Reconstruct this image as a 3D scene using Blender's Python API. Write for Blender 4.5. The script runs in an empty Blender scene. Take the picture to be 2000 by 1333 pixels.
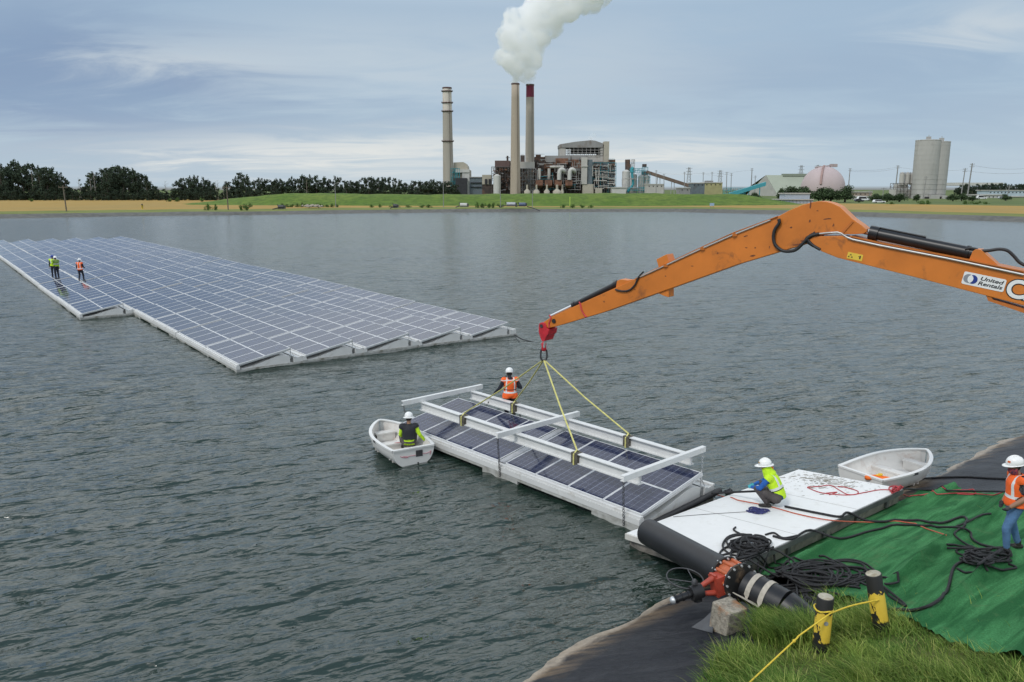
import bpy, bmesh, math, random
import numpy as np
from mathutils import Vector, Matrix, noise as mnoise
random.seed(7); rng = np.random.default_rng(7)
R = math.radians
scene = bpy.context.scene
COL = scene.collection

# ------------------------------------------------------------------ camera
F, CX, CY, HOR, H = 1556.0, 1000.0, 666.5, 370.0, 7.5
PITCH = math.atan((CY - HOR) / F)
CP, SP = math.cos(PITCH), math.sin(PITCH)
cam = bpy.data.cameras.new('camera'); cam.lens = 28.0; cam.sensor_width = 36.0
cam.clip_start = 0.1; cam.clip_end = 30000
camo = bpy.data.objects.new('camera', cam); COL.objects.link(camo)
camo.location = (0, 0, H); camo.rotation_euler = (math.pi / 2 - PITCH, 0, 0)
scene.camera = camo

# survey helpers: turn a measured bearing into a world point on a known plane / at a known distance
def ray(u, v):
    x = (u - CX) / F; y = -(v - CY) / F
    return (x, CP + y * SP, -SP + y * CP)
def P(u, v, z=0.0):
    d = ray(u, v); t = (z - H) / d[2]
    return Vector((d[0] * t, d[1] * t, z))
def PY(u, v, Y):
    d = ray(u, v); t = Y / d[1]
    return Vector((d[0] * t, Y, H + d[2] * t))

# ------------------------------------------------------------------ materials
def nt(name):
    m = bpy.data.materials.new(name); m.use_nodes = True
    t = m.node_tree; t.nodes.clear()
    out = t.nodes.new('ShaderNodeOutputMaterial')
    return m, t, out
def lk(t, a, b): t.links.new(a, b)
def math_node(t, op, a, b=None, c=None, clamp=False):
    n = t.nodes.new('ShaderNodeMath'); n.operation = op; n.use_clamp = clamp
    for i, x in enumerate((a, b, c)):
        if x is None: continue
        if isinstance(x, (int, float)): n.inputs[i].default_value = x
        else: lk(t, x, n.inputs[i])
    return n.outputs[0]
def mixc(t, fac, a, b, mode='MIX'):
    n = t.nodes.new('ShaderNodeMixRGB'); n.blend_type = mode
    for i, x in enumerate((fac, a, b)):
        if isinstance(x, (int, float)): n.inputs[i].default_value = x
        elif isinstance(x, tuple): n.inputs[i].default_value = (x[0], x[1], x[2], 1)
        else: lk(t, x, n.inputs[i])
    return n.outputs[0]
def noise_node(t, vec, scale, detail=4, rough=0.55, dist=0.0):
    n = t.nodes.new('ShaderNodeTexNoise'); n.inputs['Scale'].default_value = scale
    n.inputs['Detail'].default_value = detail; n.inputs['Roughness'].default_value = rough
    n.inputs['Distortion'].default_value = dist
    if vec is not None: lk(t, vec, n.inputs['Vector'])
    return n.outputs['Fac']
def ramp(t, fac, stops):
    n = t.nodes.new('ShaderNodeValToRGB'); e = n.color_ramp.elements
    while len(e) < len(stops): e.new(0.5)
    for i, (p, c) in enumerate(stops):
        e[i].position = p; e[i].color = (c, c, c, 1) if isinstance(c, (int, float)) else (c[0], c[1], c[2], 1)
    lk(t, fac, n.inputs['Fac'])
    return n.outputs['Color']
def mapping(t, vec, scale=(1, 1, 1), rot=(0, 0, 0)):
    n = t.nodes.new('ShaderNodeMapping'); n.inputs['Scale'].default_value = scale; n.inputs['Rotation'].default_value = rot
    lk(t, vec, n.inputs['Vector']); return n.outputs[0]
def bump(t, height, strength, dist=0.02, normal=None):
    n = t.nodes.new('ShaderNodeBump'); n.inputs['Strength'].default_value = strength; n.inputs['Distance'].default_value = dist
    lk(t, height, n.inputs['Height'])
    if normal is not None: lk(t, normal, n.inputs['Normal'])
    return n.outputs[0]
_M = {}
def M(name, col, rough=0.6, metal=0.0, var=0.18, scale=4.0, bmp=0.0, bscale=30.0, dirt=None, dscale=1.5, dlo=0.5, dhi=0.7, island=0.0, aniso=(1, 1, 1)):
    """plain painted / mineral surface: base colour broken up by noise, optional stain layer"""
    if name in _M: return _M[name]
    m, t, out = nt(name)
    b = t.nodes.new('ShaderNodeBsdfPrincipled')
    tc = t.nodes.new('ShaderNodeTexCoord').outputs['Object']
    v = mapping(t, tc, aniso)
    f = noise_node(t, v, scale, 5, 0.6)
    lo = tuple(c * (1 - var) for c in col); hi = tuple(min(1, c * (1 + var)) for c in col)
    c = mixc(t, ramp(t, f, [(0.3, 0.0), (0.7, 1.0)]), lo, hi)
    if dirt is not None:
        f2 = noise_node(t, v, dscale, 8, 0.65, 0.4)
        c = mixc(t, ramp(t, f2, [(dlo, 0.0), (dhi, 1.0)]), c, dirt)
    if island:
        g = t.nodes.new('ShaderNodeNewGeometry').outputs['Random Per Island']
        k = math_node(t, 'MULTIPLY_ADD', g, 2 * island, 1 - island)
        cmb = t.nodes.new('ShaderNodeCombineColor')
        for i in range(3): lk(t, k, cmb.inputs[i])
        c = mixc(t, 1.0, c, cmb.outputs[0], 'MULTIPLY')
    lk(t, c, b.inputs['Base Color'])
    b.inputs['Roughness'].default_value = rough; b.inputs['Metallic'].default_value = metal
    if bmp:
        lk(t, bump(t, noise_node(t, v, bscale, 4), bmp, 0.02), b.inputs['Normal'])
    lk(t, b.outputs[0], out.inputs[0])
    _M[name] = m
    return m

# ------------------------------------------------------------------ object helpers
def thing(name, label, cat, loc=(0, 0, 0), rotz=0.0, group=None):
    o = bpy.data.objects.new(name, None); COL.objects.link(o); o.empty_display_size = 0.3
    o.location = loc; o.rotation_euler = (0, 0, rotz)
    o['label'] = label; o['category'] = cat
    if group: o['group'] = group
    return o
def tag(o, label, cat, group=None):
    o['label'] = label; o['category'] = cat
    if group: o['group'] = group
    return o
def wmat(o):
    m = Matrix.Identity(4)
    while o is not None:
        m = Matrix.LocRotScale(Vector(o.location), o.rotation_euler.to_matrix() if hasattr(o.rotation_euler, 'to_matrix') else None, Vector(o.scale)) @ m
        o = o.parent
    return m
def link_mesh(name, me, mats, parent=None):
    o = bpy.data.objects.new(name, me); COL.objects.link(o)
    for m in mats: me.materials.append(m)
    if parent is not None: o.parent = parent
    return o
def dup(root, loc=None, rotz=None, scale=None, label=None, group=None, shared=True):
    r = root.copy(); COL.objects.link(r)
    if loc is not None: r.location = loc
    if rotz is not None: r.rotation_euler = (0, 0, rotz)
    if scale is not None: r.scale = scale
    if label: r['label'] = label
    if group: r['group'] = group
    for ch in list(root.children):
        c = ch.copy(); COL.objects.link(c); c.parent = r
        for g in list(ch.children):
            d = g.copy(); COL.objects.link(d); d.parent = c
    return r

class MB:
    def __init__(s): s.v = []; s.f = []; s.m = []; s.sm = []
    def add(s, vs, fs, mi=0, smooth=False):
        o = len(s.v); s.v.extend(Vector(p) for p in vs)
        for f in fs: s.f.append([i + o for i in f]); s.m.append(mi); s.sm.append(smooth)
        return s
    def box(s, c, size, rot=None, mi=0, taper=1.0):
        x, y, z = (q / 2 for q in size); c = Vector(c)
        vs = []
        for sz in (-1, 1):
            k = taper if sz > 0 else 1.0
            for sx, sy in ((-1, -1), (1, -1), (1, 1), (-1, 1)):
                p = Vector((sx * x * k, sy * y * k, sz * z))
                if rot is not None: p = rot @ p
                vs.append(p + c)
        s.add(vs, [(3, 2, 1, 0), (4, 5, 6, 7), (0, 1, 5, 4), (1, 2, 6, 5), (2, 3, 7, 6), (3, 0, 4, 7)], mi); return s
    def obox(s, o, ex, ey, ez, mi=0):
        """box from a corner and three edge vectors"""
        o, ex, ey, ez = Vector(o), Vector(ex), Vector(ey), Vector(ez)
        vs = [o, o + ex, o + ex + ey, o + ey]; vs += [p + ez for p in vs]
        fs = [(3, 2, 1, 0), (4, 5, 6, 7), (0, 1, 5, 4), (1, 2, 6, 5), (2, 3, 7, 6), (3, 0, 4, 7)]
        if ex.cross(ey).dot(ez) < 0: fs = [f[::-1] for f in fs]
        s.add(vs, fs, mi); return s
    def tube(s, pts, r, seg=8, mi=0, caps=True, smooth=True, sub=0):
        pts = [Vector(p) for p in pts]
        if sub: pts = spline(pts, sub)
        n = len(pts)
        rr = r if isinstance(r, (list, tuple)) else [r] * n
        if len(rr) != n: rr = [rr[0] + (rr[-1] - rr[0]) * i / (n - 1) for i in range(n)]
        up = None; vs = []; fs = []
        for i in range(n):
            a = pts[max(0, i - 1)]; b = pts[min(n - 1, i + 1)]
            d = (b - a)
            d = d.normalized() if d.length > 1e-9 else Vector((0, 0, 1))
            if up is None:
                up = Vector((0, 0, 1)) if abs(d.z) < 0.9 else Vector((0, 1, 0))
            x = d.cross(up)
            if x.length < 1e-6: x = d.orthogonal()
            x.normalize(); up = x.cross(d).normalized()
            for k in range(seg):
                a2 = 2 * math.pi * k / seg
                vs.append(pts[i] + (x * math.cos(a2) + up * math.sin(a2)) * rr[i])
        for i in range(n - 1):
            for k in range(seg):
                k2 = (k + 1) % seg
                fs.append((i * seg + k, (i + 1) * seg + k, (i + 1) * seg + k2, i * seg + k2))
        s.add(vs, fs, mi, smooth)
        if caps:
            s.add([vs[k] for k in range(seg)], [tuple(range(seg))], mi)
            s.add([vs[(n - 1) * seg + k] for k in range(seg)], [tuple(range(seg))[::-1]], mi)
        return s
    def lathe(s, prof, c=(0, 0, 0), seg=24, mi=0, rot=None, smooth=True, sx=1.0, sy=1.0):
        c = Vector(c); vs = []; fs = []; n = len(prof)
        for (r, z) in prof:
            for k in range(seg):
                a = 2 * math.pi * k / seg
                p = Vector((r * math.cos(a) * sx, r * math.sin(a) * sy, z))
                if rot is not None: p = rot @ p
                vs.append(c + p)
        for i in range(n - 1):
            for k in range(seg):
                k2 = (k + 1) % seg
                fs.append((i * seg + k, i * seg + k2, (i + 1) * seg + k2, (i + 1) * seg + k))
        s.add(vs, fs, mi, smooth)
        if prof[0][0] > 1e-5: s.add(vs[:seg], [tuple(range(seg))[::-1]], mi)
        if prof[-1][0] > 1e-5: s.add(vs[-seg:], [tuple(range(seg))], mi)
        return s
    def prism(s, poly, depth, mi=0):
        """poly: list of 3D points (planar), depth: extrude vector"""
        n = len(poly); d = Vector(depth); a = [Vector(p) for p in poly]; b = [p + d for p in a]
        s.add(a + b, [tuple(range(n))[::-1], tuple(range(n, 2 * n))] + [(i, (i + 1) % n, n + (i + 1) % n, n + i) for i in range(n)], mi); return s
    def build(s, name, mats, parent=None, bevel=0.0, world=True, fix=False):
        if not isinstance(mats, (list, tuple)): mats = [mats]
        vs = s.v
        if parent is not None and world:
            im = wmat(parent).inverted(); vs = [im @ p for p in vs]
        me = bpy.data.meshes.new(name)
        me.from_pydata([tuple(p) for p in vs], [], s.f)
        me.polygons.foreach_set('material_index', s.m); me.polygons.foreach_set('use_smooth', s.sm)
        if fix or bevel:
            bm = bmesh.new(); bm.from_mesh(me)
            if fix: bmesh.ops.remove_doubles(bm, verts=bm.verts, dist=1e-5)
            bmesh.ops.recalc_face_normals(bm, faces=bm.faces)
            if bevel:
                ed = [e for e in bm.edges if len(e.link_faces) == 2 and e.calc_face_angle(0) > 0.6]
                bmesh.ops.bevel(bm, geom=ed, offset=bevel, segments=2, affect='EDGES', profile=0.6)
            bm.to_mesh(me); bm.free()
        me.update()
        return link_mesh(name, me, mats, parent)

def spline(pts, sub):
    pts = [Vector(p) for p in pts]; out = []
    for i in range(len(pts) - 1):
        p0 = pts[max(0, i - 1)]; p1 = pts[i]; p2 = pts[i + 1]; p3 = pts[min(len(pts) - 1, i + 2)]
        for k in range(sub):
            t = k / sub
            out.append(0.5 * ((2 * p1) + (p2 - p0) * t + (2 * p0 - 5 * p1 + 4 * p2 - p3) * t * t + (3 * p1 - p0 - 3 * p2 + p3) * t ** 3))
    out.append(pts[-1]); return out

def np_mesh(name, V, Fq, mats, parent=None, smooth=True, mi=None):
    V = np.asarray(V, dtype=np.float32); Fq = np.asarray(Fq, dtype=np.int32)
    me = bpy.data.meshes.new(name)
    k = Fq.shape[1]
    me.vertices.add(len(V)); me.vertices.foreach_set('co', V.ravel())
    me.loops.add(Fq.size); me.loops.foreach_set('vertex_index', Fq.ravel())
    me.polygons.add(len(Fq)); me.polygons.foreach_set('loop_start', np.arange(len(Fq), dtype=np.int32) * k)
    me.polygons.foreach_set('use_smooth', np.full(len(Fq), smooth))
    if mi is not None: me.polygons.foreach_set('material_index', np.asarray(mi, dtype=np.int32))
    me.update(calc_edges=True); me.validate()
    return link_mesh(name, me, mats, parent)
def grid_faces(nr, nc):
    i = np.arange(nr - 1)[:, None] * nc + np.arange(nc - 1)[None, :]
    return np.stack([i, i + 1, i + nc + 1, i + nc], -1).reshape(-1, 4)
def vnoise(x, y, sc, seed=0.0):
    return np.array([mnoise.noise(Vector((a * sc + seed, b * sc - seed, seed * 0.7))) for a, b in zip(x, y)])

# ------------------------------------------------------------------ light and sky
SUN_EL, SUN_AZ = R(48), R(222)      # azimuth clockwise from +Y (view direction): behind the viewer, to the left
w = bpy.data.worlds.new('World'); scene.world = w; w.use_nodes = True
t = w.node_tree; t.nodes.clear()
wo = t.nodes.new('ShaderNodeOutputWorld'); bg = t.nodes.new('ShaderNodeBackground'); bg.inputs['Strength'].default_value = 0.1
sky = t.nodes.new('ShaderNodeTexSky'); sky.sky_type = 'NISHITA'; sky.sun_disc = False
sky.sun_elevation = SUN_EL; sky.sun_rotation = SUN_AZ
sky.air_density = 1.0; sky.dust_density = 1.5; sky.ozone_density = 2.0
gen = t.nodes.new('ShaderNodeTexCoord').outputs['Generated']
sep = t.nodes.new('ShaderNodeSeparateXYZ'); lk(t, gen, sep.inputs[0])
dx, dy, dz = sep.outputs
az = math_node(t, 'ARCTAN2', dx, dy)
zc = math_node(t, 'MAXIMUM', dz, 0.0)
den = math_node(t, 'ADD', zc, 0.10)
cx_ = math_node(t, 'DIVIDE', dx, den); cy_ = math_node(t, 'DIVIDE', dy, den)
cmb = t.nodes.new('ShaderNodeCombineXYZ'); lk(t, cx_, cmb.inputs[0]); lk(t, cy_, cmb.inputs[1])
n_big = noise_node(t, mapping(t, cmb.outputs[0], (0.33, 0.45, 1)), 1.0, 6, 0.58, 0.6)
n_det = noise_node(t, mapping(t, cmb.outputs[0], (0.9, 1.6, 1)), 1.0, 8, 0.6, 0.8)
wob = math_node(t, 'MULTIPLY', math_node(t, 'SUBTRACT', n_det, 0.5), 0.5)
def blob(a0, sa, e0, se, amp):
    a_ = math_node(t, 'ADD', az, wob); e_ = math_node(t, 'ADD', dz, math_node(t, 'MULTIPLY', wob, 0.16))
    p = math_node(t, 'POWER', math_node(t, 'ABSOLUTE', math_node(t, 'DIVIDE', math_node(t, 'SUBTRACT', a_, a0), sa)), 2)
    q = math_node(t, 'POWER', math_node(t, 'ABSOLUTE', math_node(t, 'DIVIDE', math_node(t, 'SUBTRACT', e_, e0), se)), 2)
    return math_node(t, 'MULTIPLY', math_node(t, 'EXPONENT', math_node(t, 'MULTIPLY', math_node(t, 'ADD', p, q), -1)), amp)
def azel(u, v):
    d = Vector(ray(u, v)).normalized(); return math.atan2(d.x, d.y), d.z
def addblobs(lst):
    s = None
    for (u, v, su, sv, amp) in lst:
        a0, e0 = azel(u, v); b = blob(a0, su / F, e0, sv / F, amp)
        s = b if s is None else math_node(t, 'ADD', s, b)
    return s
# S = 10: colours below are radiance x10 because the Background strength is 0.1
def C10(*c): return tuple(x * 10 for x in c)
base = mixc(t, ramp(t, dz, [(0.0, 0.0), (0.10, 0.35), (0.26, 1.0)]), C10(0.51, 0.63, 0.73), C10(0.325, 0.465, 0.625))
base = mixc(t, 0.12, base, sky.outputs[0])
up_ = ramp(t, dz, [(0.205, 0.0), (0.36, 1.0), (0.66, 1.0), (0.84, 0.05)])  # unseen bright band above the view, added to light the scene and water
base = mixc(t, up_, base, C10(1.20, 1.27, 1.32))
dark = addblobs([(120, 170, 300, 110, 0.75), (20, 60, 260, 80, 0.45), (1560, 150, 330, 75, 0.38), (1900, 230, 260, 60, 0.25), (760, 235, 260, 30, 0.18), (420, 250, 300, 30, 0.2)])
c1 = mixc(t, math_node(t, 'MULTIPLY', dark, math_node(t, 'MULTIPLY_ADD', n_big, 0.9, 0.55), clamp=True), base, C10(0.235, 0.335, 0.50))
light = addblobs([(620, 293, 340, 30, 0.95), (960, 288, 280, 26, 0.55), (1330, 303, 150, 22, 0.95), (1960, 45, 130, 42, 0.55), (430, 120, 170, 40, 0.38), (820, 100, 300, 80, 0.3), (1230, 120, 220, 90, 0.22), (850, 350, 500, 30, 0.4)])
lf = math_node(t, 'MULTIPLY', light, ramp(t, n_det, [(0.25, 0.35), (0.62, 1.0)]), clamp=True)
c2 = mixc(t, lf, c1, C10(0.74, 0.765, 0.755))
streak = ramp(t, n_big, [(0.42, 0.0), (0.75, 0.2)])
c3 = mixc(t, streak, c2, C10(0.58, 0.64, 0.71))
low = ramp(t, dz, [(-0.02, 1.0), (0.0, 0.0)])
c4 = mixc(t, low, c3, C10(0.25, 0.27, 0.27))
lk(t, c4, bg.inputs['Color']); lk(t, bg.outputs[0], wo.inputs[0])
sl = bpy.data.lights.new('sun', 'SUN'); sl.energy = 1.5; sl.angle = R(10); sl.color = (1.0, 0.965, 0.915)
so = bpy.data.objects.new('sun', sl); COL.objects.link(so)
sd = Vector((math.sin(SUN_AZ) * math.cos(SUN_EL), math.cos(SUN_AZ) * math.cos(SUN_EL), math.sin(SUN_EL)))
so.rotation_euler = sd.to_track_quat('Z', 'Y').to_euler(); so.location = sd * 100
scene.view_settings.view_transform = 'Standard'; scene.view_settings.look = 'None'
scene.view_settings.exposure = 0; scene.view_settings.gamma = 1
scene.render.engine = 'CYCLES'
cy = scene.cycles
cy.max_bounces = 48; cy.diffuse_bounces = 3; cy.glossy_bounces = 4; cy.transmission_bounces = 4; cy.volume_bounces = 48; cy.transparent_max_bounces = 8
cy.sample_clamp_direct = 1.2; cy.caustics_reflective = False; cy.caustics_refractive = False
cy.use_adaptive_sampling = True; cy.adaptive_threshold = 0.015
try: cy.use_denoising = True; cy.denoiser = 'OPENIMAGEDENOISE'
except Exception: pass
# ------------------------------------------------------------------ water
def make_water():
    m, t, out = nt('pond_water')
    b = t.nodes.new('ShaderNodeBsdfPrincipled')
    tc = t.nodes.new('ShaderNodeTexCoord').outputs['Object']
    big = noise_node(t, mapping(t, tc, (0.02, 0.05, 1), (0, 0, 0.3)), 1.0, 4)
    c = mixc(t, ramp(t, big, [(0.35, 0.0), (0.65, 1.0)]), (0.014, 0.029, 0.022), (0.019, 0.034, 0.025))
    lk(t, c, b.inputs['Base Color'])
    b.inputs['Roughness'].default_value = 0.045; b.inputs['IOR'].default_value = 1.6
    rc = mapping(t, tc, (1, 1, 1), (0, 0, -0.40))
    rs = t.nodes.new('ShaderNodeSeparateXYZ'); lk(t, rc, rs.inputs[0])
    def fronts(lam, sx, sy, warp, amp, lo, hi, wf):
        # short steep wave fronts that face the near bank, with long flat backs, coming and going in patches
        n_ = noise_node(t, mapping(t, rc, (sx, sy, 1)), 1.0, 3, 0.5, 0.3)
        f = math_node(t, 'FRACT', math_node(t, 'ADD', math_node(t, 'MULTIPLY', rs.outputs[1], 1 / lam), math_node(t, 'MULTIPLY', n_, warp)))
        h_ = math_node(t, 'MINIMUM', math_node(t, 'MULTIPLY', f, 1 / wf), math_node(t, 'MULTIPLY', math_node(t, 'SUBTRACT', 1.0, f), 1 / (1 - wf)))
        h_ = math_node(t, 'SMOOTH_MIN', h_, 0.85, 0.3)
        mk = ramp(t, noise_node(t, mapping(t, rc, (sx * 1.3, sy * 2.2, 1)), 1.3, 3, 0.6, 0.2), [(lo, 0.0), (hi, 1.0)])
        return math_node(t, 'MULTIPLY', math_node(t, 'MULTIPLY', h_, mk), amp)
    hh_ = math_node(t, 'ADD', fronts(0.62, 0.55, 0.8, 3.0, 0.050, 0.42, 0.68, 0.20), math_node(t, 'ADD', fronts(0.27, 1.3, 1.7, 2.6, 0.017, 0.40, 0.64, 0.24), math_node(t, 'ADD', fronts(0.12, 3.0, 3.6, 2.4, 0.0040, 0.40, 0.62, 0.28), fronts(1.5, 0.24, 0.34, 3.0, 0.125, 0.46, 0.70, 0.16))))
    geo = bump(t, hh_, 1.0, 1.0)
    def slope(vec, sc, det, kx, ky, dist):
        n = t.nodes.new('ShaderNodeTexNoise'); n.inputs['Scale'].default_value = sc; n.inputs['Detail'].default_value = det; n.inputs['Roughness'].default_value = 0.6; n.inputs['Distortion'].default_value = dist
        lk(t, vec, n.inputs['Vector'])
        a_ = t.nodes.new('ShaderNodeVectorMath'); a_.operation = 'SUBTRACT'; lk(t, n.outputs['Color'], a_.inputs[0]); a_.inputs[1].default_value = (0.5, 0.5, 0.5)
        m_ = t.nodes.new('ShaderNodeVectorMath'); m_.operation = 'MULTIPLY'; lk(t, a_.outputs[0], m_.inputs[0]); m_.inputs[1].default_value = (kx, ky, 0)
        return m_.outputs[0]
    gust = ramp(t, noise_node(t, mapping(t, tc, (0.035, 0.10, 1), (0, 0, 0.25)), 1.0, 4), [(0.3, 0.6), (0.7, 1.15)])
    vs_ = None
    for q in (slope(mapping(t, rc, (0.9, 2.4, 1)), 1.0, 3, 0.20, 0.40, 0.5), slope(mapping(t, rc, (3.2, 7.5, 1)), 1.0, 3, 0.24, 0.42, 0.4), slope(mapping(t, rc, (11, 22, 1)), 1.0, 2, 0.22, 0.30, 0.0)):
        if vs_ is None: vs_ = q
        else:
            ad = t.nodes.new('ShaderNodeVectorMath'); ad.operation = 'ADD'; lk(t, vs_, ad.inputs[0]); lk(t, q, ad.inputs[1]); vs_ = ad.outputs[0]
    sc_ = t.nodes.new('ShaderNodeVectorMath'); sc_.operation = 'SCALE'; lk(t, vs_, sc_.inputs[0])
    la = t.nodes.new('ShaderNodeAttribute'); la.attribute_name = 'lost'
    lk(t, math_node(t, 'MULTIPLY', gust, math_node(t, 'MULTIPLY_ADD', la.outputs['Fac'], 1.5, 0.30)), sc_.inputs['Scale'])
    ad = t.nodes.new('ShaderNodeVectorMath'); ad.operation = 'ADD'; lk(t, geo, ad.inputs[0]); lk(t, sc_.outputs[0], ad.inputs[1])
    nm = t.nodes.new('ShaderNodeVectorMath'); nm.operation = 'NORMALIZE'; lk(t, ad.outputs[0], nm.inputs[0]); n3 = nm.outputs[0]
    lk(t, n3, b.inputs['Normal'])
    lk(t, math_node(t, 'MULTIPLY_ADD', math_node(t, 'MAXIMUM', math_node(t, 'SUBTRACT', la.outputs['Fac'], 0.10), 0.0), 1.3, 0.04), b.inputs['Roughness'])
    lk(t, b.outputs[0], out.inputs[0])
    nr, nc = 1020, 760
    r = np.geomspace(6.5, 345, nr)
    a = np.linspace(R(-52), R(52), nc)
    Rr, A = np.meshgrid(r, a, indexing='ij')
    X = Rr * np.sin(A); Y = Rr * np.cos(A)
    cell = np.gradient(r)[:, None] * np.ones_like(A)
    Z = np.zeros_like(X); lost = np.zeros_like(X)
    g = np.random.default_rng(3)
    for k in range(54):
        lam = 0.20 * (1.7 / 0.20) ** g.random()
        th = math.pi / 2 + 0.40 + g.normal() * (0.22 + 0.5 * max(0, 0.6 - lam))
        amp = 0.0043 * lam ** 0.95 * (0.5 + 0.9 * g.random())
        q = 2 * math.pi / lam
        wgt = np.clip(lam / (3.2 * cell) - 0.6, 0, 1); lost += (amp * q) ** 2 * (1 - wgt ** 2) * 0.5 * 1.9
        ph = q * (X * math.cos(th) + Y * math.sin(th)) + g.random() * 6.28 + 0.5 * np.sin(0.6 * X + 0.9 * Y + k) + 0.4 * np.sin(1.3 * X - 0.8 * Y + 2.3 * k)
        Z += amp * wgt * (np.sin(ph) + 0.42 * np.sin(2 * ph) + 0.18 * np.sin(3 * ph))      # steep lee faces, long backs
    # calmer patch variation
    Z *= 0.75 + 0.35 * np.sin(X * 0.21 + 1.1 * np.sin(Y * 0.17)) * np.sin(Y * 0.26 + 0.7)
    V = np.stack([X, Y, Z], -1).reshape(-1, 3)
    o = np_mesh('water', V, grid_faces(nr, nc), [m]); o['kind'] = 'structure'
    A = o.data.attributes.new('lost', 'FLOAT', 'POINT'); A.data.foreach_set('value', np.sqrt(lost).astype(np.float32).ravel())
make_water()

# ------------------------------------------------------------------ far land
shore_px = [(-300, 452), (-60, 431.5), (0, 427), (250, 422.5), (500, 420), (700, 417), (880, 415.2), (1000, 414.5), (1100, 414.5), (1200, 414), (1320, 414.2), (1480, 418), (1650, 422), (1800, 427), (2000, 434.5), (2150, 442), (2350, 455)]
shore = [P(u, v) for u, v in shore_px]
shore = [Vector((-330, -40, 0)), Vector((-330, 40, 0))] + [s for s in shore] + [Vector((300, 40, 0)), Vector((300, -40, 0))]
_d = []
for a, b in zip(shore[:-1], shore[1:]):
    n = max(1, int((b - a).length / 6))
    _d += [a.lerp(b, i / n) for i in range(n)]
_d.append(shore[-1]); shore_d = _d
pc = Vector((0, 60, 0))
def land_mat(name, cols, rough=0.9, sc=0.05, bs=0.0, asp=(1, 1, 1)):
    m, t, out = nt(name)
    b = t.nodes.new('ShaderNodeBsdfPrincipled'); b.inputs['Roughness'].default_value = rough
    b.inputs['Specular IOR Level'].default_value = 0.15
    tc = mapping(t, t.nodes.new('ShaderNodeTexCoord').outputs['Object'], asp)
    f1 = noise_node(t, tc, sc, 6, 0.62, 0.5); f2 = noise_node(t, tc, sc * 11, 5, 0.65)
    c = mixc(t, ramp(t, f1, [(0.35, 0.0), (0.65, 1.0)]), cols[0], cols[1])
    c = mixc(t, ramp(t, f2, [(0.42, 0.0), (0.68, 0.75)]), c, cols[2])
    lk(t, c, b.inputs['Base Color'])
    if bs: lk(t, bump(t, f2, bs, 0.3), b.inputs['Normal'])
    lk(t, b.outputs[0], out.inputs[0]); return m
m_liner_far = land_mat('far_liner', [(0.085, 0.085, 0.08), (0.13, 0.13, 0.12), (0.17, 0.165, 0.15)], 0.8, 0.06, asp=(1, 1, 3))
m_shoregrass = land_mat('shore_grass', [(0.12, 0.16, 0.04), (0.19, 0.22, 0.06), (0.22, 0.20, 0.08)], 0.95, 0.07)
m_field = land_mat('dry_field', [(0.37, 0.23, 0.060), (0.30, 0.21, 0.070), (0.38, 0.26, 0.09)], 0.95, 0.012)
m_backland = land_mat('back_land', [(0.10, 0.14, 0.045), (0.15, 0.18, 0.06), (0.07, 0.10, 0.04)], 0.95, 0.01)
m_green = land_mat('berm_green', [(0.085, 0.155, 0.024), (0.15, 0.20, 0.042), (0.05, 0.09, 0.022)], 0.95, 0.035, 0.6)
def far_land():
    rings = [-3.0, 0.0, 4.2, 6.0, 15.0, 24.0, 60.0, 120.0, 210.0, 300.0, 900.0, 6500.0, 22000.0]
    zs = [-0.8, 0.0, 0.95, 1.05, 1.1, 1.25, 1.4, 1.5, 1.5, 1.5, 1.5, 1.0, -12.0]
    V = []; mi = []
    n = len(shore_d)
    for i, p in enumerate(shore_d):
        o = (p - pc); o.z = 0; o.normalize()
        j = mnoise.noise(Vector((p.x * 0.08, p.y * 0.08, 0)))
        for k, (rr, z) in enumerate(zip(rings, zs)):
            e = rr + (j * 1.2 * min(1, rr / 6.0) if rr > 0 else j * 0.5)
            q = p + o * e
            V.append((q.x, q.y, z + (0.15 * j if 2 < rr < 100 else 0)))
    k = len(rings)
    Fq = grid_faces(n, k)[:, ::-1]
    for i in range(n - 1):
        right = 0.5 * (shore_d[i].x + shore_d[i + 1].x) > 60
        for q in range(k - 1):
            r0 = rings[q]
            if r0 < 3: mi.append(0)
            elif r0 < 5: mi.append(0 if right else 1)
            elif r0 < 20 : mi.append(1)
            elif r0 < (100 if right else 250): mi.append(2)
            else: mi.append(3)
    o = np_mesh('ground', V, Fq, [m_liner_far, m_shoregrass, m_field, m_backland], None, True, mi); o['kind'] = 'structure'
far_land()
def berm():
    # a long grassed bank with sloping ends
    u = np.linspace(-150, 128, 240); nrow = 14; V = []
    for x in u:
        y0 = 300.0 + 0.0008 * x * x
        end = min(1, max(0, (x + 150) / 62.0)) * min(1, max(0, (126 - x) / 34.0))
        end = end * end * (3 - 2 * end)
        for k in range(nrow):
            tt = k / (nrow - 1)
            if tt < 0.45: hh = tt / 0.45; yy = y0 + hh * 26
            elif tt < 0.6: hh = 1.0; yy = y0 + 26 + (tt - 0.45) / 0.15 * 14
            else: hh = 1 - (tt - 0.6) / 0.4; yy = y0 + 40 + (1 - hh) * 26
            hs = hh * hh * (3 - 2 * hh)
            nz = mnoise.noise(Vector((x * 0.09, yy * 0.12, 3))) * 0.35 + mnoise.noise(Vector((x * 0.3, yy * 0.4, 8))) * 0.15
            V.append((x, yy, 1.0 + hs * end * (4.55 + 0.25 * math.sin(x * 0.05)) + nz * min(1, end * 3) * (0.3 + hs)))
    o = np_mesh('grass_berm_hill', V, grid_faces(len(u), nrow)[:, ::-1], [m_green]); o['kind'] = 'structure'
berm()

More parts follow.
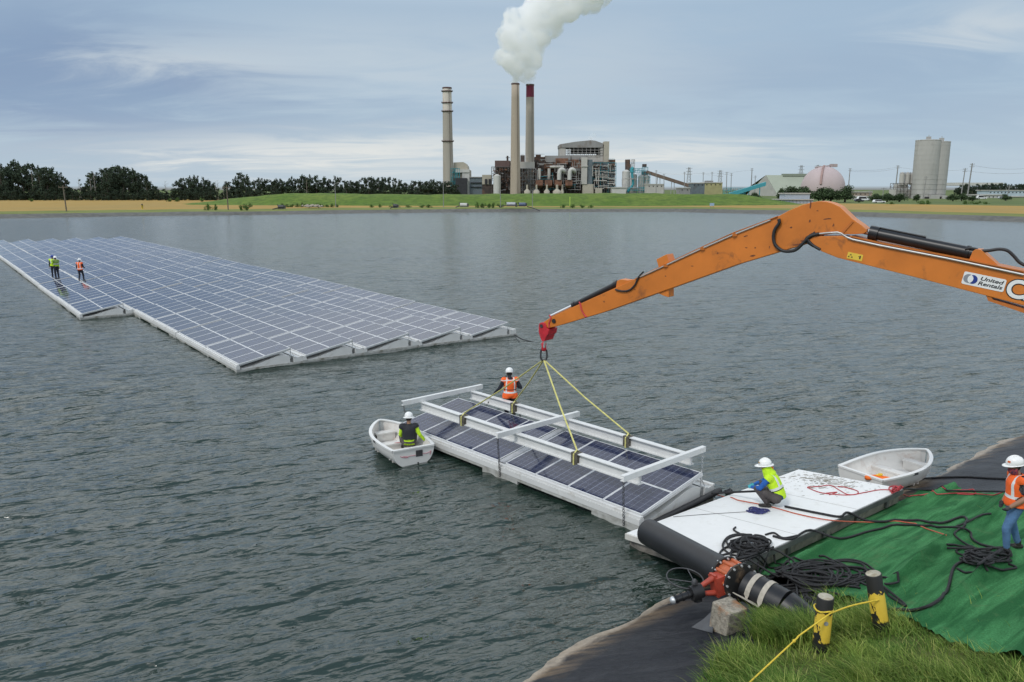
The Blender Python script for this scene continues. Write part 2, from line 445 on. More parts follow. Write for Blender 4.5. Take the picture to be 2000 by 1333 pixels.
# ------------------------------------------------------------------ near bank
S0 = Vector((2.30, 13.14, 0)); ST = Vector((0.785, 0.62, 0)).normalized(); SN = Vector((ST.y, -ST.x, 0))
def sd_(x, y):
    rx, ry = x - S0.x, y - S0.y
    return rx * ST.x + ry * ST.y, rx * SN.x + ry * SN.y
def bank_h(s, d):
    d = d - (0.028 * s * s if s < 0 else 0.0)
    if d < 0: z = 0.3 * d
    elif d < 4.2: z = 0.25 * d
    else: z = 1.05 + 0.6 * (1 - math.exp(-(d - 4.2) * 0.3))
    if d > -1:
        z += 0.03 * mnoise.noise(Vector((s * 0.9, d * 0.9, 0.0))) + 0.06 * mnoise.noise(Vector((s * 0.3, d * 0.35, 5.0)))
    return z
def bank_xy(x, y): return bank_h(*sd_(x, y))
# the white platform is a tilted plane: floats on the water side, rests on the bank
PA, PC_, PB, PN = P(1224, 1041, 0.28), P(1560, 917, 0.28), P(1757, 950, 0.56), None
_e1 = (PC_ - PA); _e1.z = 0; PLEN = _e1.length; _e1.normalize()
_e2 = Vector((_e1.y, -_e1.x, 0)); PWID = 2.72
PX, PYV = _e1, _e2          # along the shore, towards the bank
def plat_z(x, y):
    r = Vector((x, y, 0)) - Vector((PA.x, PA.y, 0)); a, b = r.dot(PX), r.dot(PYV)
    if -0.02 <= a <= PLEN + 0.02 and -0.02 <= b <= PWID + 0.02: return 0.28 + 0.30 * b / PWID
    return None
def surf(x, y):
    p = plat_z(x, y)
    if p is not None: return p
    return max(bank_xy(x, y), 0.0)
def hit(u, v, lift=0.0, f=None):
    """where the sight line meets the built surface"""
    f = f or surf
    d = ray(u, v); t0 = (2.2 - H) / d[2]; t1 = (-0.3 - H) / d[2]; n = 160
    for i in range(n + 1):
        tt = t0 + (t1 - t0) * i / n
        x, y, z = d[0] * tt, d[1] * tt, H + d[2] * tt
        if z <= f(x, y) + lift: break
    return Vector((x, y, f(x, y) + lift))
def bank():
    m, t, out = nt('pond_liner_black')
    b = t.nodes.new('ShaderNodeBsdfPrincipled'); b.inputs['Specular IOR Level'].default_value = 0.22
    tc = t.nodes.new('ShaderNodeTexCoord').outputs['Object']      # x along shore, y inland
    at = t.nodes.new('ShaderNodeAttribute'); at.attribute_name = 'inland'
    d = at.outputs['Fac']
    nz = noise_node(t, mapping(t, tc, (1.0, 1.0, 1)), 0.9, 8, 0.65, 0.7)
    nf = noise_node(t, tc, 9.0, 6, 0.7)
    dd = math_node(t, 'ADD', d, math_node(t, 'MULTIPLY_ADD', nz, 0.5, -0.25))
    c = mixc(t, ramp(t, nf, [(0.3, 0.0), (0.75, 1.0)]), (0.010, 0.011, 0.015), (0.026, 0.028, 0.035))
    st = noise_node(t, mapping(t, tc, (0.45, 2.6, 1), (0, 0, -0.67)), 1.0, 6, 0.6, 1.2)
    c = mixc(t, ramp(t, st, [(0.56, 0.0), (0.76, 0.4)]), c, (0.085, 0.085, 0.092))
    patch = math_node(t, 'MULTIPLY', ramp(t, st, [(0.45, 0.0), (0.62, 0.85)]), ramp(t, dd, [(0.1, 1.0), (0.6, 0.0)]))
    c = mixc(t, patch, c, (0.20, 0.135, 0.075))
    wet = ramp(t, dd, [(0.0, 1.0), (0.24, 0.0)])
    # pale sediment ridge right at the water line, brown silt under the shallow edge
    ridge = math_node(t, 'MULTIPLY', ramp(t, dd, [(0.06, 1.0), (0.20, 0.0)]), ramp(t, nf, [(0.3, 0.55), (0.6, 1.0)]))
    c = mixc(t, ridge, c, (0.36, 0.30, 0.235))
    lk(t, c, b.inputs['Base Color'])
    lk(t, ramp(t, nz, [(0.3, 0.34), (0.7, 0.6)]), b.inputs['Roughness'])
    wr = noise_node(t, mapping(t, tc, (0.5, 2.2, 1), (0, 0, -0.67)), 1.3, 5, 0.6, 0.8)
    lk(t, bump(t, nf, 0.25, 0.02, bump(t, wr, 0.5, 0.12)), b.inputs['Normal'])
    lk(t, b.outputs[0], out.inputs[0])
    soil = land_mat('bank_soil', [(0.06, 0.105, 0.022), (0.10, 0.13, 0.035), (0.14, 0.13, 0.05)], 0.95, 0.6, 0.3)
    ss = np.concatenate([np.linspace(-40, -9, 12)[:-1], np.linspace(-9, 22, 180), np.linspace(22, 60, 14)[1:]])
    dl = np.concatenate([np.linspace(-4, 7, 100), np.linspace(7, 60, 24)[1:]])
    V = []; att = []
    for s in ss:
        for d_ in dl:
            p = S0 + ST * s + SN * d_; V.append((p.x, p.y, bank_h(s, d_))); att.append(d_ - (0.028 * s * s if s < 0 else 0.0))
    o = np_mesh('bank_ground', V, grid_faces(len(ss), len(dl)), [m, soil]); o['kind'] = 'structure'
    A = o.data.attributes.new('inland', 'FLOAT', 'POINT'); A.data.foreach_set('value', np.array(att, dtype=np.float32))
    fi = np.zeros(len(o.data.polygons), dtype=np.int32)
    for i, pl in enumerate(o.data.polygons):
        s, d_ = sd_(pl.center.x, pl.center.y)
        if d_ > 2.75 + 0.25 * math.sin(s * 2.1) or s > 30: fi[i] = 1
    o.data.polygons.foreach_set('material_index', fi)
bank()

# ------------------------------------------------------------------ the green mat
def in_poly(x, y, poly):
    c = False; n = len(poly)
    for i in range(n):
        x1, y1 = poly[i][0], poly[i][1]; x2, y2 = poly[i - 1][0], poly[i - 1][1]
        if (y1 > y) != (y2 > y) and x < (x2 - x1) * (y - y1) / (y2 - y1) + x1: c = not c
    return c
mat_px = [(1757, 985), (1795, 962), (1868, 963), (1940, 970), (2030, 985), (2140, 1040), (2230, 1160), (2180, 1350), (2080, 1338), (2000, 1303), (1905, 1280), (1835, 1250), (1740, 1212), (1640, 1180), (1545, 1150), (1475, 1130), (1468, 1105), (1530, 1085), (1605, 1055), (1690, 1015)]
bank_only = lambda x, y: bank_xy(x, y)
mat_poly = [hit(u, v, 0, bank_only) for u, v in mat_px]
def green_mat():
    m, t, out = nt('green_turf_mat')
    b = t.nodes.new('ShaderNodeBsdfPrincipled'); b.inputs['Roughness'].default_value = 0.95; b.inputs['Specular IOR Level'].default_value = 0.1
    tc = t.nodes.new('ShaderNodeTexCoord').outputs['Object']
    at = t.nodes.new('ShaderNodeAttribute'); at.attribute_name = 'shore'
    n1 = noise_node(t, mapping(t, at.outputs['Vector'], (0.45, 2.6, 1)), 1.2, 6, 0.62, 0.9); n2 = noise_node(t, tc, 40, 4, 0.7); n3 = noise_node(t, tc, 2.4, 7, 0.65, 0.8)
    c = mixc(t, ramp(t, n1, [(0.40, 0.0), (0.62, 1.0)]), (0.026, 0.120, 0.042), (0.075, 0.260, 0.100))  # light and dark streaks paint fold shading into the mat colour
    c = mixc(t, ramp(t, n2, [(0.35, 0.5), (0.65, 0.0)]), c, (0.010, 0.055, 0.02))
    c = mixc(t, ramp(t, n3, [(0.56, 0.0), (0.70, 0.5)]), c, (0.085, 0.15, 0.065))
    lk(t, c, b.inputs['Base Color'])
    lk(t, bump(t, n2, 0.5, 0.01), b.inputs['Normal']); lk(t, b.outputs[0], out.inputs[0])
    xs = [p.x for p in mat_poly]; ys = [p.y for p in mat_poly]
    x = np.arange(min(xs) - .1, max(xs) + .1, 0.055); y = np.arange(min(ys) - .1, max(ys) + .1, 0.055)
    idx = {}; V = []; Fq = []
    def vid(i, j):
        if (i, j) not in idx:
            X, Y = x[i], y[j]; s, d = sd_(X, Y)
            q = s * 0.85 + d * 0.25 + 0.5 * mnoise.noise(Vector((s * 0.35, d * 0.35, 1)))
            # long soft folds running down to the water plus small creases
            w1 = abs(math.sin(d * 2.3 + 1.6 * mnoise.noise(Vector((s * 0.28, d * 0.5, 2)))))
            fold = 0.22 * (1 - w1) ** 2.5 * (0.4 + max(0, 0.7 + mnoise.noise(Vector((s * 0.4, d * 0.3, 9)))))
            cr = 0.10 * max(0, mnoise.noise(Vector((s * 0.9 + d * 1.0, d * 2.6, 4)))) + 0.014 * mnoise.noise(Vector((s * 2.2, d * 5.5, 6)))
            idx[(i, j)] = len(V); V.append((X, Y, max(bank_h(s, d), -0.05) + 0.055 + (fold + cr) * min(1.0, max(0.15, (d - 0.2) / 1.2))))
        return idx[(i, j)]
    for i in range(len(x) - 1):
        for j in range(len(y) - 1):
            X, Y = x[i] + .03, y[j] + .03
            jx = 0.12 * mnoise.noise(Vector((X * 3, Y * 3, 0)))
            if in_poly(X + jx, Y + jx, mat_poly):
                Fq.append((vid(i, j), vid(i + 1, j), vid(i + 1, j + 1), vid(i, j + 1)))
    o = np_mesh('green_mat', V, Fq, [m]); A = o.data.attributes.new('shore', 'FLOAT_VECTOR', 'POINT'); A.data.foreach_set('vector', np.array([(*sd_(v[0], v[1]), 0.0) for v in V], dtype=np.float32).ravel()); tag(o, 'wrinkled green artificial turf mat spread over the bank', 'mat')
    return {k: V[i] for k, i in idx.items()}, x[0], y[0]
_mv, _mx, _my = green_mat()
def surf2(x, y):
    p = plat_z(x, y)
    if p is not None: return p
    k = (int(round((x - _mx) / 0.055)), int(round((y - _my) / 0.055)))
    if k in _mv: return _mv[k][2]
    return max(bank_xy(x, y), 0.0)

# ------------------------------------------------------------------ grass on the bank
def grass():
    m, t, out = nt('bank_grass_blades')
    b = t.nodes.new('ShaderNodeBsdfPrincipled'); b.inputs['Roughness'].default_value = 0.7; b.inputs['Specular IOR Level'].default_value = 0.25
    isl = t.nodes.new('ShaderNodeNewGeometry').outputs['Random Per Island']
    tc = t.nodes.new('ShaderNodeTexCoord').outputs['Object']
    f = noise_node(t, tc, 0.9, 4)
    c = mixc(t, ramp(t, f, [(0.35, 0.0), (0.65, 1.0)]), (0.068, 0.22, 0.022), (0.22, 0.34, 0.045))
    c = mixc(t, ramp(t, isl, [(0.0, 0.0), (0.8, 0.35), (0.93, 0.75), (1.0, 0.9)]), c, (0.34, 0.34, 0.11))
    g = ramp(t, isl, [(0.0, 0.4), (1.0, 1.35)])
    c = mixc(t, 1.0, c, g, 'MULTIPLY')
    lk(t, c, b.inputs['Base Color'])
    tr = t.nodes.new('ShaderNodeBsdfTranslucent'); lk(t, c, tr.inputs[0])
    mx = t.nodes.new('ShaderNodeMixShader'); mx.inputs[0].default_value = 0.3
    lk(t, b.outputs[0], mx.inputs[1]); lk(t, tr.outputs[0], mx.inputs[2]); lk(t, mx.outputs[0], out.inputs[0])
    V = []; Fq = []
    g = random.Random(11)
    n = 0
    pe = P(1542, 1222, 0.85)
    while n < 90000:
        s = g.uniform(-4.5, 10); d = g.uniform(2.0, 9.5)
        p = S0 + ST * s + SN * d; near = math.hypot(p.x - pe.x, p.y - pe.y) < 0.5
        if n % 28 == 0: p = Vector((pe.x + g.gauss(0, .22), pe.y + g.gauss(0, .2), 0)); s, d = sd_(p.x, p.y); near = True
        if not near and d < 2.75 + 0.25 * math.sin(s * 2.1) - 0.25 * g.random(): continue
        if p.y < 5.8: continue
        if in_poly(p.x, p.y, mat_poly) and not (g.random() < 0.006): continue
        # keep only what the place can be seen from nearby
        clump = mnoise.noise(Vector((p.x * 1.1, p.y * 1.1, 2.0)))
        if not near and clump < -0.25 and g.random() < 0.6: continue
        tall = 0.15 + 0.26 * max(0, clump + 0.25)
        if s > 3.2: tall *= 0.55           # mown, flattened and yellower towards the right
        hgt = tall * g.uniform(0.6, 1.35); wd = g.uniform(0.0035, 0.0070)
        a = g.gauss(2.6 + 2.5 * mnoise.noise(Vector((p.x * 1.7, p.y * 1.7, 7.0))), 0.9) ; lean = g.uniform(0.3, 1.25) * hgt
        if s > 3.2: lean *= 1.7
        for bx_, by_ in ((4.38, 10.15), (5.35, 10.55)):
            if abs(p.x - bx_ + (by_ - p.y) * 0.4) < 0.30 and -0.9 < p.y - by_ < 0.12: hgt *= 0.38
        if near: hgt = g.uniform(0.28, 0.55); lean = g.uniform(0.3, 0.9) * hgt
        z = bank_h(s, d) - 0.01
        ax, ay = math.cos(a), math.sin(a); sx, sy = -ay * wd, ax * wd
        o = len(V)
        for k, (q, wk) in enumerate(((0, 1.0), (0.45, 0.85), (0.8, 0.5), (1.0, 0.08))):
            bx_, by_ = p.x + ax * lean * q * q, p.y + ay * lean * q * q; zz = z + hgt * (q - 0.28 * q * q * (1.6 if s > 3.2 else 1))
            V.append((bx_ - sx * wk, by_ - sy * wk, zz)); V.append((bx_ + sx * wk, by_ + sy * wk, zz))
        for k in range(3): Fq.append((o + 2 * k, o + 2 * k + 1, o + 2 * k + 3, o + 2 * k + 2))
        n += 1
    o = np_mesh('grass', V, Fq, [m], None, False); o['kind'] = 'stuff'
    tag(o, 'long tufted green grass on the bank around the bollards', 'grass')
grass()
# ------------------------------------------------------------------ shared materials
white_plastic = M('white_plastic', (0.64, 0.64, 0.63), 0.45, 0, 0.05, 2.0, dirt=(0.42, 0.40, 0.36), dscale=2.5, dlo=0.58, dhi=0.8)
white_metal = M('white_painted_steel', (0.66, 0.665, 0.66), 0.4, 0, 0.05, 3.0, dirt=(0.5, 0.48, 0.44), dscale=3.0, dlo=0.6, dhi=0.85)
float_grey = M('float_grey', (0.47, 0.47, 0.45), 0.55, 0, 0.15, 2.0, dirt=(0.20, 0.19, 0.16), dscale=2.0, dlo=0.45, dhi=0.7)
alu = M('aluminium', (0.62, 0.63, 0.64), 0.35, 0.6, 0.08, 6.0)
dark_steel = M('dark_steel', (0.06, 0.06, 0.065), 0.5, 0.3, 0.3, 5.0)
rust = M('rust', (0.20, 0.085, 0.04), 0.85, 0, 0.35, 3.0)
rubber = M('black_rubber', (0.014, 0.014, 0.016), 0.55, 0, 0.3, 8.0)
algae = M('waterline_slime', (0.09, 0.085, 0.05), 0.6, 0, 0.4, 6.0)

def panel_mat():
    m, t, out = nt('solar_cells')
    b = t.nodes.new('ShaderNodeBsdfPrincipled')
    uv = t.nodes.new('ShaderNodeTexCoord').outputs['UV']
    s = t.nodes.new('ShaderNodeSeparateXYZ'); lk(t, uv, s.inputs[0])
    def line(co, n, w):
        f = math_node(t, 'FRACT', math_node(t, 'MULTIPLY', co, n)); e = math_node(t, 'ABSOLUTE', math_node(t, 'SUBTRACT', f, 0.5))
        return math_node(t, 'GREATER_THAN', e, 0.5 - w)
    l1 = line(s.outputs[0], 6, 0.026); l2 = line(s.outputs[1], 6, 0.020); l3 = line(s.outputs[0], 2, 0.014)
    bus = math_node(t, 'MULTIPLY', line(s.outputs[1], 24, 0.09), 0.30)
    ln = math_node(t, 'MAXIMUM', math_node(t, 'MULTIPLY', math_node(t, 'MAXIMUM', l1, l2), 0.75), bus)
    ln = math_node(t, 'MAXIMUM', ln, math_node(t, 'MULTIPLY', l3, 0.85))
    oi = t.nodes.new('ShaderNodeObjectInfo').outputs['Random']
    nz = noise_node(t, t.nodes.new('ShaderNodeTexCoord').outputs['Object'], 7, 4)
    cell = mixc(t, nz, (0.007, 0.012, 0.044), (0.013, 0.019, 0.060))
    cell = mixc(t, math_node(t, 'MULTIPLY', oi, 0.35), cell, (0.030, 0.029, 0.038))
    c = mixc(t, ln, cell, (0.22, 0.25, 0.34))
    lk(t, c, b.inputs['Base Color']); b.inputs['Roughness'].default_value = 0.09; b.inputs['IOR'].default_value = 1.45
    b.inputs['Specular IOR Level'].default_value = 0.40
    lk(t, b.outputs[0], out.inputs[0]); return m
cells = panel_mat()
NPAN = 8; PL = 1.135; GAP = 0.30; ULEN = NPAN * PL + GAP + 0.06; TW = 2.95
TILT = math.atan(0.42 / 2.26); Z0 = 0.33
def unit(label, group=None):
    """one floating table: tub, rails, deflector, 8 x 2 panels.  x across the slope, y along the row"""
    r = thing('floating_solar_unit', label, 'solar float', group=group)
    b = MB()
    b.obox((-0.06, 0, 0.03), (TW, 0, 0), (0, ULEN, 0), (0, 0, 0.08))
    b.build('float_hull', [float_grey], r)
    b = MB(); b.obox((0.12, 0.1, -0.22), (TW - 0.4, 0, 0), (0, ULEN - 0.2, 0), (0, 0, 0.25)); b.build('under_float_shade', [dark_steel], r)  # near-black colour stands in for the shadow gap below the hull
    for i in range(3):      # float feet that dip into the water
        b = MB(); b.obox((-0.05, 0.02 + i * (ULEN - 1.5) / 2, -0.2), (TW - 0.04, 0, 0), (0, 1.4, 0), (0, 0, 0.235)); b.build('float_foot', [float_grey], r)
    b = MB(); b.obox((-0.075, -0.02, 0.112), (0.16, 0, 0), (0, ULEN + 0.04, 0), (0, 0, 0.14)); b.obox((-0.045, -0.02, 0.256), (0.10, 0, 0), (0, ULEN + 0.04, 0), (0, 0, 0.055))
    b.build('edge_rail', [white_plastic], r)
    b = MB(); b.obox((2.42, 0.0, 0.115), (0.42, 0, 0), (0, ULEN, 0), (0, 0, 0.20)); b.obox((2.44, -0.012, 0.318), (0.09, 0, 0), (0, ULEN + .02, 0), (0, 0, 0.04)); b.obox((2.74, -0.012, 0.318), (0.09, 0, 0), (0, ULEN + .02, 0), (0, 0, 0.04))
    b.build('walkway_box', [white_plastic], r)
    b = MB(); prof = []
    for i in range(13):
        q = i / 12; prof.append((0.12 + 2.15 * q, 0.13 + 0.40 * (q * q * (3 - 2 * q)) * (1 if q < 0.8 else 1 - (q - 0.8) * 1.6)))
    vs = [(x, 0.02, z) for x, z in prof] + [(x, ULEN - 0.02, z) for x, z in prof]
    b.add(vs, [(i, i + 1, 14 + i, 13 + i) for i in range(12)], 0, True)
    b.add([(x, 0.02, z) for x, z in prof] + [(x, 0.02, 0.115) for x, z in prof], [(i, 13 + i, 14 + i, i + 1) for i in range(12)], 0)
    b.add([(x, ULEN - 0.02, z) for x, z in prof] + [(x, ULEN - 0.02, 0.115) for x, z in prof], [(i, i + 1, 14 + i, 13 + i) for i in range(12)], 0)
    b.build('deflector', [white_plastic], r)
    ct, st = math.cos(TILT), math.sin(TILT)
    def sl(q, y, h=0.0): return Vector((0.06 + q * ct - h * st, y, Z0 + q * st + h * ct))
    b = MB()
    for y in (0.0, ULEN - 0.05, ULEN / 2 - 0.13, ULEN / 2 + 0.09):
        b = MB(); o = sl(0, y, -0.075); b.obox(o, sl(2.30, y, -0.075) - o, (0, 0.045, 0), sl(0, y, -0.005) - o); b.build('support_rail', [alu], r)
    b = MB(); o = sl(0, ULEN / 2 - 0.12, -0.004); b.obox(o + Vector((0, 0.03, 0)), sl(2.3, ULEN / 2 - .12, -0.004) - o, (0, 0.18, 0), sl(0, ULEN / 2 - .12, 0.008) - o)
    b.build('middle_gutter', [M('gutter_grey', (0.40, 0.41, 0.43), 0.45, 0.3, 0.1, 6.0)], r)
    for y in (0.03, ULEN - 0.06): b = MB(); b.tube([(2.3, y, 0.3), (2.3, y, 0.80)], 0.016, 6); b.tube([(2.52, y, 0.3), (2.3, y, 0.62)], 0.010, 6); b.build('end_post', [alu], r)
    # the panel: aluminium frame with the glass set in
    pm = MB(); L_, W_ = 1.135, PL - 0.012; fw = 0.021
    o0 = (0, 0, 0)
    pm.obox((0, 0, -0.035), (L_, 0, 0), (0, fw, 0), (0, 0, 0.040), 1); pm.obox((0, W_ - fw, -0.035), (L_, 0, 0), (0, fw, 0), (0, 0, 0.040), 1)
    pm.obox((0, fw, -0.035), (fw, 0, 0), (0, W_ - 2 * fw, 0), (0, 0, 0.040), 1); pm.obox((L_ - fw, fw, -0.035), (fw, 0, 0), (0, W_ - 2 * fw, 0), (0, 0, 0.040), 1)
    pm.add([(fw, fw, 0.001), (L_ - fw, fw, 0.001), (L_ - fw, W_ - fw, 0.001), (fw, W_ - fw, 0.001)], [(0, 1, 2, 3)], 0)
    pm.add([(fw, fw, -0.03), (L_ - fw, fw, -0.03), (L_ - fw, W_ - fw, -0.03), (fw, W_ - fw, -0.03)], [(3, 2, 1, 0)], 1)
    proto = pm.build('solar_panel', [cells, alu_frame], None)
    me = proto.data; ul = me.uv_layers.new(name='UVMap')
    for pl in me.polygons:
        for li in pl.loop_indices:
            co = me.vertices[me.loops[li].vertex_index].co; ul.data[li].uv = ((co.y - fw) / (W_ - 2 * fw), (co.x - fw) / (L_ - 2 * fw))
    first = True
    for row in range(2):
        for k in range(NPAN):
            o = proto if first else proto.copy()
            if not first: COL.objects.link(o)
            first = False
            y = 0.03 + k * PL + (GAP if k >= NPAN // 2 else 0) + 0.006
            o.parent = r; o.location = sl(row * 1.15, y, 0.012); o.rotation_euler = (0, -TILT, 0)
    return r
alu_frame = M('panel_frame', (0.72, 0.73, 0.74), 0.4, 0.2, 0.05, 6.0)

# ------------------------------------------------------------------ the big floating array
AO = Vector((-12.24 * .9375, 34.51 * .9375, 0)); AX = Vector((.802, .597, 0)).normalized(); AY = Vector((-AX.y, AX.x, 0))
arz = math.atan2(AX.y, AX.x)
ordn = ['nearest', 'second', 'third', 'fourth', 'fifth', 'sixth', 'seventh', 'eighth', 'ninth', 'tenth']
rown = ['leftmost row', 'second row from the left', 'third row from the left', 'third row from the right', 'second row from the right', 'rightmost row']
UP = ULEN + 0.12; n_units = 0
GARR = 'floating solar units moored in the large array'
proto_unit = None
for row in range(-1, 5):
    for k in range(10):
        if row == -1 and k < 2: continue
        kk = k - (2 if row == -1 else 0)
        lab = 'solar array float, %s, %s' % ('nearest to the viewer' if kk == 0 else ordn[kk] + ' from the near end', rown[row + 1])
        p = AO + AX * (row * 2.92 + 0.06) + AY * (k * UP)
        p.z = 0.03 * math.sin(k * 1.7 + row)
        if proto_unit is None:
            proto_unit = unit(lab, GARR); proto_unit.location = p; proto_unit.rotation_euler = (0, 0, arz)
        else:
            o = dup(proto_unit, p, arz, None, lab, GARR); o.rotation_euler = (R(0.15) * math.sin(k * 2.1 + row), R(0.22) * math.sin(k * 3.3 + row * 2.0), arz + R(0.12) * math.sin(k + row * 1.3))
# mooring line at the near right corner, and marker buoy at the far corner
c0 = P(1004, 654, 0.18)
ml = MB(); ml.tube([c0, P(1020, 663, 0.05), P(1040, 668, 0.0), P(1060, 675, -0.05)], 0.025, 6, sub=4); ml.tube([c0, P(1014, 668, 0.0), P(1030, 672, -0.05)], 0.02, 6, sub=3)
tag(ml.build('mooring_rope', [rubber]), 'dark mooring rope running into the water off the right corner of the array', 'rope')
p = P(243, 470.5, 0.1)
by_ = MB(); by_.lathe([(0.001, -0.2), (0.3, -0.15), (0.36, 0.05), (0.22, 0.3), (0.07, 0.36), (0.06, 0.6), (0.001, 0.62)], p, 12)
tag(by_.build('buoy', [rubber]), 'small dark buoy off the far corner of the solar array', 'buoy')

# ------------------------------------------------------------------ the unit on the sling, with its lifting frame
RO = Vector((2.87, 16.66, 0.0)); RY = Vector((-.671, .741, 0)).normalized(); RX = Vector((RY.y, -RY.x, 0))
rrz = math.atan2(RX.y, RX.x)
rig = dup(proto_unit, RO - RX * 0.06 - RY * 0.04 + Vector((0, 0, 0.07)), rrz, None, 'floating solar unit held in slings beside the white platform', None)
rig['category'] = 'solar float'
if 'group' in rig: del rig['group']
def RW(x, y, z): return RO + RX * x + RY * y + Vector((0, 0, z))
def ibeam(b, a, c, hgt, wid, th, upv=Vector((0, 0, 1))):
    a, c = Vector(a), Vector(c); d = (c - a); s = d.cross(upv).normalized() * wid
    for z0 in (0, hgt - th):
        b.obox(a - s / 2 + upv * z0, s, d, upv * th)
    b.obox(a - s.normalized() * th / 2 + upv * th, s.normalized() * th, d, upv * (hgt - 2 * th))
frame = thing('lifting_spreader', 'white steel lifting frame of beams hung over the solar unit', 'lifting frame', RW(1.35, 4.6, 1.0), rrz)
ZB = 0.90
for x in (0.40, 2.36):
    b = MB(); ibeam(b, RW(x, 0.35, ZB), RW(x, 8.85, ZB), 0.26, 0.17, 0.02); b.build('long_beam', [white_metal], frame)
cross_y = (0.30, 4.52, 8.80)
for y in cross_y:
    b = MB(); z = ZB + 0.265
    o = RW(-0.32, y - 0.05, z); xv = RX * 3.1
    b.obox(o, xv, RY * 0.012, Vector((0, 0, 0.135))); b.obox(o + RY * 0.014, xv, RY * 0.10, Vector((0, 0, 0.012))); b.obox(o + RY * 0.014 + Vector((0, 0, 0.123)), xv, RY * 0.10, Vector((0, 0, 0.012)))
    b.build('cross_channel', [white_metal], frame)
def chain(b, a, c, r=0.012):
    a, c = Vector(a), Vector(c); n = max(2, int((c - a).length / 0.07)); d = (c - a) / n
    for i in range(n):
        m_ = a + d * (i + 0.5); s = d.normalized().orthogonal() if i % 2 else d.normalized().cross(d.normalized().orthogonal())
        b.tube([m_ - d * 0.55, m_ - d * 0.3 + s * 0.016, m_ + d * 0.3 + s * 0.016, m_ + d * 0.55, m_ + d * 0.3 - s * 0.016, m_ - d * 0.3 - s * 0.016, m_ - d * 0.55], r * 0.6, 4, caps=False)
for y in cross_y:
    for x, xb in ((-0.28, -0.14), (2.72, 2.84)):
        b = MB(); chain(b, RW(x, y, ZB + 0.27), RW(xb, y + (0.08 if y < 5 else -0.2), 0.05), 0.014); b.build('hanging_chain', [dark_steel if x < 0 else alu], frame)
pads = []
for x in (0.40, 2.36):
    for y in (2.35, 6.75):
        b = MB(); b.obox(RW(x - 0.10, y - 0.10, ZB - 0.012), RX * 0.20, RY * 0.20, Vector((0, 0, 0.285)))
        b.build('sling_pad', [M('sling_pad_grey', (0.10, 0.09, 0.075), 0.8, 0, 0.4, 9.0)], frame); pads.append((x, y))

# ------------------------------------------------------------------ yellow slings, hook and shackles
HUB = PY(1062, 703, 21.0)
yellow_web = M('yellow_webbing', (0.60, 0.56, 0.20), 0.8, 0, 0.2, 12.0)
sl_lab = {(0.40, 2.35): 'yellow lifting sling down to the near end of the front beam', (0.40, 6.75): 'yellow lifting sling down to the front beam beside the dinghy', (2.36, 2.35): 'yellow lifting sling down to the near end of the rear beam', (2.36, 6.75): 'yellow lifting sling down to the rear beam by the man in orange'}
def flat_strap(b, pts, wid, th, side):
    side = Vector(side).normalized()
    pts = [Vector(p) for p in pts]; vs = []; fs = []
    for i, p in enumerate(pts):
        d = (pts[min(i + 1, len(pts) - 1)] - pts[max(i - 1, 0)]).normalized(); s = (side - d * side.dot(d)).normalized(); nrm = d.cross(s)
        for a, c in ((-1, -1), (1, -1), (1, 1), (-1, 1)): vs.append(p + s * a * wid / 2 + nrm * c * th / 2)
    for i in range(len(pts) - 1):
        for k in range(4): fs.append((i * 4 + k, i * 4 + (k + 1) % 4, i * 4 + 4 + (k + 1) % 4, i * 4 + 4 + k))
    fs += [(3, 2, 1, 0), tuple(len(vs) - 4 + k for k in range(4))]
    b.add(vs, fs)
for (x, y) in pads:
    b = MB(); top = RW(x, y, ZB + 0.27); o = RX
    w_ = 0.04
    flat_strap(b, [HUB, HUB.lerp(top, 0.5) - Vector((0, 0, 0.02)), top + Vector((0, 0, 0.06))], w_, 0.012, Vector((1, 0.2, 0)))
    for s in (-1, 1): flat_strap(b, [top + Vector((0, 0, 0.06)), RW(x + s * 0.115, y, ZB + 0.24), RW(x + s * 0.115, y, ZB - 0.03), RW(x, y, ZB - 0.04)], w_, 0.01, RY)
    tag(b.build('lifting_sling', [yellow_web], fix=True), sl_lab[(x, y)], 'sling', 'yellow slings of the lift')
hook_red = M('hook_red', (0.50, 0.022, 0.035), 0.45, 0, 0.2, 6.0)
hk = thing('crane_hook', 'grey shackle and hook with red latch holding the yellow slings', 'hook', HUB)
b = MB(); b.tube([HUB + Vector((-0.07, 0, 0.28)), HUB + Vector((-0.085, 0, 0.10)), HUB + Vector((-0.05, 0, 0.0)), HUB + Vector((0.05, 0, 0.0)), HUB + Vector((0.085, 0, 0.10)), HUB + Vector((0.07, 0, 0.28))], 0.026, 8, sub=4); b.build('shackle', [dark_steel], hk)
b = MB(); b.lathe([(0.04, 0.24), (0.075, 0.28), (0.06, 0.36), (0.075, 0.44), (0.03, 0.50)], HUB, 10); b.build('latch', [hook_red], hk)
b = MB(); b.tube([HUB + Vector((-0.05, 0, 0.48)), HUB + Vector((-0.06, 0, 0.8))], 0.022, 6); b.tube([HUB + Vector((0.05, 0, 0.48)), HUB + Vector((0.06, 0, 0.8))], 0.022, 6); b.build('link', [alu], hk)

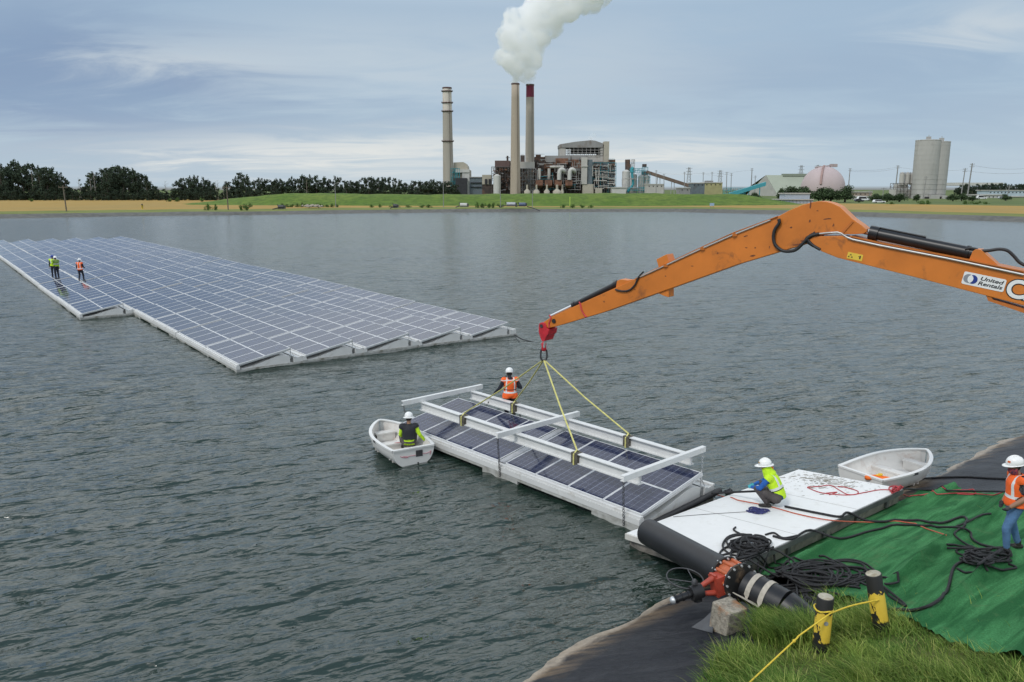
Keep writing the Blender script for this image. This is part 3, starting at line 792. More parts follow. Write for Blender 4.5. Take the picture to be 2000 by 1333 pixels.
# ------------------------------------------------------------------ excavator arm
orange = M('excavator_orange', (0.60, 0.180, 0.024), 0.45, 0, 0.13, 1.2, 0.06, 6.0, dirt=(0.27, 0.09, 0.025), dscale=1.9, dlo=0.60, dhi=0.74)
orange_dark = M('excavator_orange_edge', (0.50, 0.15, 0.025), 0.5, 0, 0.12, 3.0)
TIP = PY(1062, 635, 21.0); AD = Vector((.795, -.607, 0)).normalized(); AN = Vector((AD.y, -AD.x, 0))    # AN points towards the near side
if AN.y > 0: AN = -AN
def AP(u, v, off=0.0):
    d = Vector(ray(u, v)); o = Vector((0, 0, H)); pt = TIP + AN * off
    tt = (pt - o).dot(AN) / d.dot(AN); return o + d * tt
ex = thing('excavator_arm', 'orange long reach excavator arm bent over the pond from the right', 'excavator', AP(2000, 560))
stick_px = [(1062, 629), (1073, 622), (1121, 599), (1205, 561), (1240, 546), (1300, 517), (1370, 484), (1434, 455), (1518, 424), (1540, 412), (1566, 401), (1588, 395), (1602, 393), (1614, 394), (1626, 397), (1640, 404), (1664, 427), (1684, 441), (1692, 448), (1693, 453), (1686, 457), (1668, 458), (1647, 458), (1630, 456), (1600, 461), (1590, 468), (1583, 476), (1566, 479), (1540, 487), (1440, 517), (1284, 573), (1180, 610), (1086, 638), (1072, 641), (1064, 639)]
HW = 0.18
def side_prism(b, px, hw, mi=0, mi_rim=None):
    near = [AP(u, v, hw) for u, v in px]
    # build in the arm plane so both cheeks are identical
    b.prism(near, -AN * (2 * hw), mi)
b = MB(); side_prism(b, stick_px, HW); stick = b.build('stick', [orange], ex, bevel=0.012, fix=True)
boom_px = [(1577, 470), (1590, 462), (1647, 461), (1720, 477), (1894, 510), (2000, 532), (2120, 580), (2260, 690), (2360, 800), (2330, 830), (2220, 735), (2090, 640), (2000, 597), (1930, 579), (1780, 540), (1636, 504), (1606, 492), (1584, 478)]
b = MB(); side_prism(b, boom_px, 0.22); b.build('boom', [orange], ex, bevel=0.014, fix=True)
# top flange strips, reinforcement plates and lugs
def arm_strip(name, px, hw, th, mat, off=0.0):
    b = MB(); a = [AP(u, v, hw) for u, v in px]
    for p, q in zip(a[:-1], a[1:]):
        b.obox(p, q - p, -AN * 2 * hw, Vector((0, 0, th)))
    return b.build(name, [mat], ex)
arm_strip('top_flange', [(1240, 546), (1300, 517), (1370, 484), (1434, 455), (1518, 424)], HW + 0.035, 0.018, orange_dark)
arm_strip('top_flange', [(1660, 463), (1720, 477), (1894, 510), (2000, 532)], 0.25, 0.02, orange_dark)
def arm_plate(name, px, hw, mat, bev=0.008):
    b = MB(); side_prism(b, px, hw); return b.build(name, [mat], ex, bevel=bev, fix=True)
arm_plate('lug', [(1282, 507), (1302, 497), (1308, 516), (1288, 528)], 0.17, orange)
arm_plate('lug', [(1283, 572), (1306, 563), (1306, 581), (1298, 579)], 0.14, orange)
arm_plate('cylinder_bracket', [(1203, 562), (1205, 549), (1212, 546), (1226, 548), (1243, 545), (1246, 552)], 0.13, orange)
arm_plate('cylinder_bracket', [(1891, 512), (1900, 491), (1906, 487), (1916, 488), (1926, 497), (1952, 520)], 0.16, orange)
arm_plate('stiffener', [(1641, 455), (1664, 432), (1667, 434), (1646, 457)], HW + 0.02, orange_dark, 0)
arm_plate('under_bracket', [(1926, 577), (1936, 580), (1940, 586), (2030, 612), (2030, 622), (1930, 588)], 0.2, orange_dark, 0)
# panel-seam on the boom root casting
def arm_tube(name, px, r, off, mat, sub=3, seg=8):
    b = MB(); b.tube([AP(u, v, off) for u, v in px], r, seg, sub=sub); return b.build(name, [mat], ex)
cyl_black = M('cylinder_black', (0.012, 0.012, 0.014), 0.38, 0, 0.2, 5.0)
chrome = M('cylinder_chrome', (0.75, 0.75, 0.76), 0.2, 0.9, 0.05, 6.0)
b = MB(); a, c = AP(1700, 454.5, 0), AP(1902, 496, 0); dd = (c - a)
b.tube([a, c], 0.115, 16); b.tube([a - dd * 0.004, a + dd * 0.085], 0.145, 16); b.tube([a + dd * 0.03 + Vector((0, 0, 0.13)), a + dd * 0.55 + Vector((0, 0, 0.13))], 0.018, 6); b.tube([a + dd * 0.93, a + dd * 0.96], 0.135, 16)
b.build('stick_cylinder', [cyl_black], ex)
arm_tube('cylinder_rod', [(1683, 451), (1700, 454.5)], 0.06, 0, chrome, 0)
b = MB(); a, c = AP(1119, 597.5, 0), AP(1207, 554, 0); b.tube([a, c], 0.075, 14); b.tube([a, a.lerp(c, 0.06)], 0.09, 14); b.tube([a.lerp(c, 0.93), c], 0.09, 14); b.build('bucket_cylinder', [cyl_black], ex)
arm_tube('cylinder_rod', [(1076, 618), (1119, 597.5)], 0.042, 0, chrome, 0, 12)
pipe_grey = M('hydraulic_pipe', (0.55, 0.54, 0.52), 0.35, 0.5, 0.1, 6.0)
arm_tube('hydraulic_pipe', [(1250, 541), (1300, 518.5), (1370, 486), (1434, 458), (1505, 430)], 0.020, HW + 0.02, pipe_grey, 1, 6)
arm_tube('hydraulic_pipe', [(1655, 464), (1665, 468), (1720, 480), (1850, 505), (2000, 537)], 0.022, 0.25, pipe_grey, 1, 6)
arm_tube('hydraulic_pipe', [(1600, 457), (1636, 454), (1648, 460), (1662, 468)], 0.02, HW + 0.03, pipe_grey, 2, 6)
hose = M('hydraulic_hose', (0.018, 0.018, 0.02), 0.5, 0, 0.3, 9.0)
arm_tube('hose', [(1521, 428), (1522, 436), (1513, 450), (1511, 468), (1517, 482), (1532, 491), (1553, 489), (1568, 476), (1583, 462), (1600, 457)], 0.036, HW + 0.05, hose, 4)
arm_tube('hose', [(1590, 458), (1577, 465), (1586, 478), (1602, 488)], 0.03, HW + 0.05, hose, 4)
arm_tube('hose', [(1592, 455), (1580, 462), (1574, 470), (1590, 482)], 0.028, HW + 0.02, hose, 4)
arm_tube('hose', [(1906, 491), (1930, 490), (1952, 487), (1968, 490), (1980, 500), (1992, 513), (2010, 522)], 0.03, 0.1, hose, 4)
arm_tube('hose', [(1885, 487), (1896, 485), (1908, 487), (1912, 492)], 0.02, 0.12, hose, 3)
arm_tube('hose', [(1202, 566), (1215, 569), (1229, 567), (1240, 557), (1247, 542), (1257, 531)], 0.022, HW + 0.03, hose, 4)
b = MB(); q = AP(1082, 627.5, HW + 0.004); b.tube([q, q + AN * 0.02], 0.058, 14); b.build('pin', [rubber], ex)
b = MB(); q = AP(1058, 637, HW + 0.02); b.tube([q - AN * 0.6, q + AN * 0.03], 0.045, 14); b.build('pin', [dark_steel], ex)
for u, v in ((1300, 519), (1372, 486), (1435, 459)):
    b = MB(); q = AP(u, v, HW + 0.03); b.box(q, (0.09, 0.05, 0.07)); b.build('pipe_clamp', [orange_dark], ex)
strapred = M('red_strap', (0.55, 0.05, 0.06), 0.7, 0, 0.2, 8.0)
arm_tube('strap', [(1131, 590), (1134, 596), (1136, 606), (1143, 618), (1146, 619)], 0.020, HW + 0.012, strapred, 2, 6)
arm_tube('strap', [(1073, 616), (1076, 622), (1072, 632), (1073, 640)], 0.020, HW + 0.012, strapred, 2, 6)
blk = thing('hook_block', 'red lifting block pinned to the tip of the excavator arm', 'hook block', AP(1060, 650))
b = MB()
px = [(1052, 636), (1054, 631.5), (1059, 630), (1065, 632), (1068, 641), (1072, 645), (1070, 654), (1067, 657), (1063, 667), (1058, 667), (1055, 659), (1052, 650)]
side_prism(b, px, 0.205); b.build('cheek_plate', [hook_red], blk, bevel=0.012, fix=True)
b = MB(); b.tube([AP(1059, 664, -0.06), AP(1060, 676, -0.05), AP(1062, 681, 0)], 0.03, 8, sub=2); b.tube([AP(1065, 664, 0.06), AP(1063, 676, 0.05), AP(1062, 681, 0)], 0.03, 8, sub=2); b.build('shackle', [alu], blk)

# lettering and decals on the boom, lying on its near face
def text_mesh(name, body, size, mats, origin, xdir, ydir, parent, extr=0.002, shear=0.0, offset=0.0, z=0.0, sx=1.0):
    cu = bpy.data.curves.new(name, 'FONT'); cu.body = body; cu.size = size; cu.extrude = extr; cu.shear = shear; cu.offset = offset; cu.resolution_u = 6
    o = bpy.data.objects.new('tmp_text', cu); COL.objects.link(o)
    dg = bpy.context.evaluated_depsgraph_get(); me = bpy.data.meshes.new_from_object(o.evaluated_get(dg))
    bpy.data.objects.remove(o); bpy.data.curves.remove(cu)
    xdir, ydir = xdir.normalized(), ydir.normalized(); zdir = xdir.cross(ydir).normalized()
    Mx = Matrix((xdir * sx, ydir, zdir)).transposed().to_4x4(); Mx.translation = origin + zdir * z
    if parent is not None: Mx = wmat(parent).inverted() @ Mx
    me.transform(Mx); me.materials.clear()
    return link_mesh(name, me, mats, parent)
FO = 0.22 + 0.003
bd = (AP(2000, 565, FO) - AP(1880, 540, FO)).normalized(); bu = bd.cross(AN).normalized()
if bu.z < 0: bu = -bu
decal_white = M('decal_white', (0.78, 0.78, 0.78), 0.4, 0, 0.04, 9.0)
ink = M('decal_black', (0.012, 0.012, 0.014), 0.5, 0, 0.1, 9.0)
blue = M('decal_blue', (0.012, 0.035, 0.22), 0.5, 0, 0.1, 9.0); grey_d = M('decal_grey', (0.24, 0.25, 0.28), 0.5, 0, 0.1, 9.0)
yel_d = M('decal_yellow', (0.75, 0.52, 0.06), 0.5, 0, 0.08, 9.0)
def plate(name, c, w_, h_, mat, parent, r=0.03, th=0.003, z=0.0):
    poly = []
    for cx0, cy0, a0 in ((w_ / 2 - r, h_ / 2 - r, 0), (-w_ / 2 + r, h_ / 2 - r, 90), (-w_ / 2 + r, -h_ / 2 + r, 180), (w_ / 2 - r, -h_ / 2 + r, 270)):
        for k in range(5):
            a_ = R(a0 + k * 22.5); poly.append(c + AN * z + bd * (cx0 + r * math.cos(a_)) + bu * (cy0 + r * math.sin(a_)))
    b = MB(); b.prism(poly, AN * th); return b.build(name, [mat], parent, fix=True)
c = AP(1921.5, 550.5, FO); wd = (AP(1962, 561, FO) - AP(1881, 540, FO)).length; ht = wd * 0.335
pl = plate('rental_decal', c, wd, ht, decal_white, ex)
def disc(name, c, rx, mat, parent, z, part=None):
    poly = [c + AN * z + bd * rx * math.cos(k * math.pi / 12) + bu * rx * math.sin(k * math.pi / 12) for k in range(24)]
    b = MB(); b.prism(poly, AN * 0.002); return b.build(name, [mat], parent, fix=True)
lr = ht * 0.355
lc = c - bd * wd * 0.315
disc('logo_disc', lc - bd * lr * 0.42, lr, grey_d, pl, 0.004); disc('logo_disc', lc + bd * lr * 0.42, lr, blue, pl, 0.0065)
# lens where the discs overlap
poly = []
hx = lr * 0.42; aa = math.acos(hx / lr)
for k in range(9): a_ = -aa + 2 * aa * k / 8; poly.append(lc + AN * 0.009 + bd * (-hx + lr * math.cos(a_)) * 1.0 + bu * lr * math.sin(a_))
for k in range(1, 8): a_ = math.pi - aa + 2 * aa * k / 8; poly.append(lc + AN * 0.009 + bd * (hx + lr * math.cos(a_)) + bu * lr * math.sin(a_))
b = MB(); b.prism(poly, AN * 0.002); b.build('logo_lens', [decal_white], pl, fix=True)
text_mesh('decal_text', 'United', ht * 0.41, [ink], c - bd * wd * 0.10 + bu * ht * 0.07, bd, bu, pl, 0.001, 0.20, 0.002, 0.005, 1.42)
text_mesh('decal_text', 'Rentals', ht * 0.41, [ink], c - bd * wd * 0.125 - bu * ht * 0.32, bd, bu, pl, 0.001, 0.20, 0.002, 0.005, 1.42)
cs = AP(1961, 577, FO)
text_mesh('maker_lettering', 'CASE', 0.46, [ink], cs, bd, bu, ex, 0.001, 0.0, 0.030, 0.002)
text_mesh('maker_lettering', 'CASE', 0.46, [decal_white], cs, bd, bu, ex, 0.001, 0.0, 0.012, 0.006)
c = AP(1670, 501.5, FO)
wl = plate('warning_decal', c, 0.30, 0.13, yel_d, ex, 0.01)
b = MB()
for k in range(3):
    q = c + AN * 0.004 + bd * (-0.085 + 0.03 * (k - 1)) + bu * (0.022 if k == 1 else -0.02); b.prism([q + bd * -0.018 + bu * -0.014, q + bd * 0.018 + bu * -0.014, q + bu * 0.02], AN * 0.002)
q = c + AN * 0.004 + bd * 0.10; b.prism([q - bd * 0.012 - bu * 0.03, q + bd * 0.012 - bu * 0.03, q + bd * 0.012 + bu * 0.035, q - bd * 0.012 + bu * 0.035], AN * 0.002); b.prism([q - bd * 0.035 + bu * 0.01, q - bd * 0.014 + bu * 0.01, q - bd * 0.014 + bu * 0.02, q - bd * 0.035 + bu * 0.02], AN * 0.002)
b.build('warning_symbol', [ink], wl, fix=True)
# scuffs of bare metal / grease on the stick
b = MB()
for (u, v, w_, h_, a_) in ((1574, 470, .30, .07, .2), (1558, 478, .25, .05, .2), (1588, 476, .14, .10, 0), (1300, 540, .05, .04, 0), (1352, 520, .10, .02, 0), (1402, 495, .03, .06, 0), (1240, 566, .06, .03, 0), (1180, 590, .05, .03, 0), (1545, 445, .06, .05, 0), (1628, 440, .05, .08, .1), (1583, 401, .04, .16, .3), (1582, 432, .05, .10, .1), (1616, 428, .20, .03, .1), (1456, 462, .12, .04, .1), (1470, 500, .22, .06, .1), (1457, 484, .07, .03, 0), (1503, 483, .03, .10, 0), (1475, 484, .04, .04, 0), (1597, 412, .05, .03, 0), (1788, 506, .03, .03, 0)):
    q = AP(u, v, HW + 0.0025); poly = []
    for k in range(9):
        th = k / 9 * 6.283; rr_ = random.uniform(0.5, 1.1); poly.append(q + AD * w_ * 0.5 * rr_ * math.cos(th) + Vector((0, 0, 1)) * (h_ * 0.5 * rr_ * math.sin(th) + a_ * 0.1 * math.cos(th)))
    b.add(poly, [tuple(range(9))])
b.build('scuff', [M('grease', (0.16, 0.05, 0.02), 0.7, 0, 0.4, 8.0)], ex, fix=True)

# ------------------------------------------------------------------ white floating platform
plat_white = M('platform_white', (0.76, 0.76, 0.75), 0.6, 0, 0.03, 3.0, 0.1, 60, dirt=(0.62, 0.61, 0.58), dscale=3.0, dlo=0.55, dhi=0.8)
grey_wood = M('platform_edge', (0.22, 0.20, 0.175), 0.75, 0, 0.3, 5.0, dirt=(0.06, 0.055, 0.05), dscale=3.0, dlo=0.5, dhi=0.7)
O2 = Vector((PA.x, PA.y, 0))
def PW(a, b_, h=0.0): return O2 + PX * a + PYV * b_ + Vector((0, 0, 0.28 + 0.30 * b_ / PWID + h))
pf = thing('floating_platform', 'white flat work platform resting between the pond and the bank', 'platform', PW(PLEN / 2, PWID / 2, -0.3))
b = MB(); b.obox(PW(0, 0, -0.06), PW(PLEN, 0) - PW(0, 0), PW(0, PWID) - PW(0, 0), Vector((0, 0, 0.06))); b.build('deck', [plat_white], pf, bevel=0.01)
b = MB(); b.obox(PW(0.05, 0.05, -0.34), PW(PLEN - 0.1, 0) - PW(0, 0), PW(0, PWID - 0.1) - PW(0, 0), Vector((0, 0, 0.275)))
b.build('float_body', [grey_wood], pf)
b = MB(); b.obox(PW(-0.02, -0.03, -0.14), PW(PLEN + 0.04, 0) - PW(0, 0), PYV * 0.028, Vector((0, 0, 0.12))); b.obox(PW(-0.032, 0, -0.14), PX * 0.03, PW(0, PWID) - PW(0, 0), Vector((0, 0, 0.12)))
b.build('rim', [M('platform_rim', (0.55, 0.53, 0.49), 0.6, 0, 0.15, 4.0)], pf)
b = MB()
for k in range(5): b.obox(PW(0.5 + k * 1.3, PWID - 0.045, -0.30), PX * 0.10, PYV * 0.05, Vector((0, 0, 0.2)))
b.obox(PW(0, PWID + 0.002, -0.13), PX * PLEN, PYV * 0.025, Vector((0, 0, 0.11)))
b.build('edge_beam', [M('platform_beam', (0.10, 0.10, 0.10), 0.55, 0, 0.3, 4.0)], pf)
# thin seams in the deck and the dark bumper along the outer edge where the unit comes to rest
b = MB()
for a_ in (2.2, 4.4): b.obox(PW(a_, 0.02, 0.001), PX * 0.012, PW(0, PWID - 0.04) - PW(0, 0), Vector((0, 0, 0.002)))
b.build('deck_seam', [M('deck_seam', (0.4, 0.39, 0.37), 0.8)], pf)
b = MB(); b.tube([RW(-0.02, -0.16, 0.16), RW(1.4, -0.17, 0.22), RW(2.85, -0.15, 0.26)], 0.075, 8, sub=3); b.build('bumper', [rubber], pf)
# spilled mud on the deck near the far corner
g = random.Random(5); b = MB(); n = 0
while n < 420:
    a_ = PLEN - 0.45 + g.gauss(0, 0.28); b_ = 1.1 + g.gauss(0, 0.42)
    if g.random() < 0.3: a_, b_ = PLEN - 0.9 + g.gauss(0, 0.5), 0.9 + g.gauss(0, 0.6)
    if not (0.1 < b_ < PWID - 0.1 and a_ < PLEN - 0.05): continue
    rr_ = g.uniform(0.006, 0.024) * (2.2 if g.random() < 0.12 else 1); el = g.uniform(1, 2.4); q = PW(a_, b_, 0.002 + 0.0003 * (n % 9)); th0 = g.uniform(0.4, 0.9)
    poly = []
    for k in range(6):
        th = k / 6 * 6.283; x_, y_ = rr_ * el * math.cos(th), rr_ * math.sin(th) * 0.8
        u_, v_ = x_ * math.cos(th0) - y_ * math.sin(th0), x_ * math.sin(th0) + y_ * math.cos(th0); poly.append(q + (PW(u_, v_) - PW(0, 0)))
    b.add(poly, [tuple(range(6))]); n += 1
o = b.build('mud', [M('mud', (0.26, 0.24, 0.20), 0.9, 0, 0.4, 20.0)], None, fix=True); o['kind'] = 'stuff'
tag(o, 'dark spattered mud on the far end of the white platform', 'mud')

# ------------------------------------------------------------------ dinghies
boat_white = M('boat_white', (0.68, 0.675, 0.66), 0.35, 0, 0.05, 2.0, dirt=(0.50, 0.47, 0.42), dscale=2.2, dlo=0.55, dhi=0.85)
boat_in = M('boat_inside', (0.68, 0.66, 0.63), 0.5, 0, 0.07, 3.0, dirt=(0.48, 0.38, 0.33), dscale=2.6, dlo=0.52, dhi=0.75)
def dinghy(label, loc, rotz, L=2.75, beam=1.44, free=0.47):
    r = thing('rowing_boat', label, 'boat', loc, rotz)
    NS = 24; NC = 9
    def half(q): return beam / 2 * ((0.86 + 0.14 * math.sin(min(1, q / 0.45) * math.pi / 2)) if q < 0.45 else max(0.0, 1 - ((q - 0.45) / 0.55) ** 2.1) ** 0.80)
    def sheer(q): return free + 0.15 * q ** 2.2
    def keel(q): return -0.07 + 0.22 * max(0, (q - 0.6) / 0.4) ** 2.2
    def section(q, ins=0.0):
        w_ = max(0.004, half(q) - ins * (1.0 if q < 0.9 else 0.8)); k = keel(q) + ins * 1.4; s = sheer(q)
        out = []
        for i in range(NC):
            t_ = i / (NC - 1)        # 0 keel .. 1 gunwale
            xx = w_ * (math.sin(t_ * math.pi / 2) ** 0.62) * (0.93 + 0.07 * t_)
            zz = k + (s - k) * t_ ** 1.9
            out.append((xx, zz))
        return out
    def loft(ins, q0, q1):
        vs = []
        for i in range(NS + 1):
            q = q0 + (q1 - q0) * i / NS; sec = section(q, ins)
            row = [(-x, q * L, z) for x, z in sec[::-1]] + [(x, q * L, z) for x, z in sec[1:]]
            vs += row
        n = 2 * NC - 1
        fs = [(i * n + k, (i + 1) * n + k, (i + 1) * n + k + 1, i * n + k + 1) for i in range(NS) for k in range(n - 1)]
        return vs, fs, n
    b = MB(); vs, fs, n = loft(0.0, 0.0, 0.997); b.add(vs, fs, 0, True)
    b.add(vs[:n], [tuple(range(n))]); b.build('hull', [boat_white], r, world=False)
    b = MB(); vi, fi, n = loft(0.045, 0.02, 0.965); b.add(vi, [f[::-1] for f in fi], 0, True); b.add(vi[:n], [tuple(range(n))[::-1]])
    # flat sole
    b.add([(x * s, q * L, 0.085) for q in (0.03, 0.5, 0.78) for s, x in ((-1, half(q) * 0.80), (1, half(q) * 0.80))], [(0, 1, 3, 2), (2, 3, 5, 4)])
    b.build('liner', [boat_in], r, world=False)
    # rolled gunwale
    b = MB(); pts = [(-half(q) - 0.004, q * L, sheer(q)) for q in np.linspace(0, 0.995, 26)] + [(half(q) + 0.004, q * L, sheer(q)) for q in np.linspace(0.995, 0, 26)]
    vs = []; m_ = len(pts)
    for i, p in enumerate(pts):
        q = p[1] / L; inn = 0.075; c_ = Vector((0, min(p[1], L * 0.72), 0)); pv = Vector((p[0], p[1], 0)); d = (c_ - pv); d = d.normalized() if d.length > 0.01 else Vector((0, -1, 0))
        a_ = Vector(p) - d * 0.02; e_ = Vector(p) + d * (inn if q > 0.03 else inn)
        vs += [a_ + Vector((0, 0, -0.035)), a_ + Vector((0, 0, 0.012)), e_ + Vector((0, 0, 0.012)), e_ + Vector((0, 0, -0.02))]
    fs = [(i * 4 + k, (i + 1) * 4 + k, (i + 1) * 4 + (k + 1) % 4, i * 4 + (k + 1) % 4) for i in range(m_ - 1) for k in range(4)]
    b.add(vs, fs, 0, False); b.obox((-half(0), -0.022, sheer(0) - 0.035), (2 * half(0), 0, 0), (0, 0.09, 0), (0, 0, 0.047))
    b.build('gunwale', [boat_white], r, world=False, fix=True)
    for q, wd in ((0.13, 0.30), (0.52, 0.24), (0.84, 0.26)):
        w_ = half(q) * (0.90 if q < 0.8 else 0.72); b = MB(); b.obox((-w_, q * L - wd / 2, 0.20 if q < 0.8 else 0.30), (2 * w_, 0, 0), (0, wd, 0), (0, 0, 0.045))
        b.obox((-w_ * 0.93, q * L - wd / 2 + 0.02, 0.07), (2 * w_ * 0.93, 0, 0), (0, 0.03, 0), (0, 0, 0.13 if q < 0.8 else 0.23)); b.obox((-w_ * 0.93, q * L + wd / 2 - 0.05, 0.07), (2 * w_ * 0.93, 0, 0), (0, 0.03, 0), (0, 0, 0.13 if q < 0.8 else 0.23))
        b.build('thwart', [boat_in], r, world=False)
    b = MB(); b.box((half(0.42) + 0.0, 0.42 * L, sheer(0.42) - 0.03), (0.05, 0.16, 0.06)); b.box((-half(0.42) + 0.0, 0.42 * L, sheer(0.42) - 0.03), (0.05, 0.16, 0.06)); b.build('oarlock', [dark_steel], r, world=False)
    return r
d1 = dinghy('white dinghy carrying the man in lime beside the lifted solar unit', Vector((-2.72, 21.10, 0.0)), math.atan2(0.50, 0.866), 2.62, 1.44)
b = MB(); b.obox((0.06, -0.012, 0.20), (0.20, 0, 0), (0, 0.012, 0), (0, 0, 0.18)); b.build('motor_pad', [dark_steel], d1, world=False)
b = MB(); b.tube([(0.12, -0.006, 0.015), (0.12, -0.016, 0.015)], 0.026, 10); b.build('drain_plug', [rubber], d1, world=False)
pink = M('pink_marking', (0.52, 0.22, 0.26), 0.7, 0, 0.2, 9.0)
b = MB()
for pts in ([(-.40, .30), (-.37, .26), (-.30, .27), (-.22, .24), (-.10, .255), (.05, .25)], [(-.38, .27), (-.31, .24), (-.25, .26), (-.17, .235), (-.24, .22), (-.30, .25)], [(.27, .26), (.36, .255), (.46, .27), (.52, .30)], [(.50, .31), (.495, .24), (.48, .19)], [(.51, .30), (.50, .22)]):
    b.tube([(x, -0.005, z) for x, z in pts], 0.009, 5, sub=3)
b.build('transom_scrawl', [pink], d1, world=False)
b = MB()
b.tube([(-.05, 1.30, 0.245), (0.10, 1.28, 0.25), (0.18, 1.26, 0.2), (0.19, 1.255, 0.10)], 0.010, 5, sub=3); b.build('red_cord', [strapred], d1, world=False)
d2 = dinghy('empty white dinghy moored at the far end of the white platform', Vector((8.78, 19.12, 0.0)), math.atan2(-0.86, 0.51), 2.80, 1.48)
# life jacket lying in the second dinghy
lj = thing('life_jacket', 'orange and yellow life jacket lying in the empty dinghy', 'life jacket', P(1716, 937, 0.36))
lo = M('jacket_orange', (0.80, 0.16, 0.02), 0.8, 0, 0.15, 8.0); ly = M('jacket_yellow', (0.75, 0.50, 0.04), 0.8, 0, 0.2, 8.0)
for i, (dx_, dy_, rz_, L_) in enumerate(((-0.16, 0.05, 0.3, 0.36), (0.13, -0.02, -0.5, 0.34))):
    b = MB(); rm = Matrix.Rotation(rz_, 3, 'Z')
    pr = [(-1, 0.5), (-0.8, 0.85), (-0.3, 1.0), (0.3, 0.8), (0.7, 0.6), (1, 0.55)]
    vs = []; K = 10
    for (xx, ww) in pr:
        for k in range(K):
            a_ = k / K * 6.283; vs.append(Vector(lj.location) + rm @ Vector((dx_ + xx * L_ / 2, dy_ + math.cos(a_) * 0.11 * ww, 0.06 + math.sin(a_) * 0.055 * (0.8 + 0.2 * ww))))
    fs = [(i_ * K + k, i_ * K + (k + 1) % K, (i_ + 1) * K + (k + 1) % K, (i_ + 1) * K + k) for i_ in range(len(pr) - 1) for k in range(K)] + [tuple(range(K))[::-1], tuple(range(5 * K, 6 * K))]
    b.add(vs, fs, 0, True); b.build('foam_panel', [lo], lj)
b = MB(); q = Vector(lj.location); b.tube([q + Vector((-0.05, 0.02, 0.11)), q + Vector((0.02, -0.06, 0.13)), q + Vector((0.10, 0.05, 0.12)), q + Vector((0.02, 0.08, 0.11))], 0.022, 6, sub=3); b.build('strap', [ly], lj)

# ------------------------------------------------------------------ black pipe and gate valve
hdpe = M('hdpe_pipe', (0.013, 0.013, 0.015), 0.42, 0, 0.3, 3.0, dirt=(0.05, 0.048, 0.045), dscale=3.0, dlo=0.6, dhi=0.85)
p0 = P(1267, 1040, 0.72); pf_ = P(1428, 1128, 1.02); p2 = P(1562, 1200, 0.86); p1 = p0.lerp(pf_, 0.93)
PR = 0.265
pp = thing('discharge_pipe', 'thick black plastic pipe lying from the grass out over the platform edge', 'pipe', pf_)
b = MB(); dv = (pf_ - p0).normalized()
b.tube([p0, p1], PR, 32, caps=False); b.tube([p1, p0 - dv * 0.0], PR * 0.93, 32, caps=False)
# end ring and dark bore
xa = dv.cross(Vector((0, 0, 1))).normalized(); ya = xa.cross(dv)
ring = [p0 + (xa * math.cos(k / 32 * 6.283) + ya * math.sin(k / 32 * 6.283)) * rr_ for rr_ in (PR, PR * 0.93) for k in range(32)]
b.add(ring, [(k, (k + 1) % 32, 32 + (k + 1) % 32, 32 + k) for k in range(32)]); b.build('outer_length', [hdpe], pp)
ds = (p2 - pf_).normalized(); q3 = pf_ + ds * 1.00; q4 = q3 + (ds + Vector((0, 0, -0.22))).normalized() * 0.40; q5 = q4 + (ds + Vector((0.1, 0, -1.2))).normalized() * 0.8
b = MB(); b.tube([pf_ + ds * 0.30, q3], PR, 32); b.build('bank_length', [hdpe], pp)
b = MB(); b.tube([q3, q3.lerp(q4, 0.5), q4, q5], PR * 1.005, 32); b.build('elbow', [hdpe], pp)
for k, off in ((0, -0.11), (1, 0.26)):
    b = MB(); q = pf_ + dv * off; b.tube([q - dv * 0.022, q + dv * 0.022], PR * 1.22, 36); ob = b.build('flange', [M('flange_black', (0.018, 0.018, 0.018), 0.5, 0.2, 0.3, 6.0, dirt=(0.16, 0.11, 0.07), dscale=5.0)], pp)
    b = MB()
    for i in range(12):
        a_ = i / 12 * 6.283; c_ = q + (xa * math.cos(a_) + ya * math.sin(a_)) * PR * 1.12; b.tube([c_ - dv * 0.05, c_ + dv * 0.05], 0.02, 6)
    b.build('bolt', [alu], ob)
valve_or = M('valve_orange', (0.48, 0.12, 0.045), 0.5, 0, 0.25, 6.0, dirt=(0.30, 0.08, 0.03), dscale=6.0)
valve_red = M('valve_red', (0.40, 0.06, 0.035), 0.5, 0, 0.25, 6.0)
b = MB(); b.tube([pf_ - dv * 0.085, pf_ + dv * 0.235], PR * 1.0, 28)
for i in range(10):
    a_ = i / 10 * 6.283; c_ = pf_ + (xa * math.cos(a_) + ya * math.sin(a_)) * PR * 1.03; b.tube([c_ - dv * 0.08, c_ + dv * 0.23], 0.035, 6)
vb = b.build('valve_body', [valve_or], pp)
# bonnet and yoke stick out sideways over the liner, with the stem cover at the end
tipv = P(1312, 1170, 0.82); side = (tipv - pf_); sL = side.length; side.normalize(); up_s = dv.cross(side).normalized()
b = MB()
b.obox(pf_ + side * 0.22 - dv * 0.06 - up_s * 0.16, side * 0.16, dv * 0.24, up_s * 0.32)
for s in (-1, 1):
    a_ = pf_ + side * 0.34 + up_s * 0.14 * s + dv * 0.06; c_ = pf_ + side * (sL * 0.56) + up_s * 0.06 * s + dv * 0.06
    b.tube([a_, c_], [0.055, 0.04], 8)
b.obox(pf_ + side * 0.34 - dv * 0.02 - up_s * 0.20, side * 0.045, dv * 0.16, up_s * 0.40)
b.build('yoke', [valve_red], pp)
b = MB(); g0 = pf_ + side * (sL * 0.54) + dv * 0.06; b.tube([g0, g0 + side * 0.20], 0.125, 14); b.tube([g0 + side * 0.1 - up_s * 0.0, g0 + side * 0.1 + up_s * 0.16], 0.075, 10); b.build('gearbox', [rubber], pp)
b = MB(); b.tube([g0 + side * 0.2, pf_ + side * sL + dv * 0.06], 0.06, 12)
for k in range(3): b.tube([g0 + side * (0.24 + 0.11 * k), g0 + side * (0.27 + 0.11 * k)], 0.072, 12)
b.build('stem_cover', [cyl_black], pp)
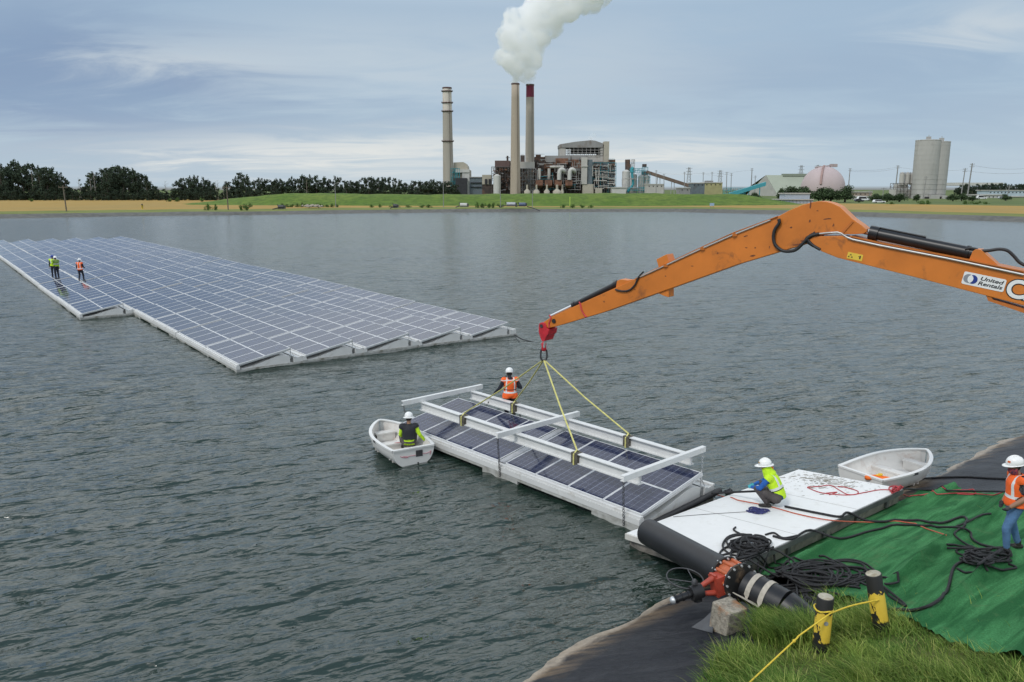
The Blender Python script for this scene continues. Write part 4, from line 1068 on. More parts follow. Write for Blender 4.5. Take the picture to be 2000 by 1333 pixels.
b = MB(); e_ = pf_ + side * sL + dv * 0.06; b.lathe([(0.065, 0), (0.062, 0.03), (0.035, 0.06), (0.001, 0.065)], e_, 12, rot=side.to_track_quat('Z', 'Y').to_matrix()); b.build('stem_cap', [alu], pp)
hwc = P(1338, 1130, 0.98)
hn = (hwc - (g0 + side * 0.1)); 
b = MB(); hax = Vector((0.05, -0.10, 1.0)).normalized(); hx_ = hax.orthogonal().normalized(); hy_ = hax.cross(hx_)
hr = 0.31; ring = [hwc + (hx_ * math.cos(k / 28 * 6.2832) + hy_ * math.sin(k / 28 * 6.2832)) * hr for k in range(29)]
b.tube(ring, 0.013, 6, caps=False)
hub_ = g0 + side * 0.1 + up_s * 0.17
if (g0 + side * 0.1 - up_s * 0.17).z > hub_.z: hub_ = g0 + side * 0.1 - up_s * 0.17
for k in (2, 11, 20): b.tube([hub_, ring[k]], 0.010, 6)
b.lathe([(0.05, -0.03), (0.05, 0.03), (0.02, 0.06)], hub_, 10); b.build('handwheel', [dark_steel], pp)
# two webbing straps over the pipe down to a concrete block
web = M('grey_webbing', (0.42, 0.38, 0.32), 0.85, 0, 0.15, 12.0)
blk_c = bank_xy(*P(1428, 1215, 0.55).xy)
cb_px = P(1420, 1208, 0.62)
cb = MB(); rm = Matrix.Rotation(0.5, 3, 'Z') @ Matrix.Rotation(0.10, 3, 'X'); cb.box(Vector((cb_px.x, cb_px.y - 0.05, 0.62)), (0.40, 0.40, 0.56), rm)
conc = M('stained_concrete', (0.30, 0.27, 0.22), 0.95, 0, 0.45, 14.0, 1.0, 40, dirt=(0.30, 0.15, 0.07), dscale=2.2, dlo=0.5, dhi=0.62)
tag(cb.build('concrete_block', [conc], bevel=0.03, fix=True), 'pitted brown stained concrete block under the strapped pipe', 'concrete block')
for k, t_ in enumerate((0.46, 0.70)):
    q = pf_ + ds * t_; xs = ds.cross(Vector((0, 0, 1))).normalized(); ys = xs.cross(ds)
    pts = []
    for i in range(13):
        a_ = R(-15 + 195 * i / 12); pts.append(q + (xs * math.cos(a_) + ys * math.sin(a_)) * (PR + 0.008))
    end = Vector((cb_px.x + 0.12, cb_px.y + 0.12 + 0.02 * k, 1.0))
    far = pts[0] if (pts[0] - end).length < (pts[-1] - end).length else pts[-1]
    if far is pts[0]: pts = [end] + pts
    else: pts = pts + [end]
    b = MB(); flat_strap(b, pts, 0.085, 0.01, ds); b.build('strap', [web], pp)
# flap of liner standing up next to the block
b = MB(); q = [hit(1350, 1226, 0.01, bank_only), hit(1395, 1207, 0.01, bank_only), hit(1392, 1238, 0.01, bank_only)]
qq = q[1] + Vector((0, 0, 0.16)); mids = [q[0], q[0].lerp(qq, 0.5) + Vector((0, 0, -0.03)), qq, q[2] + Vector((0, 0, 0.05)), q[2], q[0].lerp(q[2], 0.5)]
b.add(mids, [(0, 1, 5), (1, 2, 3, 5), (3, 4, 5)], 0, True)
tag(b.build('liner_flap', [M('liner_grey', (0.075, 0.078, 0.085), 0.45, 0, 0.2, 4.0)]), 'loose grey flap of pond liner beside the concrete block', 'liner flap')

# ------------------------------------------------------------------ bollards
def bollard_mat():
    m, t, out = nt('bollard_paint')
    b = t.nodes.new('ShaderNodeBsdfPrincipled'); b.inputs['Roughness'].default_value = 0.5
    tc = t.nodes.new('ShaderNodeTexCoord').outputs['Object']; s = t.nodes.new('ShaderNodeSeparateXYZ'); lk(t, tc, s.inputs[0])
    nz = noise_node(t, mapping(t, tc, (1, 1, 0.7)), 5.5, 7, 0.65, 0.7)
    # black at the head and foot, chipped yellow in between, mostly on the side that faces the road
    zz = s.outputs[2]; sidef = math_node(t, 'MULTIPLY', s.outputs[0], 7.0)
    zn = math_node(t, 'ADD', zz, math_node(t, 'MULTIPLY', math_node(t, 'SUBTRACT', nz, 0.5), 0.35))
    zf = math_node(t, 'MULTIPLY', math_node(t, 'GREATER_THAN', zn, 0.17), math_node(t, 'LESS_THAN', zn, 0.64))
    chip = math_node(t, 'GREATER_THAN', math_node(t, 'ADD', sidef, math_node(t, 'MULTIPLY', math_node(t, 'SUBTRACT', nz, 0.5), 3.0)), -0.72)
    f = math_node(t, 'MULTIPLY', zf, chip)
    yel = mixc(t, noise_node(t, tc, 20, 4), (0.60, 0.40, 0.035), (0.70, 0.50, 0.06))
    c = mixc(t, f, (0.014, 0.013, 0.012), yel)
    lk(t, c, b.inputs['Base Color']); lk(t, b.outputs[0], out.inputs[0]); return m
bm_ = bollard_mat()
post_top = M('bollard_top', (0.42, 0.39, 0.31), 0.85, 0, 0.25, 8.0, dirt=(0.22, 0.17, 0.10), dscale=6.0)
def bollard(label, base, h_, lean, rz):
    r = thing('bollard', label, 'bollard', base)
    ax = Vector((lean[0], lean[1], 1)).normalized(); rot = Vector((0, 0, 1)).rotation_difference(ax).to_matrix() @ Matrix.Rotation(rz, 3, 'Z')
    b = MB(); b.lathe([(0.118, -0.2), (0.118, h_ - 0.01), (0.112, h_), (0.100, h_)], (0, 0, 0), 28); o = b.build('post', [bm_], r, world=False); o.rotation_euler = rot.to_euler()
    b = MB(); b.lathe([(0.110, h_ - 0.004), (0.095, h_ + 0.012), (0.04, h_ + 0.02), (0.001, h_ + 0.022)], (0, 0, 0), 24); o2 = b.build('cap', [post_top], r, world=False); o2.rotation_euler = rot.to_euler()
    return r, Vector(base) + ax * h_
b1 = hit(1602, 1272, 0, bank_only); print('B1', b1, hit(1722, 1232, 0, bank_only)); b2 = hit(1722, 1232, 0, bank_only)
r1, top1 = bollard('upright chipped yellow and black bollard standing in the grass', b1, 0.86, (0.02, 0.0), 0.0)
b = MB(); b.tube([b1 + Vector((0.005, -0.119, 0.50)), b1 + Vector((0.005, -0.124, 0.50))], 0.032, 12); b.build('reflector', [M('reflector_grey', (0.28, 0.29, 0.29), 0.5, 0, 0.2, 20.0)], r1)
r2, top2 = bollard('leaning chipped yellow and black bollard at the edge of the green mat', b2, 0.92, (-0.20, 0.06), 0.0)
yrope = M('yellow_rope', (0.66, 0.48, 0.045), 0.7, 0, 0.2, 30.0)
yp = b1 + Vector((0, 0, 0.68)); y2 = b2 + Vector((-0.13, -0.09, 0.55))
e1 = P(1465, 1333, 1.10); e0 = e1 + (e1 - yp) * 0.5
b = MB(); lp = [yp + Vector((0.13 * math.cos(k / 14 * 6.2832), 0.13 * math.sin(k / 14 * 6.2832), 0.012 * math.sin(k * 1.3))) for k in range(15)]
b.tube(lp, 0.013, 6, caps=False)
b.tube([yp + Vector((0.05, -0.13, -0.01)), yp.lerp(e1, 0.35) + Vector((0, 0, -0.05)), yp.lerp(e1, 0.4) + Vector((0, 0, -0.055)), e1, e0], 0.012, 6, sub=6)
b.tube([yp + Vector((0.05, -0.13, -0.01)), yp.lerp(y2, 0.5) + Vector((0, 0, -0.03)), y2], 0.012, 6, sub=6)
kq = yp.lerp(e1, 0.42) + Vector((0, 0, -0.055)); b.lathe([(0.001, -0.03), (0.024, -0.01), (0.024, 0.015), (0.001, 0.03)], kq, 8)
tag(b.build('yellow_rope', [yrope]), 'yellow rope tied round the upright bollard and run to the leaning one', 'rope')

# ------------------------------------------------------------------ ropes and hoses on the ground
rope_b = M('black_rope', (0.012, 0.012, 0.014), 0.7, 0, 0.3, 40.0, 0.5, 90)
rope_r = M('red_rope', (0.42, 0.045, 0.055), 0.75, 0, 0.25, 40.0)
rope_o = M('orange_red_rope', (0.48, 0.11, 0.06), 0.75, 0, 0.25, 40.0)
rope_bl = M('blue_rope', (0.03, 0.035, 0.14), 0.75, 0, 0.3, 40.0)
def laid(name, label, px_lists, r, mat, lift=0.0, group=None, cat='rope', sub=5):
    b = MB()
    for px in px_lists:
        pts = []
        for q in px:
            if len(q) == 3: pts.append(P(q[0], q[1], q[2]))
            else: pts.append(hit(q[0], q[1], r + lift, surf2))
        sp = spline(pts, sub)
        for p in sp:
            if not any(len(q) == 3 for q in px): p.z = max(p.z, surf2(p.x, p.y) + r)
        b.tube(sp, r, 7)
    return tag(b.build(name, [mat]), label, cat, group)
laid('rope', 'long black rope from the solar unit past the squatting man to the bank', [[(1390, 964, 0.36), (1430, 962, 0.40), (1476, 960, 0.68)], [(1533, 990), (1600, 1003), (1640, 1015), (1655, 1024), (1700, 1019), (1780, 1017), (1835, 1023), (1868, 1013), (1882, 1010), (1889, 1016), (1884, 1028)]], 0.026, rope_b)
laid('rope', 'black rope crossing the mat from platform to the far rope heap', [[(1510, 1048), (1545, 1062), (1580, 1066), (1640, 1053), (1700, 1038), (1765, 1026), (1830, 1030), (1875, 1031), (1895, 1040), (1898, 1052), (1915, 1063), (1945, 1072)]], 0.024, rope_b)
laid('rope', 'black rope curving down the mat from far heap to leaning bollard', [[(1905, 1092), (1880, 1098), (1864, 1108), (1858, 1125), (1852, 1150), (1840, 1168), (1815, 1185), (1780, 1193), (1728, 1194)]], 0.026, rope_b)
laid('rope', 'black rope on the upper mat beside the standing man', [[(1868, 1030), (1890, 1020), (1915, 1010), (1935, 1006)], [(1884, 1028), (1866, 1040), (1868, 1050), (1890, 1066), (1915, 1078), (1935, 1080)]], 0.02, rope_b)
laid('red_rope', 'thin faded red rope lying across the platform and down the mat', [[(1395, 966), (1440, 978), (1500, 989), (1560, 1005), (1625, 1024), (1700, 1021), (1770, 1022), (1810, 1034), (1848, 1047)]], 0.013, rope_o)
laid('red_rope', 'thin red rope looped on the far half of the white platform', [[(1577, 952), (1600, 951), (1622, 949), (1640, 958), (1655, 966), (1672, 966), (1675, 960), (1650, 953), (1636, 951)], [(1577, 953), (1600, 962), (1625, 966), (1660, 968), (1690, 963), (1720, 958), (1750, 959)], [(1614, 964), (1635, 962), (1620, 967)]], 0.011, rope_r)
laid('red_rope', 'red rope lying along the top edge of the green mat', [[(1752, 962), (1775, 972), (1800, 968), (1850, 961), (1890, 958), (1902, 958), (1903, 967), (1870, 965)], [(1795, 969), (1830, 967), (1880, 964), (1940, 970), (1990, 974)]], 0.013, rope_r)
laid('rope', 'black hose across the liner above the green mat', [[(1790, 937), (1830, 934), (1880, 932), (1930, 935), (2020, 938)]], 0.024, rope_b)
laid('rope', 'black hose between the platform corner and the standing man', [[(1757, 955), (1800, 957), (1850, 959), (1900, 960), (1960, 961), (2030, 962)]], 0.022, rope_b)
laid('rope', 'thin grey cord stretched over the platform to the blue coil', [[(1315, 1010), (1380, 1005), (1460, 1000)]], 0.006, dark_steel)
def heap(name, label, cx, cy, ru, rv, loops, r, mat, seed, zs=0.10, tails=(), strands=1):
    g = random.Random(seed); b = MB()
    pts = []
    a = 0.0
    for k in range(loops):
        ox, oy = g.gauss(0, 0.28), g.gauss(0, 0.25); er, ev = g.uniform(0.35, 0.8), g.uniform(0.3, 0.75); n = g.choice([6, 7, 8]); ph = g.uniform(0, 6.28)
        for i in range(n):
            th = ph + i / n * 6.283
            u = cx + ru * max(-1.05, min(1.05, ox + er * math.cos(th))); v = cy + rv * max(-1.05, min(1.05, oy + ev * math.sin(th)))
            h = zs * g.random() * max(0.05, 1 - (ox * ox + oy * oy) * 2) * (k / loops)
            pts.append(hit(u, v, r + h, surf2))
    sp = spline(pts, 5)
    for p in sp: p.z = max(p.z, surf2(p.x, p.y) + r)
    b.tube(sp, r, 6)
    for tl in tails:
        sp = spline([hit(u, v, r, surf2) for u, v in tl], 5)
        for p in sp: p.z = max(p.z, surf2(p.x, p.y) + r)
        b.tube(sp, r, 6)
    return tag(b.build(name, [mat]), label, 'rope')
heap('rope_coil', 'tangled black rope heaped on the near end of the platform', 1466, 1068, 52, 30, 17, 0.020, rope_b, 21, 0.16, [[(1495, 1045), (1512, 1042), (1530, 1052), (1560, 1062)], [(1440, 1085), (1480, 1100), (1500, 1110), (1470, 1112), (1440, 1092)], [(1437, 1030), (1433, 1036), (1445, 1043)], [(1440, 1095), (1470, 1128), (1510, 1135), (1560, 1150)]])
heap('rope_coil', 'long tangled heap of black rope on the mat behind the bollards', 1590, 1125, 105, 36, 20, 0.020, rope_b, 33, 0.12, [[(1600, 1088), (1620, 1092), (1680, 1120), (1720, 1128), (1755, 1138), (1730, 1145), (1690, 1135)], [(1680, 1140), (1735, 1165), (1768, 1185), (1760, 1175), (1725, 1150)], [(1460, 1105), (1520, 1130), (1580, 1150), (1640, 1165)], [(1500, 1110), (1560, 1120), (1630, 1140), (1680, 1150)], [(1645, 1190), (1680, 1180), (1720, 1172)]])
heap('rope_coil', 'small pile of black rope at the feet of the standing man', 1918, 1088, 50, 19, 14, 0.020, rope_b, 45, 0.12, [[(1850, 1066), (1870, 1066), (1900, 1072), (1850, 1071)], [(1930, 1108), (1960, 1116), (1985, 1110), (1970, 1102)], [(1870, 1112), (1885, 1120), (1930, 1116)]])
heap('rope_coil', 'dark rope bunch half hidden in the grass behind the pipe', 1555, 1165, 50, 22, 12, 0.017, rope_b, 52, 0.10, [])
heap('blue_rope_coil', 'small tangle of dark blue rope by the squatting man', 1481, 999, 20, 6, 12, 0.010, rope_bl, 60, 0.05, [[(1462, 994), (1468, 991), (1478, 992), (1484, 996)]])
heap('black_line_bundle', 'small black line bundle at the corner of the solar unit', 1424, 961, 9, 4, 6, 0.018, rope_b, 71, 0.06, [])
heap('red_rope_knot', 'bright red rope knotted round the far corner of the platform', 1750, 958, 12, 9, 9, 0.016, rope_r, 77, 0.14, [[(1744, 962), (1741, 972), (1746, 985)]])
q = hit(1725, 983, 0.0, bank_only); b = MB()
b.lathe([(0.001, -0.02), (0.13, 0.0), (0.17, 0.06), (0.12, 0.13), (0.05, 0.17), (0.001, 0.19)], q, 12, sx=1.6, sy=0.9)
for i, p in enumerate(b.v): b.v[i] = p + Vector((mnoise.noise(p * 9) * 0.05, mnoise.noise(p * 9 + Vector((5, 0, 0))) * 0.05, mnoise.noise(p * 8) * 0.03))
tag(b.build('plastic_bag', [white_plastic]), 'crumpled white plastic bag under the far platform corner', 'bag')
# ------------------------------------------------------------------ people
skin_m = M('skin_brown', (0.30, 0.16, 0.10), 0.55, 0, 0.1, 9.0)
dark_cl = M('dark_clothing', (0.016, 0.018, 0.028), 0.85, 0, 0.25, 9.0, 0.4, 40)
jeans = M('blue_denim', (0.075, 0.16, 0.30), 0.9, 0, 0.25, 9.0, 0.4, 50)
greyp = M('grey_trousers', (0.075, 0.065, 0.065), 0.9, 0, 0.25, 9.0, 0.4, 40)
boots_m = M('black_boots', (0.02, 0.018, 0.016), 0.6, 0, 0.3, 9.0)
bluesh = M('blue_shirt', (0.015, 0.10, 0.38), 0.85, 0, 0.2, 9.0, 0.4, 40)
limesh = M('lime_jacket', (0.52, 0.80, 0.02), 0.8, 0, 0.15, 9.0, 0.4, 30)
pattern = M('patterned_shirt', (0.05, 0.055, 0.065), 0.9, 0, 0.4, 30.0, dirt=(0.22, 0.23, 0.25), dscale=30.0, dlo=0.5, dhi=0.6)
glove_m = M('work_glove', (0.05, 0.05, 0.055), 0.8, 0, 0.3, 12.0)
hat_white = M('hard_hat_white', (0.82, 0.82, 0.81), 0.3, 0, 0.02, 4.0)
hat_blue = M('hard_hat_blue', (0.02, 0.05, 0.28), 0.35, 0, 0.05, 4.0)
eye_m = M('eye_dark', (0.01, 0.008, 0.008), 0.4)
hair_m = M('dark_hair', (0.012, 0.010, 0.009), 0.8, 0, 0.2, 20.0)
bandana = M('red_bandana', (0.30, 0.05, 0.06), 0.85, 0, 0.5, 30.0, dirt=(0.03, 0.03, 0.08), dscale=40.0, dlo=0.5, dhi=0.55)
def vest_mat(name, col, stripe=(0.66, 0.67, 0.68), hstr=((0.12, 0.17),), vstr=(0.085, 0.125), belt=None):
    m, t, out = nt(name)
    b = t.nodes.new('ShaderNodeBsdfPrincipled'); b.inputs['Roughness'].default_value = 0.75
    uv = t.nodes.new('ShaderNodeTexCoord').outputs['UV']; s = t.nodes.new('ShaderNodeSeparateXYZ'); lk(t, uv, s.inputs[0])
    def band(x, a, c): return math_node(t, 'MULTIPLY', math_node(t, 'GREATER_THAN', x, a), math_node(t, 'LESS_THAN', x, c))
    f = None
    for a, c in hstr:
        q = band(s.outputs[1], a, c); f = q if f is None else math_node(t, 'MAXIMUM', f, q)
    if vstr:
        q = math_node(t, 'MULTIPLY', band(math_node(t, 'ABSOLUTE', s.outputs[0]), *vstr), math_node(t, 'GREATER_THAN', s.outputs[1], hstr[0][0])); f = q if f is None else math_node(t, 'MAXIMUM', f, q)
    tc = t.nodes.new('ShaderNodeTexCoord').outputs['Object']; nz = noise_node(t, tc, 8, 5)
    c = mixc(t, nz, tuple(x * 0.82 for x in col), tuple(min(1, x * 1.12) for x in col))
    if f is not None: c = mixc(t, f, c, stripe)
    if belt: c = mixc(t, band(s.outputs[1], *belt), c, (0.02, 0.02, 0.022))
    lk(t, c, b.inputs['Base Color']); lk(t, bump(t, noise_node(t, tc, 18, 4), 0.5, 0.015), b.inputs['Normal'])
    lk(t, b.outputs[0], out.inputs[0]); return m
ORANGE = (0.88, 0.13, 0.018); LIME = (0.55, 0.82, 0.02)

STAND = dict(pelvis=(0, 0, .95), waist=(0, 0.005, 1.10), chest=(0, 0.0, 1.30), neckb=(0, -0.005, 1.455), head=(0, .025, 1.595),
             shL=(-.185, -.01, 1.405), elL=(-.25, -.04, 1.13), wrL=(-.255, .06, .89), shR=(.185, -.01, 1.405), elR=(.25, -.04, 1.13), wrR=(.255, .06, .89),
             hpL=(-.095, 0, .92), knL=(-.11, .03, .50), anL=(-.115, -.02, .09), hpR=(.095, 0, .92), knR=(.11, .03, .50), anR=(.115, -.02, .09),
             look=(0, 1, -0.05), footL=(-.1, 1, 0), footR=(.1, 1, 0))
def person(label, loc, rotz, J, cl, hat=None, vest=None, vox=0.011, group=None, face=True, vest_low=-0.06, hood=None, bulk=1.10):
    J = {**STAND, **J}; J = {k: Vector(v) for k, v in J.items()}
    root = thing('person', label, 'person', loc, rotz, group)
    prims = []       # tag, kind, data
    mbx = MB()
    def cap(tag_, a, c, r0, r1, seg=14):
        if tag_ in ('torso', 'uarm', 'farm', 'leg'): r0 *= bulk; r1 *= bulk
        prims.append((tag_, a.copy(), c.copy(), r0, r1))
        n = 5; d = (c - a); L = max(d.length, 1e-6); u = d / L
        pts = []; rr = []
        for k in range(4): th = math.pi / 2 * k / 4; pts.append(a - u * r0 * math.cos(th)); rr.append(max(1e-3, r0 * math.sin(th)))
        for k in range(n): pts.append(a.lerp(c, k / (n - 1))); rr.append(r0 + (r1 - r0) * k / (n - 1))
        for k in range(1, 5): th = math.pi / 2 * k / 4; pts.append(c + u * r1 * math.sin(th)); rr.append(max(1e-3, r1 * math.cos(th)))
        mbx.tube(pts, rr, seg)
    def ell(tag_, c, rad, rot=None, seg=20):
        prims.append((tag_, c.copy(), c.copy(), sum(rad) / 3, sum(rad) / 3))
        pr = [(math.sin(math.pi * k / 12) if 0 < k < 12 else 1e-4, -math.cos(math.pi * k / 12)) for k in range(13)]
        vs = []; fs = []
        for (r_, z_) in pr:
            for k in range(seg):
                a = 2 * math.pi * k / seg; p = Vector((r_ * math.cos(a) * rad[0], r_ * math.sin(a) * rad[1], z_ * rad[2])); vs.append(c + (rot @ p if rot is not None else p))
        for i in range(12):
            for k in range(seg): fs.append((i * seg + k, i * seg + (k + 1) % seg, (i + 1) * seg + (k + 1) % seg, (i + 1) * seg + k))
        mbx.add(vs, fs)
    # torso: elliptical rings along the spine
    right = (J['shR'] - J['shL']).normalized()
    sp = spline([J['pelvis'] - (J['waist'] - J['pelvis']) * 0.55, J['pelvis'], J['waist'], J['chest'], J['neckb']], 6)
    prof = [(0.06, 0.06), (0.165, 0.118), (0.150, 0.108), (0.172, 0.122), (0.075, 0.065)]
    n = len(sp); vs = []; K = 22
    for i, p in enumerate(sp):
        q = i / (n - 1) * 4; k = min(3, int(q)); f = q - k; f = f * f * (3 - 2 * f)
        if k == 0: f = math.sqrt(max(0, f))
        wx = prof[k][0] + (prof[k + 1][0] - prof[k][0]) * f; wy = prof[k][1] + (prof[k + 1][1] - prof[k][1]) * f
        if k == 3: wx = prof[3][0] + (prof[4][0] - prof[3][0]) * (f ** 1.6)
        wx *= bulk; wy *= bulk * 1.05
        d = (sp[min(n - 1, i + 1)] - sp[max(0, i - 1)]).normalized(); r_ = (right - d * right.dot(d)).normalized(); fw = d.cross(r_)
        for k2 in range(K): a = 2 * math.pi * k2 / K; vs.append(p + r_ * math.cos(a) * wx + fw * math.sin(a) * wy)
    fs = [(i * K + k, i * K + (k + 1) % K, (i + 1) * K + (k + 1) % K, (i + 1) * K + k) for i in range(n - 1) for k in range(K)] + [tuple(range(K))[::-1], tuple(range((n - 1) * K, n * K))]
    mbx.add(vs, fs)
    prims.append(('hips', J['pelvis'], J['pelvis'].lerp(J['waist'], 0.25), 0.125, 0.12)); prims.append(('torso', J['pelvis'].lerp(J['waist'], 0.55), J['chest'], 0.12, 0.14)); prims.append(('torso', J['chest'], J['neckb'], 0.14, 0.06))
    for s in ('L', 'R'):
        cap('torso', J['sh' + s].lerp(J['chest'], 0.55), J['sh' + s], 0.095, 0.068)
        cap('uarm', J['sh' + s], J['el' + s], 0.064, 0.050); cap('farm', J['el' + s], J['wr' + s], 0.050, 0.034)
        cap('leg', J['hp' + s], J['kn' + s], 0.100, 0.066); cap('leg', J['kn' + s], J['an' + s] + (J['kn' + s] - J['an' + s]).normalized() * 0.07, 0.066, 0.050)
        fd = J['foot' + s].normalized(); a_ = J['an' + s]
        cap('boot', a_, a_ + Vector((0, 0, 0.06)), 0.052, 0.05); cap('boot', a_ - fd * 0.05 - Vector((0, 0, 0.045)), a_ + fd * 0.16 - Vector((0, 0, 0.05)), 0.046, 0.038)
        # hand: palm, four bent fingers of different length and a thumb from the side of the palm
        el, wr = J['el' + s], J['wr' + s]; hd = (wr - el).normalized(); sd = 1 if s == 'R' else -1
        inward = (Vector((-sd, 0.15, 0)) - hd * hd.dot(Vector((-sd, 0.15, 0)))).normalized(); th_ = inward.cross(hd).normalized()
        if th_.y < 0: th_ = -th_
        cap('hand', wr, wr + hd * 0.075, 0.032, 0.036)
        for i, (off, ln) in enumerate(((0.030, 0.066), (0.010, 0.076), (-0.010, 0.070), (-0.029, 0.056))):
            b0 = wr + hd * 0.085 + th_ * off; b1_ = b0 + (hd + inward * 0.25).normalized() * ln * 0.55; b2_ = b1_ + (hd * 0.7 + inward * 0.8).normalized() * ln * 0.5
            cap('hand', b0, b1_, 0.0105, 0.010, 8); cap('hand', b1_, b2_, 0.010, 0.0085, 8)
        t0 = wr + hd * 0.03 + th_ * 0.030; t1 = t0 + (hd * 0.6 + th_ * 0.6 + inward * 0.4).normalized() * 0.042; cap('hand', t0, t1, 0.013, 0.011, 8); cap('hand', t1, t1 + (hd * 0.8 + inward * 0.5).normalized() * 0.03, 0.011, 0.009, 8)
    # head
    lkd = J['look'].normalized(); hr_ = lkd.cross(Vector((0, 0, 1))).normalized(); hu = hr_.cross(lkd)
    rot = Matrix((hr_, lkd, hu)).transposed(); hc = J['head']
    cap('neck', J['neckb'] - (hc - J['neckb']).normalized() * 0.03, hc - hu * 0.05 - lkd * 0.01, 0.058, 0.055)
    ell('head', hc + hu * 0.025, (0.076, 0.096, 0.105), rot); ell('face', hc + lkd * 0.025 - hu * 0.05, (0.058, 0.070, 0.072), rot)
    ell('face', hc + lkd * 0.102 - hu * 0.012, (0.013, 0.018, 0.024), rot, 10)
    for s_ in (-1, 1): ell('face', hc + hr_ * 0.077 * s_ - hu * 0.005, (0.012, 0.022, 0.032), rot, 10)
    ell('face', hc + lkd * 0.085 - hu * 0.062, (0.024, 0.012, 0.010), rot, 10)
    cap('face', hc + lkd * 0.084 + hu * 0.030 - hr_ * 0.035, hc + lkd * 0.084 + hu * 0.030 + hr_ * 0.035, 0.013, 0.013, 8)
    # one continuous skin
    tmp = mbx.build('tmp_body', [], None, fix=False)
    md = tmp.modifiers.new('r', 'REMESH'); md.mode = 'VOXEL'; md.voxel_size = vox; md.use_smooth_shade = True
    md2 = tmp.modifiers.new('s', 'SMOOTH'); md2.iterations = 3; md2.factor = 0.5
    dg = bpy.context.evaluated_depsgraph_get(); dg.update(); me = bpy.data.meshes.new_from_object(tmp.evaluated_get(dg))
    bpy.data.objects.remove(tmp); me.name = 'body'
    nv = len(me.vertices); co = np.empty(nv * 3, dtype=np.float32); me.vertices.foreach_get('co', co); co = co.reshape(-1, 3)
    best = np.full(nv, 1e9); bid = np.zeros(nv, dtype=int)
    for i, (tg, a, c, r0, r1) in enumerate(prims):
        A = np.array(a); D = np.array(c) - A; L2 = max(1e-9, float(D @ D)); q = np.clip(((co - A) @ D) / L2, 0, 1)
        dist = np.linalg.norm(co - (A + q[:, None] * D), axis=1) - (r0 + (r1 - r0) * q)
        if tg in ('hips', 'torso') and a != c: dist -= 0.0
        m_ = dist < best; best[m_] = dist[m_]; bid[m_] = i
    vt = [prims[i][0] for i in bid]
    slots = ['skin', 'shirt', 'trousers', 'boots', 'glove', 'sleeve', 'hair']
    cmap = dict(hips=cl.get('hips', 'trousers'), torso='shirt', uarm='shirt', farm='sleeve', leg='trousers', boot='boots', hand='glove', neck='skin', head='skin', face='skin')
    mats = [cl.get('skin', skin_m), cl['shirt'], cl['trousers'], boots_m, cl.get('glove', skin_m), cl.get('sleeve', cl['shirt']), cl.get('hair', hair_m)]
    me.materials.clear()
    for m_ in mats: me.materials.append(m_)
    for pl in me.polygons:
        tg = vt[pl.vertices[0]]; s_ = cmap[tg]
        if tg == 'head':
            c_ = pl.center - hc
            if c_.dot(lkd) < 0.02 or c_.dot(hu) > 0.07: s_ = 'hair'
        if tg == 'neck' and cl.get('collar'): s_ = 'shirt'
        pl.material_index = slots.index(s_); pl.use_smooth = True
    body = bpy.data.objects.new('body', me); COL.objects.link(body); body.parent = root
    # eyes
    if face:
        b = MB()
        for s_ in (-1, 1): b.lathe([(0.001, -0.009), (0.010, 0), (0.001, 0.009)], hc + lkd * 0.0925 + hu * 0.008 + hr_ * 0.031 * s_, 8)
        b.build('eyes', [eye_m], root, world=False)
    if cl.get('mask'):
        b = MB(); vs = []; NA = 14
        for k, (hh, rr_) in enumerate(((-0.01, 1.10), (-0.05, 1.16), (-0.10, 1.0), (-0.14, 0.6))):
            for i in range(NA):
                a = R(-100 + 200 * i / (NA - 1)); vs.append(hc + lkd * (math.cos(a) * 0.100 * rr_) + hr_ * (math.sin(a) * 0.078 * rr_) + hu * hh)
        b.add(vs, [(k * NA + i, k * NA + i + 1, (k + 1) * NA + i + 1, (k + 1) * NA + i) for k in range(3) for i in range(NA - 1)], 0, True); b.build('face_mask', [bandana], root, world=False)
    # vest: an outer shell over the torso
    if vest is not None:
        vsh, low, slv = vest['mat'], vest.get('low', vest_low), vest.get('sleeve', False)
        axis = (J['neckb'] - J['pelvis']); AL = axis.length; axis = axis.normalized()
        nrm = np.empty(nv * 3, dtype=np.float32); me.vertices.foreach_get('normal', nrm); nrm = nrm.reshape(-1, 3)
        bm = bmesh.new(); uvl = bm.loops.layers.uv.new('UVMap'); vm = {}
        def gv(i):
            if i not in vm:
                z_ = (Vector(co[i]) - J['pelvis']).dot(axis); fl = 0.018 + max(0, 0.12 - z_) * 0.07
                vm[i] = bm.verts.new(Vector(co[i]) + Vector(nrm[i]) * fl)
            return vm[i]
        for pl in me.polygons:
            ok = True
            for i in pl.vertices:
                z_ = float((Vector(co[i]) - J['pelvis']).dot(axis)); tg = vt[i]
                if z_ < low or z_ > AL + 0.02: ok = False
                if tg == 'uarm':
                    q = (Vector(co[i]) - J['shL' if (Vector(co[i]) - J['shL']).length < (Vector(co[i]) - J['shR']).length else 'shR']).length
                    if q > 0.085: ok = False
                elif tg not in (('torso', 'hips', 'leg') if vest.get('legs', True) else ('torso', 'hips')): ok = False
            if ok:
                try: f_ = bm.faces.new([gv(i) for i in pl.vertices])
                except ValueError: continue
                f_.smooth = True
                for lp, i in zip(f_.loops, pl.vertices):
                    r_ = Vector(co[i]) - J['pelvis']; lp[uvl].uv = (r_.dot(right), r_.dot(axis))
        vme = bpy.data.meshes.new('safety_vest'); bm.to_mesh(vme); bm.free()
        vo = link_mesh(vest.get('name', 'safety_vest'), vme, [vsh], root)
        so_ = vo.modifiers.new('thick', 'SOLIDIFY'); so_.thickness = 0.010; so_.offset = 1
